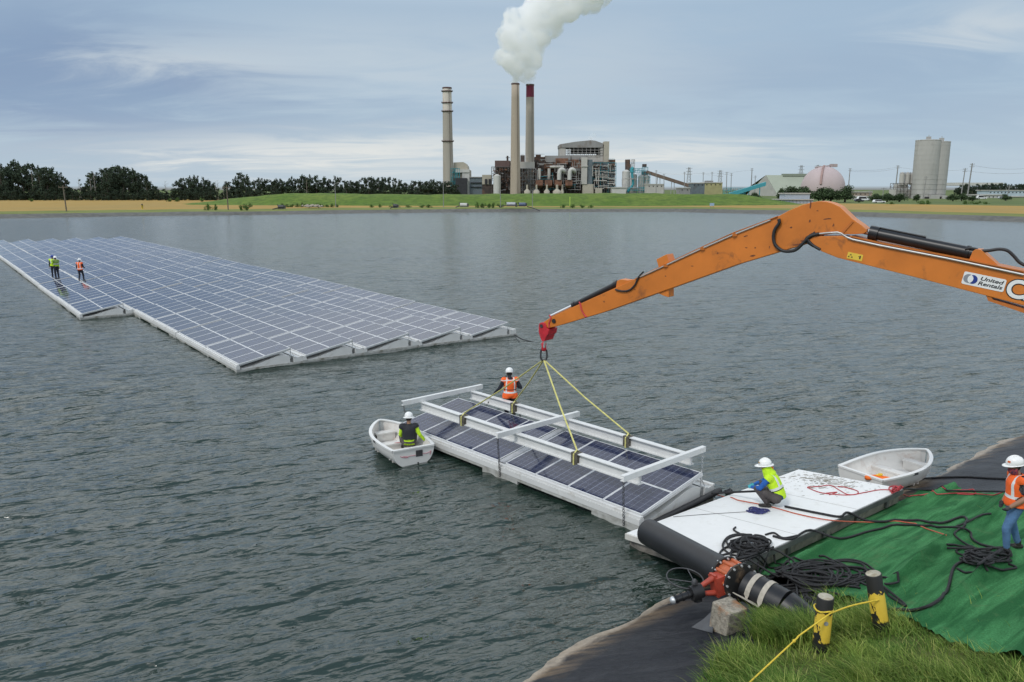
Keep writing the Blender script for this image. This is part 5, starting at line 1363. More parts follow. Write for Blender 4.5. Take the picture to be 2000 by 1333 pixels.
    if hood:
        b = MB(); vs = []
        c_ = J['neckb'] + axis_back(J) * 0.05 + Vector((0, 0, 0.03)); b.lathe([(0.03, -0.06), (0.12, -0.03), (0.14, 0.03), (0.115, 0.09), (0.08, 0.11)], c_, 16, rot=rot, sx=1.0, sy=0.9)
        b.build('hood', [hood], root, world=False)
    if hat is not None:
        hm, brim_all = hat
        b = MB(); c_ = hc + hu * 0.055 - lkd * 0.005
        prof = [(r__ * 1.10, z__ * 1.08) for r__, z__ in [(0.108, 0.0), (0.112, 0.012), (0.112, 0.04), (0.104, 0.075), (0.085, 0.105), (0.052, 0.125), (0.02, 0.133), (0.001, 0.134)]]
        b.lathe(prof, c_, 28, rot=rot, sx=0.96, sy=1.15)
        b.lathe([(0.012, 0), (0.0125, 0.01)], c_ + hu * 0.128 - lkd * 0.0, 10, rot=rot)
        for s_ in (-0.03, 0, 0.03):
            pts = [c_ + hr_ * s_ + lkd * (0.140 * math.cos(a)) + hu * (0.147 * math.sin(a)) for a in [R(15 + 150 * k / 12) for k in range(13)]]
            b.tube(pts, 0.006, 6)
        o = b.build('hard_hat', [hm], root, world=False)
        b = MB(); vs = []; NA = 32
        for k in range(NA):
            a = 2 * math.pi * k / NA; d = hr_ * math.cos(a) * 0.96 + lkd * math.sin(a) * 1.15
            e = (0.045 if brim_all else 0.012) + (0.045 * max(0, math.sin(a)) ** 1.5)
            vs += [c_ + d * 0.116 + hu * 0.006, c_ + d * (0.122 + e) - hu * (0.006 + e * 0.15), c_ + d * (0.122 + e) - hu * (0.012 + e * 0.15), c_ + d * 0.116 - hu * 0.004]
        b.add(vs, [(k * 4 + j, ((k + 1) % NA) * 4 + j, ((k + 1) % NA) * 4 + (j + 1) % 4, k * 4 + (j + 1) % 4) for k in range(NA) for j in range(4)], 0, True); b.build('brim', [hm], o, world=False, fix=True)
        if hat[0] is hat_white and cl.get('badge') is not None:
            bp = MB(); bc = c_ + lkd * 0.105 * math.cos(0.5) + hr_ * cl['badge'][1] * 0.075 + hu * 0.06
            n_ = (bc - c_ - hu * 0.02).normalized(); x_ = n_.cross(hu).normalized(); y_ = x_.cross(n_)
            bc = bc + n_ * 0.024
            bp.prism([bc - x_ * 0.026 - y_ * 0.016, bc + x_ * 0.026 - y_ * 0.016, bc + x_ * 0.026 + y_ * 0.016, bc - x_ * 0.026 + y_ * 0.016], n_ * 0.004); bp.build('badge', [cl['badge'][0]], o, world=False, fix=True)
    return root
def axis_back(J):
    ax = (J['neckb'] - J['pelvis']).normalized(); rt = (J['shR'] - J['shL']).normalized(); return rt.cross(ax)      # points back
v_or = vest_mat('orange_vest', ORANGE, hstr=((0.10, 0.155),), vstr=(0.085, 0.125))
v_or2 = vest_mat('orange_vest_belted', ORANGE, hstr=((0.055, 0.105), (0.445, 0.468)), vstr=(0.095, 0.13), belt=(0.155, 0.185))
v_or3 = vest_mat('orange_vest_plain', ORANGE, hstr=((0.00, 0.05),), vstr=(0.08, 0.12))
v_li = vest_mat('lime_vest', LIME, hstr=((0.19, 0.25),), vstr=(0.085, 0.13), belt=(0.165, 0.187))
v_bk = vest_mat('black_flotation_vest', (0.014, 0.016, 0.022), hstr=((9, 10),), vstr=None)
tan_badge = M('badge_tan', (0.40, 0.26, 0.10), 0.6); org_badge = M('badge_orange', (0.70, 0.14, 0.03), 0.6)

# man at the right, in profile, watching
fr = hit(1986, 1082, 0.0, surf2)
person('standing man in white hard hat, orange vest and blue jeans on the green mat', Vector((fr.x - 0.14, fr.y, fr.z)), R(84), dict(
    head=(0.0, .075, 1.595), neckb=(0, .02, 1.445), look=(0.15, 1, -0.16), anL=(-.10, .10, .10), knL=(-.11, .15, .50), anR=(.13, -.20, .12), knR=(.12, -.05, .53), elL=(-.265, -.06, 1.14), wrL=(-.20, .16, .94), footL=(-.15, 1, -0.1), footR=(.1, 1, 0)),
    dict(shirt=pattern, trousers=jeans, sleeve=skin_m, glove=glove_m, mask=True, badge=(org_badge, -0.75)), (hat_white, False), dict(mat=v_or, low=-0.04), 0.010)
# man squatting on the platform
sq = hit(1508, 990, 0.0, surf2)
sqp = person('squatting man in lime vest, blue shirt and white hard hat on the platform', sq + Vector((0.02, 0.0, 0.0)), R(62), dict(
    pelvis=(0, -.10, .25), waist=(0, -.07, .40), chest=(0, .05, .60), neckb=(0, .14, .755), head=(0, .22, .905), look=(0.05, 1, -0.18),
    shL=(-.185, .10, .70), elL=(-.27, .26, .48), wrL=(-.14, .46, .42), shR=(.185, .10, .70), elR=(.26, .27, .48), wrR=(.12, .46, .40),
    hpL=(-.10, -.08, .22), knL=(-.21, .34, .43), anL=(-.14, .10, .09), hpR=(.10, -.08, .22), knR=(.21, .34, .43), anR=(.14, .05, .09), footL=(-.25, 1, 0), footR=(.25, 1, 0)),
    dict(shirt=bluesh, trousers=greyp, glove=M('teal_glove', (0.06, 0.36, 0.42), 0.8, 0, 0.2, 9.0), sleeve=bluesh, badge=(tan_badge, -1.0), collar=True, hips='shirt'), (hat_white, True), dict(mat=v_li, low=-0.05, legs=False), 0.010)
# lime and orange hood over the neck, orange sun shade under the brim
nb = Vector((0, .14, .755))
b = MB(); b.lathe([(0.15, -0.075), (0.145, -0.02), (0.120, 0.05), (0.105, 0.11), (0.10, 0.15)], nb + Vector((0, 0.0, 0.02)), 18, rot=Matrix.Rotation(R(-32), 3, 'X'), sy=0.95)
for i, p in enumerate(b.v): b.v[i] = p + Vector((mnoise.noise(p * 12) * .014, mnoise.noise(p * 12 + Vector((3, 0, 0))) * .014, 0))
b.build('hood', [limesh], sqp, world=False)
b = MB(); b.tube([nb + Vector((0.02 + 0.115 * math.sin(a), -0.115 * math.cos(a) - 0.01, -0.02 - 0.02 * math.cos(a))) for a in [R(-70 + 150 * k / 8) for k in range(9)]], 0.032, 8); b.tube([nb + Vector((0.09, -0.05, 0.14)), nb + Vector((0.08, -0.06, 0.06))], 0.03, 8)
b.build('hood_trim', [M('hood_orange', (0.85, 0.20, 0.03), 0.8, 0, 0.15, 9.0)], sqp, world=False)
b = MB(); pts = []
for k in range(18): a = k / 17 * 5.0 + 0.6; rr_ = 0.05 - 0.0015 * k; pts.append(Vector((-0.03 + rr_ * math.cos(a), -0.105, .56 + rr_ * math.sin(a) * 1.0)))
bn = Vector((0, -0.93, 0.36)).normalized()
pts = [Vector((p.x, 0, p.z)) for p in pts]; pts = [Vector((p.x, -0.128 + (p.z - .56) * 0.45, p.z)) for p in pts]
b.tube(pts, 0.008, 6)
for k in range(4): b.tube([Vector((0.045 + 0.02 * k, -0.126 + 0.02, .585)), Vector((0.045 + 0.02 * k, -0.126 + 0.01, .565))], 0.006, 5)
b.build('vest_logo', [ink], sqp, world=False)
# man behind the rig, seen from behind
op = RW(2.64, 7.28, 0.34)
orp = person('man in orange vest and white hard hat standing behind the lifted solar unit', op, R(6), dict(
    elL=(-.33, .02, 1.13), wrL=(-.44, .18, .98), elR=(.33, -.02, 1.16), wrR=(.25, .20, 1.14), head=(-.015, .07, 1.575), look=(0.1, 1, -0.3), anL=(-.10, 0, .09), anR=(.12, .05, .09)),
    dict(shirt=dark_cl, trousers=dark_cl, glove=glove_m, collar=True), (hat_white, False), dict(mat=v_or2, low=-0.10), 0.011)
b = MB(); b.tube([op + Vector((-0.44, 0.34, 0.98)), RW(2.3, 8.0, 0.85)], 0.018, 6); b.tube([RW(2.52, 6.75, 1.0), RW(2.6, 6.7, 0.35)], 0.018, 6)
tag(b.build('tag_line', [rubber]), 'black tag line hanging from the frame by the man in orange', 'rope')
# man in the dinghy
dm = Vector((-2.95, 21.92, 0.06))
bp = person('seated man in lime jacket, black vest and white hard hat in the dinghy', dm, R(6), dict(
    pelvis=(0, 0, .30), waist=(0, .0, .45), chest=(0, .03, .66), neckb=(0, .05, .82), head=(0, .09, .98), look=(0.05, 1, -0.15), shL=(-.185, .03, .77), shR=(.185, .03, .77),
    elL=(-.25, .10, .52), wrL=(-.22, .30, .40), elR=(.30, .0, .53), wrR=(.42, .10, .34), hpL=(-.10, 0.02, .27), knL=(-.24, .34, .42), anL=(-.22, .42, .10), hpR=(.10, 0.02, .27), knR=(.16, .40, .40), anR=(.14, .46, .10)),
    dict(shirt=limesh, trousers=greyp, glove=glove_m), (hat_white, True), dict(mat=v_bk, low=0.10, name='flotation_vest', legs=False), 0.011)
b = MB()
pr = [(0.165, 0.122, -0.02), (0.185, 0.140, -0.045), (0.175, 0.130, 0.04), (0.168, 0.12, 0.10), (0.15, 0.115, 0.115)]
vs = [Vector((wx * math.cos(k / 24 * 6.2832), 0.0 + wy * math.sin(k / 24 * 6.2832), .30 + z_)) for wx, wy, z_ in pr for k in range(24)]
b.add(vs, [(i * 24 + k, i * 24 + (k + 1) % 24, (i + 1) * 24 + (k + 1) % 24, (i + 1) * 24 + k) for i in range(4) for k in range(24)], 0, True); b.build('jacket_hem', [limesh], bp, world=False)
# three people out on the array
def on_array(across, along, dz=0.0):
    q = max(0.0, min(2.3, across % 2.92)); z = Z0 + q * math.tan(TILT); return AO + AX * across + AY * along + Vector((0, 0, z + 0.02 + dz))
pA = P(112, 546, 0.55); pB = P(104, 543, 0.55); pC = P(158, 545, 0.55)
def settle(p):
    r = p - AO; a, l = r.dot(AX), r.dot(AY); q = (a - 0.06) % 2.92
    return Vector((p.x, p.y, 0.012 + (Z0 + min(q, 2.3) * math.tan(TILT) if q < 2.32 else 0.36)))
person('person in lime jacket and dark vest with white hard hat on the array', settle(pA), R(60), dict(elL=(-.22, .12, 1.18), wrL=(-.05, .30, 1.22), elR=(.24, .10, 1.16)), dict(shirt=limesh, trousers=dark_cl, glove=skin_m), (hat_white, False), dict(mat=vest_mat('lime_dark_vest', (0.16, 0.26, 0.05), hstr=((0.2, 0.25),), vstr=None), low=0.12), 0.016)
person('person in lime vest and blue hard hat behind another worker on the array', settle(pB) + Vector((0, 0.15, 0)), R(200), dict(elL=(-.24, .10, 1.15), wrL=(-.1, .28, 1.1)), dict(shirt=dark_cl, trousers=dark_cl, glove=skin_m), (hat_blue, False), dict(mat=v_li, low=-0.04), 0.016)
person('person in orange vest with white hard hat walking on the array', settle(pC), R(-6), dict(elR=(.25, .06, 1.14), wrR=(.2, .26, 1.04), anL=(-.09, -.12, .09), anR=(.13, .16, .09), knL=(-.1, .02, .5), knR=(.12, .14, .5)), dict(shirt=dark_cl, trousers=dark_cl, glove=glove_m), (hat_white, False), dict(mat=v_or3, low=-0.06), 0.016)
# ------------------------------------------------------------------ background
GZ = 1.45
def Z1(x, y): return 840 + x / 4.1667, 120 + y / 4.1667        # survey sheet of the power station
def Z2(x, y): return 1200 + x / 2.5, 240 + y / 2.5              # survey sheet of the yards to the right
def pbox(b, u0, u1, v0, v1, Y, dep, mi=0):
    """block whose front face spans these bearings at distance Y"""
    a = PY(u0, v1, Y) if v1 is not None else None
    x0, x1 = PY(u0, 375, Y).x, PY(u1, 375, Y).x; z1 = PY(u0, v0, Y).z; z0 = GZ - 1 if v1 is None else PY(u0, v1, Y).z
    b.obox((x0, Y, z0), (x1 - x0, 0, 0), (0, dep, 0), (0, 0, z1 - z0), mi); return b
def zb(b, x0, x1, y0, y1, Y, dep, S=Z1, mi=0):
    u0, v0 = S(x0, y0); u1, v1 = S(x1, y1 if y1 is not None else y0); return pbox(b, u0, u1, v0, None if y1 is None else v1, Y, dep, mi)
def lattice(b, u0, u1, v0, v1, Y, dep, nx, nz, r=0.28, mi=0, diag=True):
    x0, x1 = PY(u0, 375, Y).x, PY(u1, 375, Y).x; z1 = PY(u0, v0, Y).z; z0 = GZ if v1 is None else PY(u0, v1, Y).z
    for yy in (Y, Y + dep):
        for i in range(nx + 1):
            x = x0 + (x1 - x0) * i / nx; b.tube([(x, yy, z0), (x, yy, z1)], r, 4, mi, smooth=False)
        for j in range(nz + 1):
            z = z0 + (z1 - z0) * j / nz; b.tube([(x0, yy, z), (x1, yy, z)], r * 0.8, 4, mi, smooth=False)
        if diag:
            for i in range(nx):
                for j in range(nz):
                    if (i + j) % 3 == 0:
                        xa_, xb_ = x0 + (x1 - x0) * i / nx, x0 + (x1 - x0) * (i + 1) / nx; b.tube([(xa_, yy, z0 + (z1 - z0) * j / nz), (xb_, yy, z0 + (z1 - z0) * (j + 1) / nz)], r * 0.6, 4, mi, smooth=False)
    for i in range(nx + 1):
        for j in range(nz + 1):
            x = x0 + (x1 - x0) * i / nx; z = z0 + (z1 - z0) * j / nz; b.tube([(x, Y, z), (x, Y + dep, z)], r * 0.7, 4, mi, smooth=False)
    return b
cc = M('chimney_concrete', (0.40, 0.335, 0.265), 0.9, 0, 0.10, 0.05, dirt=(0.30, 0.25, 0.20), dscale=0.06, dlo=0.5, dhi=0.7, aniso=(1, 1, 0.12))
cc2 = M('chimney_concrete_grey', (0.37, 0.335, 0.29), 0.9, 0, 0.10, 0.05, dirt=(0.28, 0.24, 0.20), dscale=0.06, dlo=0.5, dhi=0.7, aniso=(1, 1, 0.12))
cw = M('chimney_white', (0.66, 0.60, 0.54), 0.9, 0, 0.08, 0.08, dirt=(0.34, 0.20, 0.13), dscale=0.12, dlo=0.55, dhi=0.75, aniso=(1, 1, 0.15))
maroon = M('chimney_maroon', (0.17, 0.022, 0.05), 0.8, 0, 0.1, 0.05)
rim_d = M('chimney_rim', (0.10, 0.06, 0.055), 0.8, 0, 0.2, 0.2)
def rad(u, w_, Y): return abs(PY(u + w_ / 2, 375, Y).x - PY(u - w_ / 2, 375, Y).x) / 2
def chimney(label, u, vtop, wtop, wbot, Y, secs, rings, mat_):
    base = PY(u, 378, Y); base.z = GZ; r = thing('chimney', label, 'chimney', base)
    zt = PY(u, vtop, Y).z; rt, rb = rad(u, wtop, Y), rad(u, wbot, Y)
    def ra(z): return rb + (rt - rb) * max(0.0, (z - GZ) / (zt - GZ)) ** 0.8
    def zv(v): return PY(u, v, Y).z
    zs = [GZ - 2] + [zv(v) for v, _ in secs] + [zt]; ms = [mat_] + [m for _, m in secs]
    for i, m_ in enumerate(ms):
        b = MB(); z0, z1 = max(zs[i], GZ - 2), zs[i + 1]
        prof = [(ra(z0 + (z1 - z0) * k / 8), z0 + (z1 - z0) * k / 8 - GZ) for k in range(9)]
        if i == len(ms) - 1: prof += [(ra(z1) * 0.9, z1 - GZ), (ra(z1) * 0.88, z1 - GZ - 6)]
        b.lathe(prof, base, 36); b.build('shaft' if i == 0 else 'shaft_top', [m_], r)
    for v in rings:
        b = MB(); z = zv(v); q = ra(z)
        b.lathe([(q, z - GZ - 1.0), (q + 1.5, z - GZ - 0.5), (q + 1.5, z - GZ + 0.25), (q, z - GZ + 0.25)], base, 30)
        for k in range(24): a = k / 24 * 6.283; b.tube([base + Vector(((q + 1.45) * math.cos(a), (q + 1.45) * math.sin(a), z - GZ)), base + Vector(((q + 1.45) * math.cos(a), (q + 1.45) * math.sin(a), z - GZ + 1.3))], 0.10, 4)
        b.build('gallery', [rim_d], r)
    b = MB(); z = zt; q = ra(z); b.lathe([(q + 0.1, z - GZ - 1.8), (q + 0.45, z - GZ - 1.4), (q + 0.45, z - GZ - 0.2), (q + 0.05, z - GZ + 0.1), (q * 0.9, z - GZ + 0.1)], base, 36); b.build('rim', [rim_d], r)
    b = MB(); q = rb * 0.95; b.tube([base + Vector((rb * 0.5, -rb * 0.92, 0)), base + Vector((rt * 0.5, -rt * 0.92, zt - GZ - 2))], 0.18, 4); b.build('ladder', [rim_d], r)
    return r
YP = 1000.0
chimney('grey chimney with stained white top and ring galleries, left of the power station', 876, 171, 17.0, 22, 1010, [(217, cw)], [178.5, 201, 217.5, 276], cc2)
chimney('plain tan concrete chimney in front of the boiler house', 1006.5, 163, 14.8, 20.5, 985, [], [], cc)
chimney('grey concrete chimney with a maroon top, beside the tan chimney', 1034.5, 165, 14.8, 19.5, 1015, [(190.5, maroon)], [], cc2)

# power station blocks
g_dark = M('plant_dark', (0.075, 0.058, 0.052), 0.9, 0, 0.4, 0.12, dirt=(0.16, 0.085, 0.055), dscale=0.15, dlo=0.5, dhi=0.65)
g_grey = M('plant_grey', (0.27, 0.265, 0.26), 0.85, 0, 0.15, 0.1, dirt=(0.17, 0.13, 0.11), dscale=0.12, dlo=0.5, dhi=0.7, aniso=(1, 1, 0.5))
g_light = M('plant_light', (0.46, 0.44, 0.41), 0.85, 0, 0.1, 0.1, dirt=(0.30, 0.25, 0.2), dscale=0.15, dlo=0.55, dhi=0.75, aniso=(1, 1, 0.4))
g_rust = M('plant_rust', (0.19, 0.095, 0.06), 0.9, 0, 0.4, 0.2, dirt=(0.10, 0.06, 0.05), dscale=0.3)
g_cream = M('plant_cream', (0.42, 0.385, 0.315), 0.85, 0, 0.1, 0.15, dirt=(0.38, 0.33, 0.27), dscale=0.15)
g_white = M('plant_white', (0.53, 0.52, 0.495), 0.7, 0, 0.06, 0.2, dirt=(0.46, 0.43, 0.38), dscale=0.2, dlo=0.52, dhi=0.75, aniso=(1, 1, 0.3))
g_blue = M('plant_slate', (0.13, 0.16, 0.18), 0.85, 0, 0.2, 0.15, dirt=(0.09, 0.08, 0.08), dscale=0.2)
teal = M('plant_teal', (0.04, 0.27, 0.32), 0.7, 0, 0.15, 0.2)
steel_d = M('plant_steel', (0.12, 0.11, 0.105), 0.8, 0, 0.3, 0.3)
steel_l = M('plant_steel_light', (0.34, 0.33, 0.32), 0.8, 0, 0.2, 0.3)
louv = M('dark_opening', (0.03, 0.03, 0.035), 0.8, 0, 0.3, 0.5)
def clutter(b, x0, x1, y0, y1, Y, n, seed, smin=6, smax=28, mi=1):
    g = random.Random(seed)
    for _ in range(n):
        x = g.uniform(x0, x1); y = g.uniform(y0, y1); w_ = g.uniform(smin, smax); h_ = g.uniform(smin * 0.6, smax * 0.8)
        zb(b, x, min(x + w_, x1), y, min(y1, y + h_), Y - g.uniform(0.3, 4.0), 5, mi=g.randrange(mi))
def pipes(b, x0, x1, y0, y1, Y, n, seed, r=0.35):
    g = random.Random(seed)
    for _ in range(n):
        x = g.uniform(x0, x1); y = g.uniform(y0, y1); yy = Y - g.uniform(0.5, 3)
        if g.random() < 0.5: pts = [(x, y), (x, min(y1, y + g.uniform(30, 120)))]
        else: pts = [(x, y), (min(x1, x + g.uniform(30, 120)), y)]
        b.tube([PY(*Z1(*q), yy) for q in pts], r * g.uniform(0.6, 1.3), 5)
def rails(b, x0, x1, y, Y, S=Z1):
    n = max(2, int((x1 - x0) / 12)); h_ = 4
    for k in range(n + 1):
        x = x0 + (x1 - x0) * k / n; b.tube([PY(*S(x, y), Y), PY(*S(x, y - 7), Y)], 0.09, 4)
    b.tube([PY(*S(x0, y - 7), Y), PY(*S(x1, y - 7), Y)], 0.09, 4); b.tube([PY(*S(x0, y - 3.5), Y), PY(*S(x1, y - 3.5), Y)], 0.07, 4)
pt = lambda x, y, Y: PY(*Z1(x, y), Y)
# left brown boiler house
r = thing('power_station_building', 'dark brown boiler house with open steel galleries behind the tan chimney', 'building', pt(600, 1060, 1010))
b = MB(); zb(b, 530, 660, 812, None, 1012, 40); zb(b, 560, 650, 880, None, 1006, 8); b.build('wall', [g_dark], r)
b = MB(); zb(b, 528, 648, 808, 860, 1009, 10); b.build('upper_cladding', [M('plant_maroon_brown', (0.13, 0.085, 0.08), 0.9, 0, 0.2, 0.15)], r)
b = MB(); lattice(b, *[Z1(500, 0)[0], Z1(655, 0)[0], Z1(0, 862)[1], None], 1003, 6, 7, 6, 0.26); b.build('steel_gallery', [steel_d], r)
b = MB(); rails(b, 500, 655, 862, 1003); b.build('railing', [steel_d], r)
b = MB(); clutter(b, 505, 650, 868, 1050, 1003, 90, 1, 3, 14, 3); b.build('equipment', [g_grey, g_rust, g_dark], r)['kind'] = 'stuff'
b = MB(); b.tube([pt(630, 770, 1012), pt(630, 815, 1012)], 1.2, 8); b.tube([pt(615, 785, 1012), pt(650, 785, 1012)], 0.3, 4); b.build('roof_vent', [g_dark], r)
# middle dark frame block
r = thing('power_station_building', 'dark lattice boiler block with a pale grey box on top, right of the tan chimney', 'building', pt(780, 1060, 1005))
b = MB(); zb(b, 735, 865, 870, None, 1012, 30); b.build('wall', [g_dark], r)
b = MB(); zb(b, 716, 850, 818, 872, 1006, 20); b.build('pale_box', [g_light], r)
b = MB(); zb(b, 735, 770, 765, 820, 1016, 12); zb(b, 850, 935, 778, 870, 1014, 20); zb(b, 860, 900, 760, 780, 1014, 12); b.build('roof_block', [g_dark], r)
b = MB(); lattice(b, Z1(706, 0)[0], Z1(862, 0)[0], Z1(0, 872)[1], None, 1001, 8, 7, 7, 0.26); b.build('steel_frame', [steel_l], r)
for q in ((740, 765, 765, 1016), (852, 930, 762, 1012)): b = MB(); rails(b, *q); b.build('railing', [steel_l], r)
b = MB(); clutter(b, 708, 862, 874, 1050, 1003, 110, 2, 3, 13, 4); b.build('equipment', [g_grey, g_rust, g_dark, g_blue], r)['kind'] = 'stuff'
# duct house with the four elbows
r = thing('power_station_building', 'rusty duct house with four flue ducts and pale elbow pipes in front', 'building', pt(1050, 1060, 1000))
b = MB(); zb(b, 860, 1240, 822, None, 1012, 40); b.build('wall', [g_dark], r)
b = MB(); zb(b, 935, 1140, 768, 822, 1010, 18); zb(b, 1145, 1260, 764, 800, 1012, 14); b.build('grey_duct', [g_grey], r)
b = MB(); zb(b, 1020, 1120, 790, 838, 1007, 8); zb(b, 1145, 1228, 800, 880, 1006, 8); zb(b, 930, 1010, 830, 872, 1006, 6); b.build('rusty_panel', [g_rust], r)
for x in (890, 968):
    b = MB(); c_ = pt(x, 962, 999); w0 = rad(0, 24 / 4.17, 999) ; h_ = pt(x, 872, 999).z - c_.z
    b.lathe([(w0 * 0.62, 0), (w0, h_ * 0.35), (w0, h_)], c_, 14); b.build('hopper_duct', [g_light], r)
for x in (1062, 1146):
    b = MB(); b.tube([pt(x - 12, 965, 996), pt(x - 10, 915, 996), pt(x - 4, 890, 996), pt(x + 10, 880, 996), pt(x + 26, 888, 997), pt(x + 30, 900, 1000)], rad(0, 34 / 4.17, 996), 14, sub=3); b.build('elbow_pipe', [g_white], r)
b = MB(); b.tube([pt(975, 860, 998), pt(1090, 858, 998)], 1.5, 10); b.build('cross_pipe', [g_light], r)
for x in (888, 962, 1042, 1128):
    b = MB(); zb(b, x - 28, x + 30, 966, 1012, 995, 8); c_ = pt(x, 1030, 997); b.lathe([(2.2, 0), (5.6, pt(x, 1012, 997).z - c_.z + 0.1)], c_, 10); b.build('fan_housing', [g_rust], r)
b = MB(); lattice(b, Z1(865, 0)[0], Z1(1215, 0)[0], Z1(0, 905)[1], None, 1003, 6, 10, 5, 0.2); b.build('steel_frame', [steel_d], r)
b = MB(); pipes(b, 865, 1225, 880, 1050, 1001, 16, 5, 0.28); b.build('pipework', [teal], r)['kind'] = 'stuff'
b = MB(); pipes(b, 865, 1225, 800, 1050, 1000, 70, 15, 0.4); b.build('pipework', [g_grey], r)['kind'] = 'stuff'
b = MB(); clutter(b, 870, 1235, 790, 1040, 1006, 150, 7, 3, 13, 4); b.build('equipment', [g_rust, g_grey, g_dark, g_blue], r)['kind'] = 'stuff'
for x, w_ in ((790, 26), (866, 26), (950, 24), (1033, 34), (1075, 14)):
    bb = pt(x, 1068, 980); bb.z = GZ; o = thing('storage_hopper', 'cream cone topped hopper below the power station, %s' % {790: 'leftmost of five', 866: 'second of five from the left', 950: 'middle one of five', 1033: 'fourth and largest of five', 1075: 'rightmost and smallest of five'}[x], 'hopper', bb, 0, 'cream hoppers at the foot of the power station')
    b = MB(); q = rad(0, w_ * 2 / 4.17, 980); h_ = pt(x, 1052, 980).z - GZ; b.lathe([(q, 0), (q, h_ * 0.8), (q * 0.35, h_ + 1.6)], bb, 14); b.build('shell', [g_cream], o)
    b = MB(); b.lathe([(q * 0.3, h_ + 1.4), (q * 0.3, h_ + 7)], bb, 8); b.build('neck', [g_cream], o)
# turbine house with the open top storey
r = thing('power_station_building', 'tall boiler house with open top storey under a shallow grey gable roof', 'building', pt(1260, 1060, 1015))
b = MB()
fr_ = [pt(1055, 676, 1020), pt(1180, 655, 1020), pt(1310, 642, 1020), pt(1345, 646, 1020), pt(1408, 668, 1020), pt(1408, 702, 1020), pt(1055, 702, 1020)]
b.prism(fr_, Vector((0, 46, 0))); b.build('roof', [g_grey], r, fix=True)
b = MB(); zb(b, 1055, 1098, 700, 768, 1021, 44); zb(b, 1380, 1405, 700, 830, 1021, 44); zb(b, 1100, 1400, 765, 822, 1022, 42); b.build('wall', [g_light], r)
b = MB(); zb(b, 1145, 1398, 703, 752, 1050, 12); b.build('machinery', [louv], r)
b = MB(); lattice(b, Z1(1098, 0)[0], Z1(1402, 0)[0], Z1(0, 702)[1], Z1(0, 766)[1], 1020.5, 30, 9, 3, 0.34, diag=False); b.build('open_frame', [steel_l], r)
b = MB(); zb(b, 1408, 1450, 652, 830, 1018, 16); b.build('lift_tower', [g_cream], r)
b = MB(); zb(b, 1290, 1500, 822, None, 1018, 40); b.build('lower_wall', [g_blue], r)
b = MB(); zb(b, 1450, 1502, 800, 850, 1014, 16); zb(b, 1330, 1405, 818, 850, 1012, 10); b.build('roof_block', [g_dark, ], r)
b = MB(); lattice(b, Z1(1322, 0)[0], Z1(1512, 0)[0], Z1(0, 826)[1], None, 1003, 8, 3, 4, 0.20, 0, False); b.build('teal_gallery', [teal], r)
b = MB(); rails(b, 1450, 1502, 800, 1012); b.build('railing', [teal], r)
b = MB(); lattice(b, Z1(1316, 0)[0], Z1(1500, 0)[0], Z1(0, 850)[1], None, 1009, 4, 9, 5, 0.22); b.build('steel_frame', [steel_l], r)
b = MB(); clutter(b, 1322, 1508, 835, 1045, 1007, 150, 9, 3, 16, 5); b.build('equipment', [g_grey, g_light, g_rust, g_dark, g_blue], r)['kind'] = 'stuff'
b = MB(); pipes(b, 1320, 1505, 830, 1040, 1002, 40, 19, 0.4); b.build('pipework', [g_light], r)['kind'] = 'stuff'
b = MB(); zb(b, 1228, 1276, 782, 1000, 999, 8); zb(b, 1222, 1282, 850, 858, 998, 1); b.build('vertical_duct', [g_light], r)
b = MB(); zb(b, 1278, 1318, 800, 1000, 1001, 12); b.build('dark_duct', [g_blue], r)
b = MB(); zb(b, 1240, 1330, 1000, None, 1000, 10); zb(b, 1345, 1400, 1032, None, 996, 10); b.build('low_shed', [g_cream], r)
# left annex: curved white hall, grey block, cream block, white silo
r = thing('annex_building', 'pale hall with curved roof at the foot of the leftmost chimney', 'building', pt(260, 1060, 1005))
b = MB(); pr = [pt(190, 1065, 1012), pt(190, 824, 1012), pt(270, 820, 1012), pt(290, 832, 1012), pt(303, 852, 1012), pt(308, 880, 1012), pt(322, 884, 1012), pt(324, 1065, 1012)]; b.prism(pr, Vector((0, 40, 0))); b.build('wall', [g_cream], r, fix=True)
b = MB(); zb(b, 210, 322, 880, 905, 1008, 5); zb(b, 262, 322, 905, None, 1009, 4); b.build('front_bay', [g_white], r)
b = MB(); lattice(b, Z1(170, 0)[0], Z1(240, 0)[0], Z1(0, 872)[1], None, 1003, 6, 4, 6, 0.26); b.build('stair_frame', [teal], r)
b = MB(); zb(b, 205, 300, 950, None, 1000, 10); b.build('dark_base', [louv], r)
r = thing('annex_building', 'low slate grey block between the curved hall and the cream block', 'building', pt(370, 1060, 1005))
b = MB(); zb(b, 322, 424, 946, None, 1008, 30); b.build('wall', [g_blue], r)
b = MB(); zb(b, 330, 418, 985, 992, 1006.5, 1.4); zb(b, 330, 418, 1020, 1026, 1006.5, 1.4); b.build('window_band', [louv], r)
b = MB(); zb(b, 320, 428, 940, 947, 1007, 32); b.build('roof', [g_grey], r)
r = thing('annex_building', 'cream block with dark openings over a brown base beside the white silo', 'building', pt(460, 1060, 1005))
b = MB(); zb(b, 424, 500, 924, 1002, 1006, 26); b.build('wall', [g_cream], r)
for x in (446, 476):
    b = MB(); zb(b, x, x + 20, 958, 998, 1005, 1.4); b.build('opening', [louv], r)
b = MB(); zb(b, 424, 512, 1002, None, 1007, 26); b.build('base', [g_dark], r)
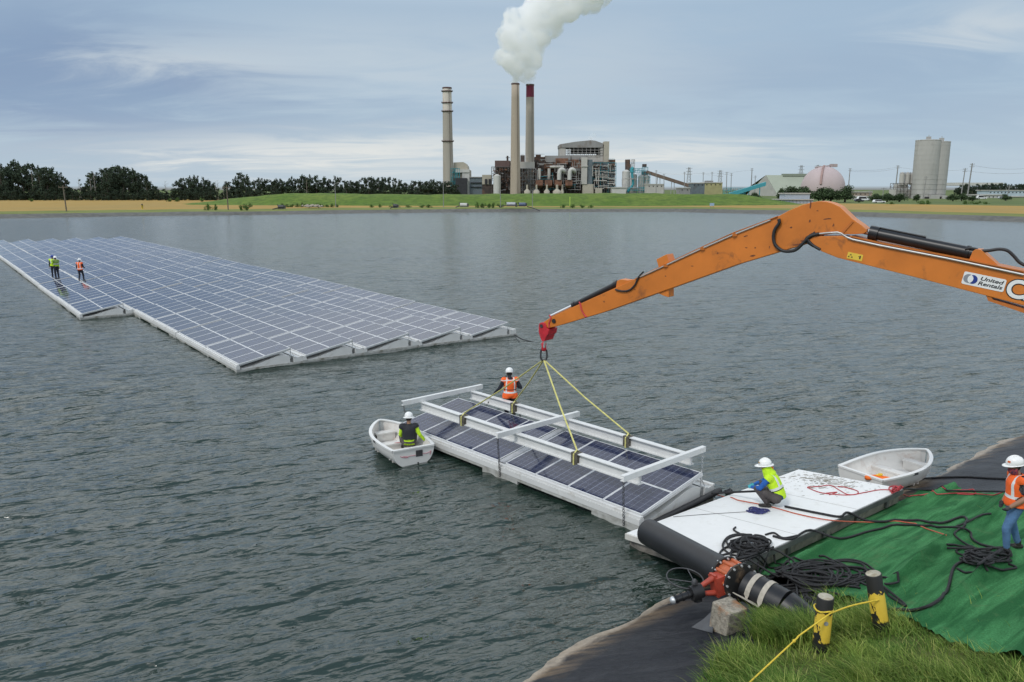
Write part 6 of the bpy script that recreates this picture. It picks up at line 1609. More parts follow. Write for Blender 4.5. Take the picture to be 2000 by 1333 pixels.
def silo(label, x0, x1, ytop, ybot, Y, mat_, S=Z1, cat='silo', group=None, cone=True, extra=None, name='silo'):
    u0, v0 = S(x0, ytop); u1, _ = S(x1, ytop); base = PY((u0 + u1) / 2, 378, Y); base.z = GZ if ybot is None else PY(u0, S(x0, ybot)[1], Y).z
    o = thing(name, label, cat, base, 0, group); q = (PY(u1, 375, Y).x - PY(u0, 375, Y).x) / 2; h_ = PY(u0, v0, Y).z - base.z
    b = MB(); b.lathe([(q, -0.8), (q, h_ - (1 if cone else 0))], base, 24); b.build('shell', [mat_], o)
    b = MB(); b.lathe([(q * 1.02, h_ - 1.2), (q * 1.02, h_ - 0.6), (q * 0.3, h_ + (q * 0.35 if cone else 0.3)), (0.001, h_ + (q * 0.38 if cone else 0.35))], base, 24); b.build('roof', [mat_], o)
    b = MB(); b.tube([base + Vector((q * 0.6, -q * 0.84, 0)), base + Vector((q * 0.6, -q * 0.84, h_))], 0.12, 4)
    for k in range(14): a = math.pi + k / 13 * math.pi; b.tube([base + Vector((q * math.cos(a), q * math.sin(a), h_ - 0.6)), base + Vector((q * math.cos(a), q * math.sin(a), h_ + 0.6))], 0.06, 4)
    b.build('ladder', [steel_l], o); return o
silo('white round tank in front of the brown boiler house', 515, 576, 930, None, 992, g_white)
b = MB(); lattice(b, Z1(520, 0)[0], Z1(574, 0)[0], Z1(0, 905)[1], Z1(0, 930)[1], 992, 6, 3, 2, 0.18, diag=False)
tag(b.build('tank_gantry', [steel_d]), 'small steel gantry on the roof of the white round tank', 'gantry')
# right limestone / scrubber group
grp = 'pale silos of the scrubber plant'
for x0, x1, y0, lab in ((1560, 1625, 895, 'pale grey silo nearest the boiler house in the scrubber plant'), (1628, 1682, 925, 'pale silo with teal pipe beside it in the scrubber plant'), (1690, 1742, 935, 'pale silo third from the left in the scrubber plant'), (1740, 1782, 935, 'pale silo at the conveyor end of the scrubber plant')):
    silo(lab, x0, x1, y0, None, 1000 + (x0 % 7), g_light if x0 != 1560 else g_white, Z1, 'silo', grp)
r = thing('process_tower', 'dark rusty vent stack and grey tower above the scrubber silos', 'tower', pt(1610, 1060, 1012))
b = MB(); b.tube([pt(1608, 900, 1012), pt(1608, 800, 1012)], 3.2, 10); zb(b, 1590, 1628, 838, 885, 1009, 8); b.build('stack', [g_dark], r)
b = MB(); lattice(b, Z1(1636, 0)[0], Z1(1660, 0)[0], Z1(0, 800)[1], None, 1012, 5, 2, 9, 0.2); b.build('lattice_tower', [steel_l], r)
r = thing('process_tower', 'dark capped tower at the head of the conveyor', 'tower', pt(1740, 1060, 1008))
b = MB(); zb(b, 1728, 1756, 836, 860, 1008, 8); zb(b, 1724, 1768, 895, 935, 1006, 8); b.build('head_house', [g_dark], r)
b = MB(); lattice(b, Z1(1726, 0)[0], Z1(1768, 0)[0], Z1(0, 862)[1], None, 1006, 7, 2, 8, 0.24); b.build('lattice_tower', [teal], r)
r = thing('pipe_rack', 'teal pipe rack and ducts winding around the scrubber silos', 'pipe rack', pt(1700, 1060, 995))
b = MB(); b.tube([pt(1645, 870, 995), pt(1645, 930, 995), pt(1652, 1000, 995), pt(1625, 1040, 995), pt(1605, 1065, 995)], 1.5, 8, sub=2); b.tube([pt(1645, 905, 995), pt(1640, 880, 995), pt(1655, 868, 995)], 2.4, 8); b.build('duct', [teal], r)
b = MB(); lattice(b, Z1(1610, 0)[0], Z1(1800, 0)[0], Z1(0, 1028)[1], Z1(0, 1052)[1], 992, 6, 10, 1, 0.22); lattice(b, Z1(1655, 0)[0], Z1(1735, 0)[0], Z1(0, 872)[1], Z1(0, 905)[1], 996, 6, 5, 2, 0.2); lattice(b, Z1(1680, 0)[0], Z1(1790, 0)[0], Z1(0, 915)[1], None, 998, 6, 6, 6, 0.16); b.build('rack', [teal], r)
b = MB(); pipes(b, 1560, 1790, 920, 1060, 994, 26, 12, 0.3); b.build('pipework', [steel_l], r)['kind'] = 'stuff'
b = MB(); zb(b, 1480, 1596, 1030, None, 985, 14)
o = thing('site_cabin', 'long white low building below the scrubber silos', 'building', pt(1540, 1065, 985)); b.build('wall', [g_white], o)
b = MB(); zb(b, 1478, 1598, 1024, 1031, 984, 16); b.build('roof', [g_light], o)
# conveyor from the scrubber plant down to the right
r = thing('conveyor', 'long brown covered conveyor sloping down from the scrubber plant', 'conveyor', pt(1900, 1060, 990))
ca, cb_ = PY(*Z2(160, 240), 1000), PY(*Z2(475, 342), 1000)
b = MB(); b.obox(ca - Vector((0, 2, 2.4)), cb_ - ca, (0, 5, 0), (0, 0, 4.0)); b.build('gallery', [M('conveyor_brown', (0.16, 0.115, 0.09), 0.85, 0, 0.2, 0.2)], r)
for k in (0.18, 0.4, 0.62, 0.82):
    p = ca.lerp(cb_, k)
    for s_ in (-1, 1): b = MB(); b.tube([(p.x + 1.5 * s_, p.y, p.z - 2), (p.x + 2.2 * s_, p.y, GZ)], 0.4, 5); b.build('trestle_leg', [steel_l], r)
r = thing('conveyor', 'teal inclined conveyor rising into the grey storage shed', 'conveyor', PY(*Z2(600, 350), 690))
ca, cb_ = PY(*Z2(560, 352), 690), PY(*Z2(738, 298), 690)
b = MB(); b.obox(ca - Vector((0, 1.5, 1.7)), cb_ - ca, (0, 4, 0), (0, 0, 3.2)); b.build('gallery', [M('conveyor_teal', (0.055, 0.30, 0.36), 0.6, 0, 0.1, 0.3)], r)
for k in (0.25, 0.55, 0.85):
    p = ca.lerp(cb_, k); b = MB(); b.tube([(p.x, p.y, p.z - 1), (p.x, p.y, GZ)], 0.35, 5); b.build('trestle_leg', [teal], r)
b = MB(); lattice(b, *[Z2(540, 0)[0], Z2(640, 0)[0], Z2(0, 318)[1], None], 696, 5, 6, 3, 0.18); b.build('tail_frame', [teal], r)
# storage shed (A frame)
YS = 720; q2 = lambda x, y, Y=YS: PY(*Z2(x, y), Y)
r = thing('storage_shed', 'large greenish grey A-frame storage shed left of the pink dome', 'shed', q2(800, 370))
tl, tr_ = q2(740, 256), q2(1000, 256); e_l = q2(795, 372); 
b = MB(); far = Vector((0, 60, 0))
A_ = q2(640, 372, YS + 40); B_ = q2(795, 375, YS)
rid0 = q2(740, 256, YS + 20); rid1 = q2(1010, 256, YS + 20); ev0 = q2(800, 372, YS); ev1 = q2(1010, 372, YS)
ev0.z = ev1.z = GZ; A_.z = GZ
b.add([rid0, rid1, ev1, ev0], [(0, 3, 2, 1)]); b.add([rid0, rid1, rid1 + Vector((0, 60, -(rid1.z - GZ))), Vector((A_.x, A_.y + 30, GZ))], [(0, 1, 2, 3)]); b.build('roof', [M('shed_green', (0.33, 0.36, 0.29), 0.8, 0, 0.05, 0.1)], r)
b = MB(); b.add([rid0 + Vector((-.1, 0, 0)), Vector((A_.x, A_.y, GZ)), ev0 + Vector((-.1, 0, 0))], [(0, 1, 2)]); b.build('gable_wall', [M('shed_gable', (0.34, 0.34, 0.31), 0.85, 0, 0.1, 0.2)], r)
b = MB(); d = (rid1 - rid0) * 0.3; b.obox(rid0 + d + Vector((0, -2, -1.2)), (rid1 - rid0) * 0.62, (0, 5, 0), (0, 0, 2.4)); b.build('ridge_vent', [M('shed_vent', (0.22, 0.25, 0.20), 0.8)], r)
# pink dome
YD = 640; c_ = PY(*Z2(1065, 322), YD); c_ = Vector((c_.x, YD + 20, GZ)); Rr_ = (PY(*Z2(1168, 320), YD + 20).x - PY(*Z2(962, 320), YD + 20).x) / 2
zc_ = PY(*Z2(1065, 322), YD + 20).z
r = thing('storage_dome', 'pale pink spherical storage dome behind the oaks', 'dome', c_)
zt_ = PY(*Z2(1065, 213), YD + 20).z - GZ; zc = zc_ - GZ; b = MB(); prof = []
prof.append((Rr_ * 0.93, 0)); 
for k in range(13): a = R(-10 + 100 * k / 12); prof.append((max(0.001, Rr_ * math.cos(a)), zc + (zt_ - zc) * math.sin(a)))
b.lathe(prof, c_, 40); b.build('shell', [M('dome_pink', (0.47, 0.385, 0.385), 0.8, 0, 0.05, 0.08, dirt=(0.40, 0.28, 0.27), dscale=0.1, dlo=0.6, dhi=0.85, aniso=(1, 1, 0.3))], r)
b = MB(); pts = [c_ + Vector((-(Rr_ + .3) * math.cos(a) * 0.45, -(Rr_ + .3) * math.cos(a) * 0.9, zc + (zt_ - zc) * math.sin(a) + 0.3)) for a in [R(10 + 78 * k / 10) for k in range(11)]]; b.tube(pts, 0.9, 6); b.build('stairway', [M('dome_stair', (0.36, 0.24, 0.22), 0.85, 0, 0.2, 0.2)], r)
b = MB(); b.box(c_ + Vector((7, -1, zt_ + 0.6)), (5, 4, 2.4)); b.tube([c_ + Vector((-8, -1, zt_ - 0.9)), c_ + Vector((4, -1, zt_ + 0.5))], 0.5, 5); b.build('head_house', [M('dome_head', (0.40, 0.33, 0.32), 0.85, 0, 0.2, 0.3)], r)
# twin concrete silos
conc_s = M('silo_concrete', (0.40, 0.39, 0.37), 0.9, 0, 0.08, 0.15, dirt=(0.31, 0.30, 0.28), dscale=0.25, dlo=0.5, dhi=0.72, aniso=(1, 1, 0.25))
YT = 520; q3_ = lambda x, y: PY(*Z2(x, y), YT)
r = thing('silo_block', 'tall block of joined concrete silos at the right of the yards', 'silo', q3_(1590, 392))
zt_ = q3_(1590, 84).z
for x0, x1, dy_, dz_ in ((1506, 1622, 0, 0), (1574, 1676, 2.5, -0.9)):
    a_, e_ = q3_(x0, 84), q3_(x1, 84); xm = (a_.x + e_.x) / 2; q = (e_.x - a_.x) / 2
    b = MB(); b.lathe([(q * 0.975, GZ), (q, zt_ * 0.5), (q, zt_ + dz_ - 0.6), (q * 0.99, zt_ + dz_)], (xm, YT + q + dy_, 0), 40)
    for k in range(11): z = GZ + (zt_ - GZ) * (k + 1) / 12; b.lathe([(q * 1.0 + 0.02, z - 0.05), (q + 0.09, z), (q + 0.02, z + 0.05)], (xm, YT + q + dy_, 0), 40)
    b.build('cylinder_wall', [conc_s], r)
    b = MB(); b.lathe([(q * 1.015, zt_ + dz_ - 0.1), (q * 1.015, zt_ + dz_ + 0.35), (q * 0.6, zt_ + dz_ + 0.6), (0.001, zt_ + dz_ + 0.7)], (xm, YT + q + dy_, 0), 40); b.box((xm, YT + q, zt_ + dz_ + 1.4), (2.2, 2.2, 2.2)); b.tube([(xm, YT + q, zt_ + dz_ + 2), (xm, YT + q, zt_ + dz_ + 3.6)], 0.2, 5); b.build('roof', [conc_s], r)
b = MB(); x_ = q3_(1504, 200).x; lattice(b, Z2(1500, 0)[0], Z2(1506, 0)[0], Z2(0, 86)[1], None, YT + 4, 3, 1, 12, 0.10); b.build('stair_tower', [steel_d], r)
b = MB(); zb(b, 1548, 1592, 352, None, YT - 3, 8, Z2); zb(b, 1604, 1630, 356, None, YT - 2, 8, Z2); b.build('base_pier', [conc_s], r)
b = MB(); zb(b, 1524, 1546, 362, None, YT - 1, 3, Z2); zb(b, 1592, 1604, 362, None, YT - 1, 3, Z2); b.build('doorway', [louv], r)
gs = 'small steel silos on legs beside the concrete silos'
for k, (x0, x1, y0, y1, lab) in enumerate(((1386, 1410, 246, 298, 'front left'), (1413, 1436, 246, 296, 'front middle'), (1438, 1462, 246, 298, 'front right'), (1464, 1480, 258, 296, 'rear smaller left'), (1482, 1500, 260, 298, 'rear smaller right'))):
    silo('small pale silo on legs, %s one beside the concrete silos' % lab, x0, x1, y0, y1, 535 + (12 if k > 2 else 0), g_light, Z2, 'silo', gs)
r = thing('silo_stand', 'grey steel stand and cabin carrying the small silos', 'stand', PY(*Z2(1425, 390), 533))
b = MB(); lattice(b, Z2(1380, 0)[0], Z2(1498, 0)[0], Z2(0, 296)[1], None, 532, 10, 7, 4, 0.2); b.build('legs', [steel_d], r)
b = MB(); zb(b, 1372, 1466, 326, None, 533, 9, Z2); zb(b, 1380, 1430, 300, 322, 535, 5, Z2, 0); b.build('cabin', [g_light], r)
# container building, yard sheds
r = thing('site_cabin', 'pale blue grey two storey cabin in front of the shed', 'building', PY(*Z2(890, 400), 345))
b = MB(); zb(b, 838, 956, 347, 376, 345, 8, Z2); zb(b, 816, 974, 376, None, 344, 10, Z2); b.build('wall', [M('cabin_blue', (0.36, 0.40, 0.46), 0.7, 0, 0.08, 0.6)], r)
b = MB(); zb(b, 834, 960, 343, 348, 344.6, 9, Z2); zb(b, 812, 978, 373.5, 377, 343.4, 11, Z2); b.build('roof', [g_light], r)
b = MB()
for k in range(9): x = 826 + k * 17; zb(b, x, x + 1.0, 379, 398, 343.7, 0.5, Z2)
b.build('rib', [M('cabin_rib', (0.28, 0.31, 0.36), 0.7)], r)
for (x0, x1, y0, Y, lab, m_) in ((380, 440, 294, 800, 'grey works building left of the ochre one beyond the berm', g_blue), (440, 526, 292, 800, 'ochre and grey works building beyond the berm', M('works_ochre', (0.36, 0.33, 0.17), 0.85, 0, 0.15, 0.2)), (320, 370, 318, 760, 'low grey pump building under the brown conveyor', g_grey), (160, 240, 300, 900, 'low pale building behind the brown conveyor', g_light), (1172, 1260, 338, 700, 'long low brown shed right of the pink dome', M('yard_brown', (0.33, 0.26, 0.21), 0.85, 0, 0.15, 0.3)), (1195, 1262, 360, 480, 'low white shed in the yard right of the oaks', g_white), (1785, 1905, 352, 560, 'long white warehouse near the right edge', g_white), (1830, 2010, 330, 700, 'pale blue roofed hall at the right edge', M('hall_blue', (0.42, 0.50, 0.56), 0.7, 0, 0.1, 0.2)), (1900, 2020, 360, 590, 'low grey warehouse at the right edge behind lawn', g_grey)):
    p = PY(*Z2((x0 + x1) / 2, 370), Y); p.z = GZ; r = thing('yard_building', lab, 'building', p)
    b = MB(); zb(b, x0, x1, y0 + 2, None, Y, 18, Z2); b.build('wall', [m_], r)
    b = MB(); zb(b, x0 - 2, x1 + 2, y0 - 1.5, y0 + 2.5, Y - 0.6, 20, Z2); b.build('roof', [g_light], r)
    b = MB(); n = max(2, int((x1 - x0) / 18))
    for k in range(n): xx = x0 + (x1 - x0) * (k + 0.35) / n; zb(b, xx, xx + 5, y0 + 8, min(y0 + 13, 372), Y - 0.25, 0.6, Z2)
    b.build('opening', [louv], r)
r = thing('roof_stacks', 'row of short vents on the ochre works building', 'vents', PY(*Z2(460, 290), 803))
b = MB()
for k in range(6): b.tube([PY(*Z2(444 + k * 7, 292), 803), PY(*Z2(444 + k * 7, 283), 803)], 0.8, 6)
b.build('vent_pipe', [g_grey], r)
# far pale ridge line at the right edge
b = MB(); b.obox(PY(*Z2(1662, 307), 2500), (150, 0, 0), (0, 200, 0), (0, 0, 9)); 
tag(b.build('white_warehouse', [g_white]), 'distant long white roof right of the concrete silos', 'building')

# vehicles parked in the yard
def vehicle(label, u, v, Y, L, mat_, kind, face=0.0):
    p = PY(u, v, Y); p.z = GZ; r = thing('parked_van' if kind == 'van' else 'parked_car', label, 'van' if kind == 'van' else 'car', p, face)
    h1, h2 = (1.1, 2.3) if kind == 'van' else (0.85, 1.45)
    w_ = 1.8
    b = MB(); pr = [(-L / 2, .35), (L / 2, .35), (L / 2, h1 * 0.8), (L * 0.42, h1), (L * 0.22, h1), (L * 0.10, h2), (-L * 0.40, h2), (-L * 0.48, h1)]
    b.prism([Vector((x, -w_ / 2, z)) for x, z in pr], Vector((0, w_, 0))); b.build('body', [mat_], r, bevel=0.08, world=False, fix=True)
    b = MB()
    for s in (-1, 1): b.prism([Vector((x, s * (w_ / 2 + 0.01), z)) for x, z in ((L * 0.19, h1 * 1.02), (L * 0.09, h2 * 0.94), (-L * 0.38, h2 * 0.94), (-L * 0.44, h1 * 1.02))], Vector((0, 0.004 * s, 0)))
    b.build('window', [louv], r, world=False, fix=True)
    for sx in (-0.32, 0.32):
        for s in (-1, 1):
            b = MB(); b.tube([(sx * L, s * (w_ / 2 - 0.2), .34), (sx * L, s * (w_ / 2 + 0.02), .34)], .34, 14); b.build('wheel', [rubber], r, world=False)
car_w = M('car_white', (0.75, 0.75, 0.76), 0.25, 0, 0.03, 2.0); car_g = M('car_silver', (0.45, 0.46, 0.48), 0.25, 0.3, 0.05, 2.0); car_r = M('car_red', (0.40, 0.09, 0.05), 0.3, 0, 0.05, 2.0); car_d = M('car_dark', (0.05, 0.05, 0.06), 0.25, 0, 0.05, 2.0)
for (x, Y, L, m_, kind, lab) in ((1216, 430, 7.5, car_w, 'van', 'white box van parked right of the oaks'), (1292, 360, 5.5, car_w, 'car', 'white pickup parked nearest the dry field'), (1195, 400, 4.6, car_d, 'car', 'dark car parked beside the oak nearest the pink dome'), (1250, 440, 4.6, car_g, 'car', 'silver car parked between the two white vehicles'), (1790, 500, 6.0, car_w, 'van', 'white van parked at the left end of the white warehouse'), (1890, 520, 5, car_g, 'car', 'silver car parked before the grey warehouse at right'), (236, 640, 9, car_w, 'van', 'white truck parked below the brown conveyor')):
    vehicle(lab, *Z2(x, 392), Y, L, m_, kind, 0.05)
b = MB(); zb(b, 1450, 1510, 378, None, 470, 5, Z2)
for i, p in enumerate(b.v): b.v[i] = p + Vector((0, 0, 0.4 * math.sin(p.x)))
tag(b.build('brick_pile', [M('brick_pile_red', (0.45, 0.16, 0.09), 0.9, 0, 0.3, 2.0)]), 'long orange red stack of material beside the concrete silos', 'stack')

# ------------------------------------------------------------------ poles, pylons and fences
pole_m = M('pole_grey', (0.25, 0.245, 0.24), 0.85, 0, 0.2, 0.8); pole_w = M('pole_wood', (0.14, 0.115, 0.09), 0.9, 0, 0.2, 0.8)
ln = ['first', 'second', 'third', 'fourth', 'fifth', 'sixth', 'seventh', 'eighth', 'ninth', 'tenth', 'eleventh', 'twelfth', 'thirteenth', 'fourteenth', 'fifteenth', 'sixteenth', 'seventeenth', 'eighteenth']
def pole(label, u, vt, vb, Y, r0, mat_, lean=0.0, arms=1, group=None, lamp=False):
    top = PY(u, vt, Y); base = Vector((top.x, Y, max(0.9, PY(u, vb, Y).z) if vb else GZ)); o = thing('street_lamp' if lamp else 'utility_pole', label, 'lamp post' if lamp else 'utility pole', base, 0, group)
    top = top + Vector((lean, 0, 0)); b = MB(); b.tube([base - Vector((0, 0, 0.6)), top], [r0, r0 * 0.7], 8); b.build('post', [mat_], o)
    if lamp: b = MB(); b.tube([top, top + Vector((1.2, -0.4, 0.35))], r0 * 0.5, 6); b.box(top + Vector((1.4, -0.45, 0.33)), (0.9, 0.4, 0.2)); b.build('lamp_head', [pole_m], o)
    elif arms:
        b = MB(); h_ = (top - base).length
        for k in range(arms): z = top.z - 0.6 - k * 1.4; b.box((top.x, Y, z), (2.6, 0.2, 0.2)); b.tube([(top.x - 1.2, Y, z), (top.x - 1.2, Y, z + 0.5)], 0.08, 5); b.tube([(top.x + 1.2, Y, z), (top.x + 1.2, Y, z + 0.5)], 0.08, 5)
        b.build('crossarm', [mat_], o)
pole('leaning wooden pole in the dry field, leftmost by the shore', 124.5, 362, 409, 232, 0.20, pole_w, -0.3, 1, 'poles along the far shore')
pole('wooden pole in front of the middle tree clump', 442.5, 363, 406, 250, 0.20, pole_w, -0.05, 1, 'poles along the far shore')
for u, vt, vb, Y, lab in ((654, 359, 401, 265, 'lamp post before the left end of the berm'), (865.5, 356, 402, 272, 'lamp post on the shore below the leftmost chimney'), (977.5, 373, 402, 276, 'short lamp post on the shore left of the tan chimney foot'), (1040, 372, 403, 276, 'thin short lamp post on the shore below the maroon topped chimney')):
    pole(lab, u, vt, vb, Y, 0.13, pole_m, 0, 0, 'lamp posts along the far shore', True)
for i, (x, yt, Y, r0) in enumerate(((208, 232, 850, .4), (246, 250, 850, .4), (346, 240, 820, .4), (437, 242, 860, .4), (480, 240, 860, .4), (552, 240, 700, .4), (574, 246, 700, .35), (674, 222, 760, .55), (690, 258, 720, .35), (1150, 222, 700, .5), (1382, 208, 600, .5), (1518, 262, 500, .28), (1312, 316, 420, .25), (1246, 330, 440, .22), (1706, 222, 480, .35), (1740, 198, 470, .45), (1920, 308, 430, .25))):
    lean = 0.0
    pole('tall grey power pole, %s of the seventeen from the left across the yards' % ln[i], *Z2(x, yt), None, Y, r0, pole_m, (x - 900) * 0.0012, 2 if r0 > 0.3 else 1, 'power poles across the yards')
def pylon(label, x, yt, Y, w_):
    top = PY(*Z2(x, yt), Y); base = Vector((top.x, Y, GZ)); o = thing('transmission_tower', label, 'pylon', base, 0, 'distant lattice pylons'); b = MB(); h_ = top.z - GZ
    for sx in (-1, 1):
        for sy in (-1, 1): b.tube([base + Vector((sx * w_, sy * w_, 0)), base + Vector((sx * w_ * 0.28, sy * w_ * 0.28, h_))], 0.32, 4)
    for k in range(9):
        f0, f1 = k / 9, (k + 1) / 9; w0, w1 = w_ * (1 - .72 * f0), w_ * (1 - .72 * f1)
        b.tube([base + Vector((-w0, -w0, h_ * f0)), base + Vector((w1, -w1, h_ * f1))], 0.2, 4); b.tube([base + Vector((w0, -w0, h_ * f0)), base + Vector((-w1, -w1, h_ * f1))], 0.2, 4)
    b.build('lattice_mast', [pole_m], o); b = MB()
    for f in (0.72, 0.84, 0.96): b.tube([base + Vector((-w_ * 1.3, 0, h_ * f)), base + Vector((w_ * 1.3, 0, h_ * f))], 0.28, 4)
    b.build('crossarm', [pole_m], o)
for lab, x, yt, Y in (('lattice pylon above the middle of the brown conveyor', 366, 218, 1500), ('lattice pylon left of the grey storage shed', 518, 232, 1600), ('lattice pylon seen over the left part of the shed roof', 914, 208, 1500), ('lattice pylon seen just left of the pink dome', 994, 206, 1500)): pylon(lab, x, yt, Y, 4.5)
# overhead wires
b = MB()
for (xa, ya, xb, yb_, Y) in ((1150, 230, 1382, 216, 650), (1150, 236, 1382, 224, 650), (1706, 232, 2050, 240, 480), (1740, 206, 2050, 220, 470), (674, 230, 346, 246, 790), (1382, 216, 1706, 230, 560), (437, 250, 552, 250, 790), (208, 240, 346, 248, 840)):
    a, c = PY(*Z2(xa, ya), Y), PY(*Z2(xb, yb_), Y); b.tube([a.lerp(c, k / 10) - Vector((0, 0, 6 * (k / 10) * (1 - k / 10))) for k in range(11)], 0.05, 4)
b.build('overhead_wires', [pole_m]); tag(bpy.data.objects['overhead_wires'], 'thin overhead wires strung between the power poles', 'wires')
bpy.data.objects['overhead_wires']['kind'] = 'stuff'

# ------------------------------------------------------------------ trees
leaf_d = M('leaf_dark', (0.036, 0.058, 0.032), 0.9, 0, 0.35, 0.25, island=0.45); leaf_m = M('leaf_mid', (0.045, 0.078, 0.028), 0.9, 0, 0.35, 0.25, island=0.45); leaf_g = M('leaf_bush', (0.075, 0.14, 0.028), 0.9, 0, 0.35, 0.4, island=0.4)
bark = M('bark', (0.10, 0.085, 0.07), 0.95, 0, 0.3, 1.0); bark_pale = M('bark_pale', (0.27, 0.25, 0.23), 0.95, 0, 0.2, 1.0)
def crown_mesh(name, clumps, n, size, seed, droop=0.0):
    g = np.random.default_rng(seed); tot = sum(c[3] * c[4] * c[5] for c in clumps) ; V = []; Fq = []
    for (x, y, z, rx, ry, rz) in clumps:
        k = max(12, int(n * rx * ry * rz / tot))
        d = g.normal(size=(k, 3)); d /= np.linalg.norm(d, axis=1)[:, None]; rr_ = g.random(k) ** 0.45
        # lobes
        rr_ *= 1 + 0.25 * np.sin(d[:, 0] * 5 + seed) * np.sin(d[:, 2] * 4 + d[:, 1] * 3)
        p = np.stack([x + d[:, 0] * rx * rr_, y + d[:, 1] * ry * rr_, z + d[:, 2] * rz * rr_], -1)
        a = g.normal(size=(k, 3)); a /= np.linalg.norm(a, axis=1)[:, None]; a[:, 2] -= droop; c = np.cross(a, g.normal(size=(k, 3))); c /= np.maximum(1e-6, np.linalg.norm(c, axis=1))[:, None]
        s = size * (0.5 + g.random(k))[:, None]
        q = np.stack([p - a * s, p + c * s * 0.6, p + a * s, p - c * s * 0.6], 1).reshape(-1, 3); o = sum(len(v) for v in V)
        V.append(q); i = np.arange(k)[:, None] * 4 + o; Fq.append(i + np.arange(4)[None])
    return np.concatenate(V), np.concatenate(Fq)
def tree_proto(kind, seed, leaf):
    """unit height 1 tree: tapered trunk with limbs, crown of many small leaf faces"""
    g = random.Random(seed); r = thing('tree', 'x', 'tree'); b = MB()
    lean = g.uniform(-.04, .04)
    if kind == 'pine':
        h = 0.95; b.tube([(0, 0, -0.03), (lean * .5, 0, .4), (lean, 0, h)], [0.022, 0.015, 0.004], 6); clumps = []
        for k in range(34):
            z = g.uniform(0.04, 0.97); w_ = 0.21 * (1 - abs(z - 0.40) * 0.95) * g.uniform(0.5, 1.15); a = g.uniform(0, 6.28); c = (lean * z + math.cos(a) * w_ * 0.9, math.sin(a) * w_ * 0.9, z)
            b.tube([(lean * z, 0, z - 0.06), c], [0.006, 0.002], 4); clumps.append((*c, w_ * 0.62, w_ * 0.62, g.uniform(0.05, 0.11)))
        V, Fq = crown_mesh('crown', clumps, 2600, 0.026, seed, 0.2)
    elif kind == 'thin':
        b.tube([(0, 0, -0.03), (lean * .5, 0, .5), (lean * 1.4, 0, .97)], [0.014, 0.009, 0.002], 6); clumps = []
        for k in range(9):
            z = g.uniform(0.35, 0.95); a = g.uniform(0, 6.28); w_ = g.uniform(0.04, 0.13); c = (lean * z + math.cos(a) * w_, math.sin(a) * w_, z + 0.05); b.tube([(lean * z, 0, z - 0.05), c], [0.005, 0.002], 4)
            if g.random() < 0.5: clumps.append((*c, 0.05, 0.05, 0.05))
        clumps.append((0, 0, .3, .04, .04, .05)); V, Fq = crown_mesh('crown', clumps, 160, 0.018, seed)
    elif kind == 'oak':
        b.tube([(0, 0, -0.03), (0.01, 0, .22), (0.02, 0, .5)], [0.05, 0.04, 0.02], 8); clumps = []
        for k in range(30):
            a = g.uniform(0, 6.28); q = g.uniform(0.0, 0.45); z = 0.26 + g.uniform(0, 0.48) * (1 - q * 1.1); c = (math.cos(a) * q, math.sin(a) * q, z); b.tube([(0.01, 0, .25), (c[0] * .5, c[1] * .5, z * 0.8), c], [0.018, 0.01, 0.004], 5); clumps.append((*c, g.uniform(.15, .25), g.uniform(.15, .25), g.uniform(.13, .20)))
        V, Fq = crown_mesh('crown', clumps, 2800, 0.034, seed)
    else:   # bush, unit height
        clumps = []
        for k in range(10):
            a = g.uniform(0, 6.28); q = g.uniform(0, 0.9); c = (math.cos(a) * q, math.sin(a) * q, g.uniform(.15, .6) * (1.1 - q * 0.5)); b.tube([(0, 0, 0), c], [0.03, 0.01], 4); clumps.append((*c, g.uniform(.25, .45), g.uniform(.25, .45), g.uniform(.2, .35)))
        V, Fq = crown_mesh('crown', clumps, 700, 0.06, seed)
    b.build('trunk' if kind != 'bush' else 'stem', [bark_pale if kind == 'thin' else bark], r, world=False)
    np_mesh('crown', V, Fq, [leaf], r, False)
    return r
protos = {'pine': [tree_proto('pine', s, leaf_d) for s in range(6)], 'thin': [tree_proto('thin', s + 40, leaf_m) for s in range(2)], 'oak': [tree_proto('oak', s + 60, leaf_m) for s in range(3)], 'bush': [tree_proto('bush', s + 80, leaf_g) for s in range(3)]}
used = set()
def place(kind, i, loc, hgt, wid, label, group, name=None):
    p = protos[kind][i % len(protos[kind])]; key = (kind, i % len(protos[kind]))
    if key in used: o = dup(p)
    else: o = p; used.add(key)
    o.location = loc; o.scale = (hgt * wid, hgt * wid, hgt); o.rotation_euler = (0, 0, (i * 1.7) % 6.28); o['label'] = label; o['category'] = 'bush' if kind == 'bush' else 'tree'; o['group'] = group
    if name: o.name = name
    return o
def ordinal(n):
    t_ = ['', 'first', 'second', 'third', 'fourth', 'fifth', 'sixth', 'seventh', 'eighth', 'ninth', 'tenth', 'eleventh', 'twelfth', 'thirteenth', 'fourteenth', 'fifteenth', 'sixteenth', 'seventeenth', 'eighteenth', 'nineteenth', 'twentieth']
    tens = {20: 'twenty', 30: 'thirty', 40: 'forty', 50: 'fifty', 60: 'sixty', 70: 'seventy', 80: 'eighty', 90: 'ninety'}
    if n > 100: return 'hundred and ' + ordinal(n - 100)
    if n == 100: return 'hundredth'
    if n <= 20: return t_[n]
    if n % 10 == 0: return tens[n][:-1] + 'ieth'
    return tens[n // 10 * 10] + '-' + t_[n % 10]
g = random.Random(17)
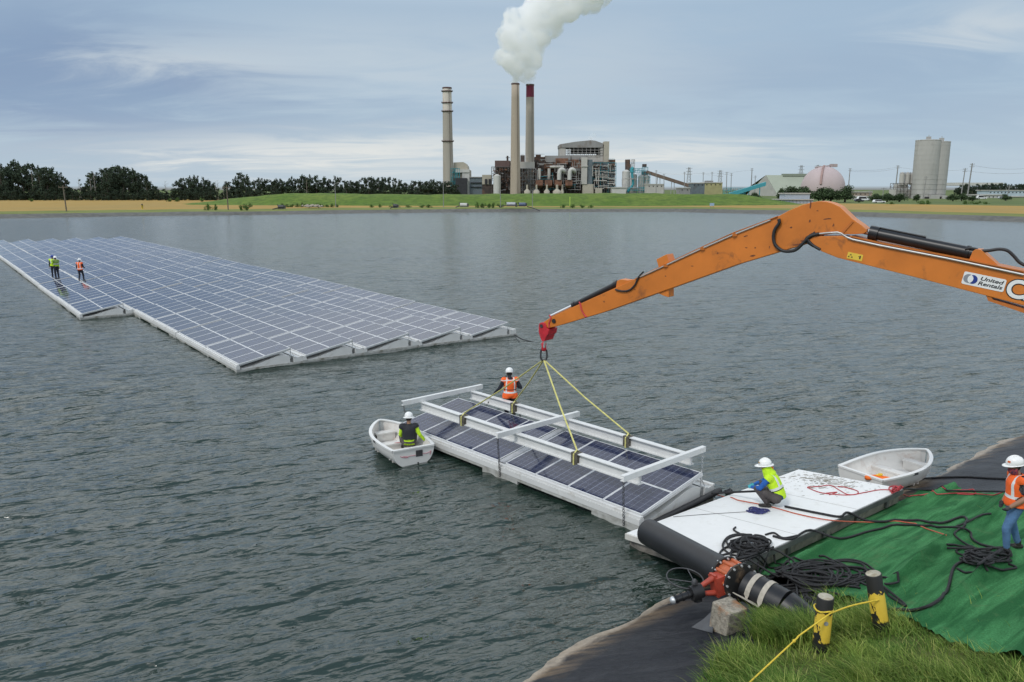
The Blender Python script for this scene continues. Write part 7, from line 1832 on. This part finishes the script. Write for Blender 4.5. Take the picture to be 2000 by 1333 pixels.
top_v = [(-60, 330), (0, 321), (40, 318), (70, 322), (95, 326), (108, 340), (118, 332), (132, 362), (140, 372), (165, 358), (175, 340), (200, 327), (220, 322), (250, 326), (272, 334), (290, 352), (302, 366), (312, 374), (335, 376), (345, 352), (365, 347), (385, 340), (400, 348), (412, 352), (416, 378), (434, 376), (446, 356), (455, 344), (470, 336), (484, 342), (494, 356), (505, 350), (530, 350), (560, 350), (592, 344), (610, 344), (640, 349), (660, 346), (685, 352), (720, 347), (750, 347), (775, 348), (800, 356), (830, 354), (860, 353), (890, 356)]
def topv(u):
    for (a, va), (c, vc) in zip(top_v[:-1], top_v[1:]):
        if a <= u <= c: return va + (vc - va) * (u - a) / (c - a)
    return 360
items = []
u = -40.0
while u < 900:
    v = topv(u); Y = 470 if u < 500 else 520
    items.append((u, v + g.uniform(-3, 4), Y + g.uniform(-14, 26), 'pine')); u += g.uniform(7.5, 11.5) if v < 365 else g.uniform(8, 14)
for k in range(26):      # a second, shorter rank fills the foot of the wood
    u = g.uniform(-30, 890); v = topv(u)
    if v < 362: items.append((u, v + g.uniform(10, 18), (455 if u < 500 else 505) + g.uniform(-6, 6), 'pine'))
for k in range(56):
    u = -38 + k * 9.8 + g.uniform(-3, 3); items.append((u, g.uniform(371, 379), 446 + g.uniform(-5, 5), 'pine'))
for u, v in ((152, 345), (156, 362), (174, 336), (182, 334), (322, 352), (326, 366), (420, 352), (424, 350), (436, 360), (60, 326), (598, 347)): items.append((u, v, 452, 'thin'))
items.sort(key=lambda q: q[0]); cnt = {'pine': 0, 'thin': 0}
for i, (u, v, Y, kind) in enumerate(items):
    p = PY(u, v, Y); h_ = p.z - GZ; cnt[kind] += 1
    lab = ('dark feathery evergreen, %s from the left in the far tree line' % ordinal(cnt['pine'])) if kind == 'pine' else ('bare pale thin tree, %s from the left in the far tree line' % ordinal(cnt['thin']))
    place(kind, i, (p.x, Y, GZ - 0.1), h_ * 1.0, g.uniform(0.75, 1.05) * (1.0 if h_ > 12 else 1.5), lab, 'dark evergreens of the far tree line' if kind == 'pine' else 'thin pale trees of the far tree line', 'pine_tree' if kind == 'pine' else 'bare_tree')
oaks = [(816, 322, 384, 400, 'light green small tree in front of the storage shed', 0.55), (880, 314, 384, 400, 'round dark oak before the shed, between cabin and dome', 1.35), (925, 316, 384, 404, 'round dark oak touching the left side of the pink dome', 1.1), (1025, 318, 390, 380, 'broad dark oak standing before the middle of the dome', 1.25), (1060, 322, 390, 384, 'dark oak squeezed between two oaks before the dome', 1.1), (1132, 311, 392, 375, 'tall dark oak before the right side of the dome', 0.95), (1285, 348, 396, 390, 'low dark oak left of the low white silo stand', 1.4), (1335, 346, 396, 392, 'low spreading oak in the middle of the yard row', 1.4), (1395, 348, 398, 388, 'low spreading oak just before the silo stand', 1.5), (686, 342, 365, 420, 'small dark tree at the end of the teal conveyor', 1.0), (1478, 350, 395, 400, 'small dark tree between the silo stand and concrete silos', 0.7), (1655, 350, 394, 410, 'round dark oak right of the concrete silos', 1.2), (1700, 345, 394, 415, 'tall dark oak behind the two leaning power poles', 1.1), (1752, 356, 396, 410, 'low oak right of the leaning power poles', 1.2), (1912, 350, 386, 430, 'small round tree alone near the right edge', 1.1), (1195, 378, 398, 370, 'small dark shrub like tree right of the dome oaks', 0.8)]
for i, (x, yt, yb, Y, lab, wd) in enumerate(oaks):
    p = PY(*Z2(x, yt), Y); place('oak', i, (p.x, Y, GZ - 0.1), (p.z - GZ) * 1.30, wd * 1.15, lab, 'oaks around the yards', 'oak_tree')
# far wood at right edge: individual crowns
n = 0
for k in range(34):
    x = 1668 + k * 10.5 + g.uniform(-3, 3); yt = 296 + g.uniform(0, 14) + (8 if x < 1690 else 0); Y = 900 + g.uniform(-30, 60); p = PY(*Z2(x, yt), Y); n += 1
    place('pine', k, (p.x, Y, GZ), (p.z - GZ), g.uniform(0.9, 1.3), 'dark tree, %s from the left in the wood behind the right warehouses' % ordinal(n), 'wood behind the right warehouses', 'pine_tree')
# bushes
bushes = [(405, 400, 12, 3, 'low bright bush'), (420, 401, 10, 2.4, 'low bright bush'), (482, 400, 16, 3.2, 'low bright bush'), (470, 401, 10, 2.5, 'low bright bush'), (392, 383, 8, 3.5, 'green bush'), (480, 380, 14, 3.6, 'green bush'), (462, 382, 8, 3.0, 'green bush'), (60, 385, 7, 3, 'green bush'), (330, 385, 10, 3, 'green bush'), (345, 385, 9, 3, 'green bush')]
for k in range(12): bushes.append((552 + k * 9.5, 399.5 + g.uniform(-1, 1.5), g.uniform(7, 11), g.uniform(1.4, 2.6), 'shore bush'))
for k in range(7): bushes.append((720 + k * 20 + g.uniform(-6, 6), 401.5 + g.uniform(-1, 1), g.uniform(8, 12), g.uniform(1.2, 2.0), 'shore bush'))
for k in range(5): bushes.append((935 + k * 10 + g.uniform(-3, 3), 401.5 + g.uniform(-1, 1), g.uniform(9, 13), g.uniform(1.6, 2.4), 'shore bush'))
bushes += [(1100 + k * 18, 405 + g.uniform(-1, 1), 10, 1.6, 'shore bush') for k in range(4)]
bushes += [(1798, 401, 14, 2.8, 'yard bush'), (1812, 400, 12, 3.2, 'yard bush'), (1885, 404, 14, 2.6, 'yard bush'), (1905, 404, 16, 2.6, 'yard bush'), (1925, 405, 12, 2.2, 'yard bush'), (1740, 402, 14, 1.8, 'yard bush')]
bushes.sort(key=lambda q: q[0]); cnt = {}
where = {'low bright bush': ('low bright green bush in the dry field', 'bushes in the dry field'), 'green bush': ('green bush at the foot of the far tree line', 'bushes at the foot of the tree line'), 'shore bush': ('low dark green bush on the far shore below the berm', 'bushes on the far shore'), 'yard bush': ('low green bush between the right field and yards', 'bushes before the yards')}
for i, (u, v, wpx, hh, kind) in enumerate(bushes):
    Y = {'low bright bush': 250, 'green bush': 400, 'shore bush': 283, 'yard bush': 330}[kind]; p = PY(u, v, Y); w_ = wpx / F * Y * 0.6; cnt[kind] = cnt.get(kind, 0) + 1
    o = place('bush', i, (p.x, Y, 1.1), hh, w_ / hh, '%s, %s from the left' % (where[kind][0], ordinal(cnt[kind])), where[kind][1], 'bush')
for kk, ps in protos.items():
    for j, p in enumerate(ps):
        if (kk, j) not in used:
            for ch in list(p.children): bpy.data.objects.remove(ch)
            bpy.data.objects.remove(p)
# ------------------------------------------------------------------ small things on the far shore
def shore_at(u, v, Y): p = PY(u, v, Y); return Vector((p.x, Y, max(p.z, 0.4)))
def pump(label, u, v, Y, mat_, L):
    p = shore_at(u, v, Y); r = thing('pump_unit', label, 'pump', p); b = MB(); b.tube([p + Vector((-L / 2, 0, 0.75)), p + Vector((L / 2, 0, 0.75))], 0.62, 12); b.build('tank', [mat_], r)
    b = MB(); b.box(p + Vector((0, 0, 0.2)), (L * 1.1, 1.0, 0.16)); b.box(p + Vector((L * 0.55, 0, 0.7)), (0.8, 0.9, 1.0)); b.build('skid', [dark_steel], r)
    b = MB(); b.tube([p + Vector((-L * .55, 0, .8)), p + Vector((-L * .62, 0, 1.6))], 0.10, 6); b.tube([p + Vector((-L * .6, 0, .4)), p + Vector((-L * 1.0, -3, 0.1))], 0.16, 6); b.build('hose', [rubber], r)
pump('white pump tank on the far shore below the annex buildings', 905.5, 405, 274, g_white, 2.4)
pump('silver pump tank on the far shore below the tan chimney', 998, 403.5, 275, car_g, 3.0)
pump('blue grey pump trailer on the far shore right of the tan chimney', 1020, 404, 275, M('pump_blue', (0.10, 0.13, 0.20), 0.6, 0, 0.2, 2.0), 2.2)
pump('dark pump on the far shore by the left rock pile', 549, 409, 262, dark_steel, 1.8)
pump('dark small pump on the far shore right of the rock pile', 772, 407, 268, dark_steel, 1.2)
b = MB(); p = shore_at(1030, 404, 275); b.tube([p, p + Vector((2.5, -5, -0.6)), p + Vector((4.0, -9, -1.2))], 0.16, 6, sub=3); tag(b.build('suction_hose', [rubber]), 'black suction hose running from the far shore into the pond', 'hose')
p = shore_at(610, 405, 268); b = MB()
for k in range(26): q = p + Vector((g.gauss(0, 1.9), g.gauss(0, 0.9), 0.1 + 0.5 * g.random())); b.lathe([(0.001, -.35), (.45, -.1), (.4, .2), (0.001, .38)], q, 6, smooth=False, sx=g.uniform(.7, 1.4), sy=g.uniform(.7, 1.4))
o = b.build('rock_pile', [M('pale_rock', (0.36, 0.31, 0.27), 0.9, 0, 0.2, 1.0)]); tag(o, 'pale pile of broken rock on the far shore', 'rock pile'); o['kind'] = 'stuff'
p = shore_at(278, 409, 226); r = thing('marker_post', 'short yellow marker post with dark top on the far left shore', 'marker post', p); b = MB(); b.lathe([(0.22, 0), (0.22, 0.9), (0.3, 0.95), (0.3, 1.05)], p, 10); b.build('post', [yel_d], r); b = MB(); b.lathe([(0.2, 1.05), (0.22, 1.4), (0.001, 1.5)], p, 10); b.build('cap', [ink], r)
p = shore_at(1113, 402, 276); b = MB(); b.tube([p, p + Vector((0, 0, 3.0))], 0.14, 6); tag(b.build('marker_post', [M('marker_lime', (0.45, 0.62, 0.10), 0.7)]), 'tall lime yellow marker post on the far shore', 'marker post')
p = shore_at(1390.5, 404.5, 270); b = MB(); b.box(p + Vector((0, 0, 0.8)), (1.3, 0.8, 0.9)); b.tube([p + Vector((-.4, 0, -.3)), p + Vector((-.4, 0, .5))], 0.07, 5); b.tube([p + Vector((.4, 0, -.3)), p + Vector((.4, 0, .5))], 0.07, 5); tag(b.build('control_box', [M('box_blue', (0.30, 0.42, 0.55), 0.6)], fix=True), 'pale blue control box on legs on the far shore', 'control box')

# ------------------------------------------------------------------ steam plume
def plume(name, label, axis, seed, dens, vox, Yc):
    b = MB(); g = random.Random(seed)
    def blob_(c, r_):
        prof = [(max(1e-3, r_ * math.sin(math.pi * k / 10)), -r_ * math.cos(math.pi * k / 10)) for k in range(11)]; b.lathe(prof, c, 14)
    for (u, v, rp, cnt_) in axis:
        for k in range(cnt_):
            c = PY(u + g.gauss(0, rp * 0.36), v + g.gauss(0, rp * 0.33), Yc + g.gauss(0, rp * 0.20)); blob_(c, rp * g.uniform(0.48, 0.70) / F * Yc)
    tmp = b.build('tmp', [], None); md = tmp.modifiers.new('r', 'REMESH'); md.mode = 'VOXEL'; md.voxel_size = vox
    dg = bpy.context.evaluated_depsgraph_get(); dg.update(); me = bpy.data.meshes.new_from_object(tmp.evaluated_get(dg)); bpy.data.objects.remove(tmp)
    n = len(me.vertices); co = np.empty(n * 3, dtype=np.float32); nr_ = np.empty(n * 3, dtype=np.float32); me.vertices.foreach_get('co', co); me.vertices.foreach_get('normal', nr_); co = co.reshape(-1, 3); nr_ = nr_.reshape(-1, 3)
    for i in range(n):
        p = Vector(co[i]); f = mnoise.turbulence(p * (1 / 22.0), 4, False, noise_basis='PERLIN_ORIGINAL', amplitude_scale=0.55, frequency_scale=2.1)
        f2 = 1 - abs(mnoise.noise(p * (1 / 11.0))); co[i] += nr_[i] * (f * 5.0 + (f2 - 0.6) * 4.0) * vox / 1.6
    me.vertices.foreach_set('co', co.ravel()); me.polygons.foreach_set('use_smooth', np.full(len(me.polygons), True)); me.update()
    m, t, out = nt('steam_volume'); tc = t.nodes.new('ShaderNodeTexCoord').outputs['Object']
    nz = noise_node(t, tc, 0.075, 5, 0.62, 0.4); den_ = math_node(t, 'MULTIPLY', ramp(t, nz, [(0.38, 0.03), (0.58, 1.0)]), dens)
    pv = t.nodes.new('ShaderNodeVolumeScatter'); pv.inputs['Color'].default_value = (0.997, 0.997, 1, 1); pv.inputs['Anisotropy'].default_value = 0.0; lk(t, den_, pv.inputs['Density'])
    lk(t, pv.outputs[0], out.inputs['Volume'])
    try: m.volume_intersection_method = 'FAST'
    except Exception: pass
    me.materials.clear(); o = link_mesh(name, me, [m]); o['kind'] = 'stuff'; return tag(o, label, 'steam')
ax = [(1007, 161, 7, 10), (1035, 163, 6.5, 10), (1007, 157, 9, 8), (1035, 159, 8, 8), (1007, 148, 12, 10), (1031, 150, 11, 9), (1010, 134, 20, 16), (1028, 138, 16, 12), (1012, 114, 28, 22), (1026, 108, 26, 18), (1018, 86, 33, 24), (1036, 78, 30, 20), (1024, 56, 34, 24), (1050, 46, 30, 20), (1012, 40, 20, 12), (1060, 24, 32, 22), (1086, 8, 32, 20), (1112, -8, 32, 20), (1140, -22, 36, 20), (1170, -44, 38, 20)]
plume('steam_plume', 'thick white steam plume drifting right from the two tall chimneys', ax, 3, 0.17, 2.0, 1005)
b = MB(); p = PY(1154, 268, 1035)
plume('steam_wisp', 'small white steam wisp above the boiler house roof', [(1154, 269, 4, 5), (1158, 265, 5, 5), (1155, 273, 3, 4)], 9, 0.10, 0.7, 1035)
cy.volume_step_rate = 3.0; cy.volume_max_steps = 256
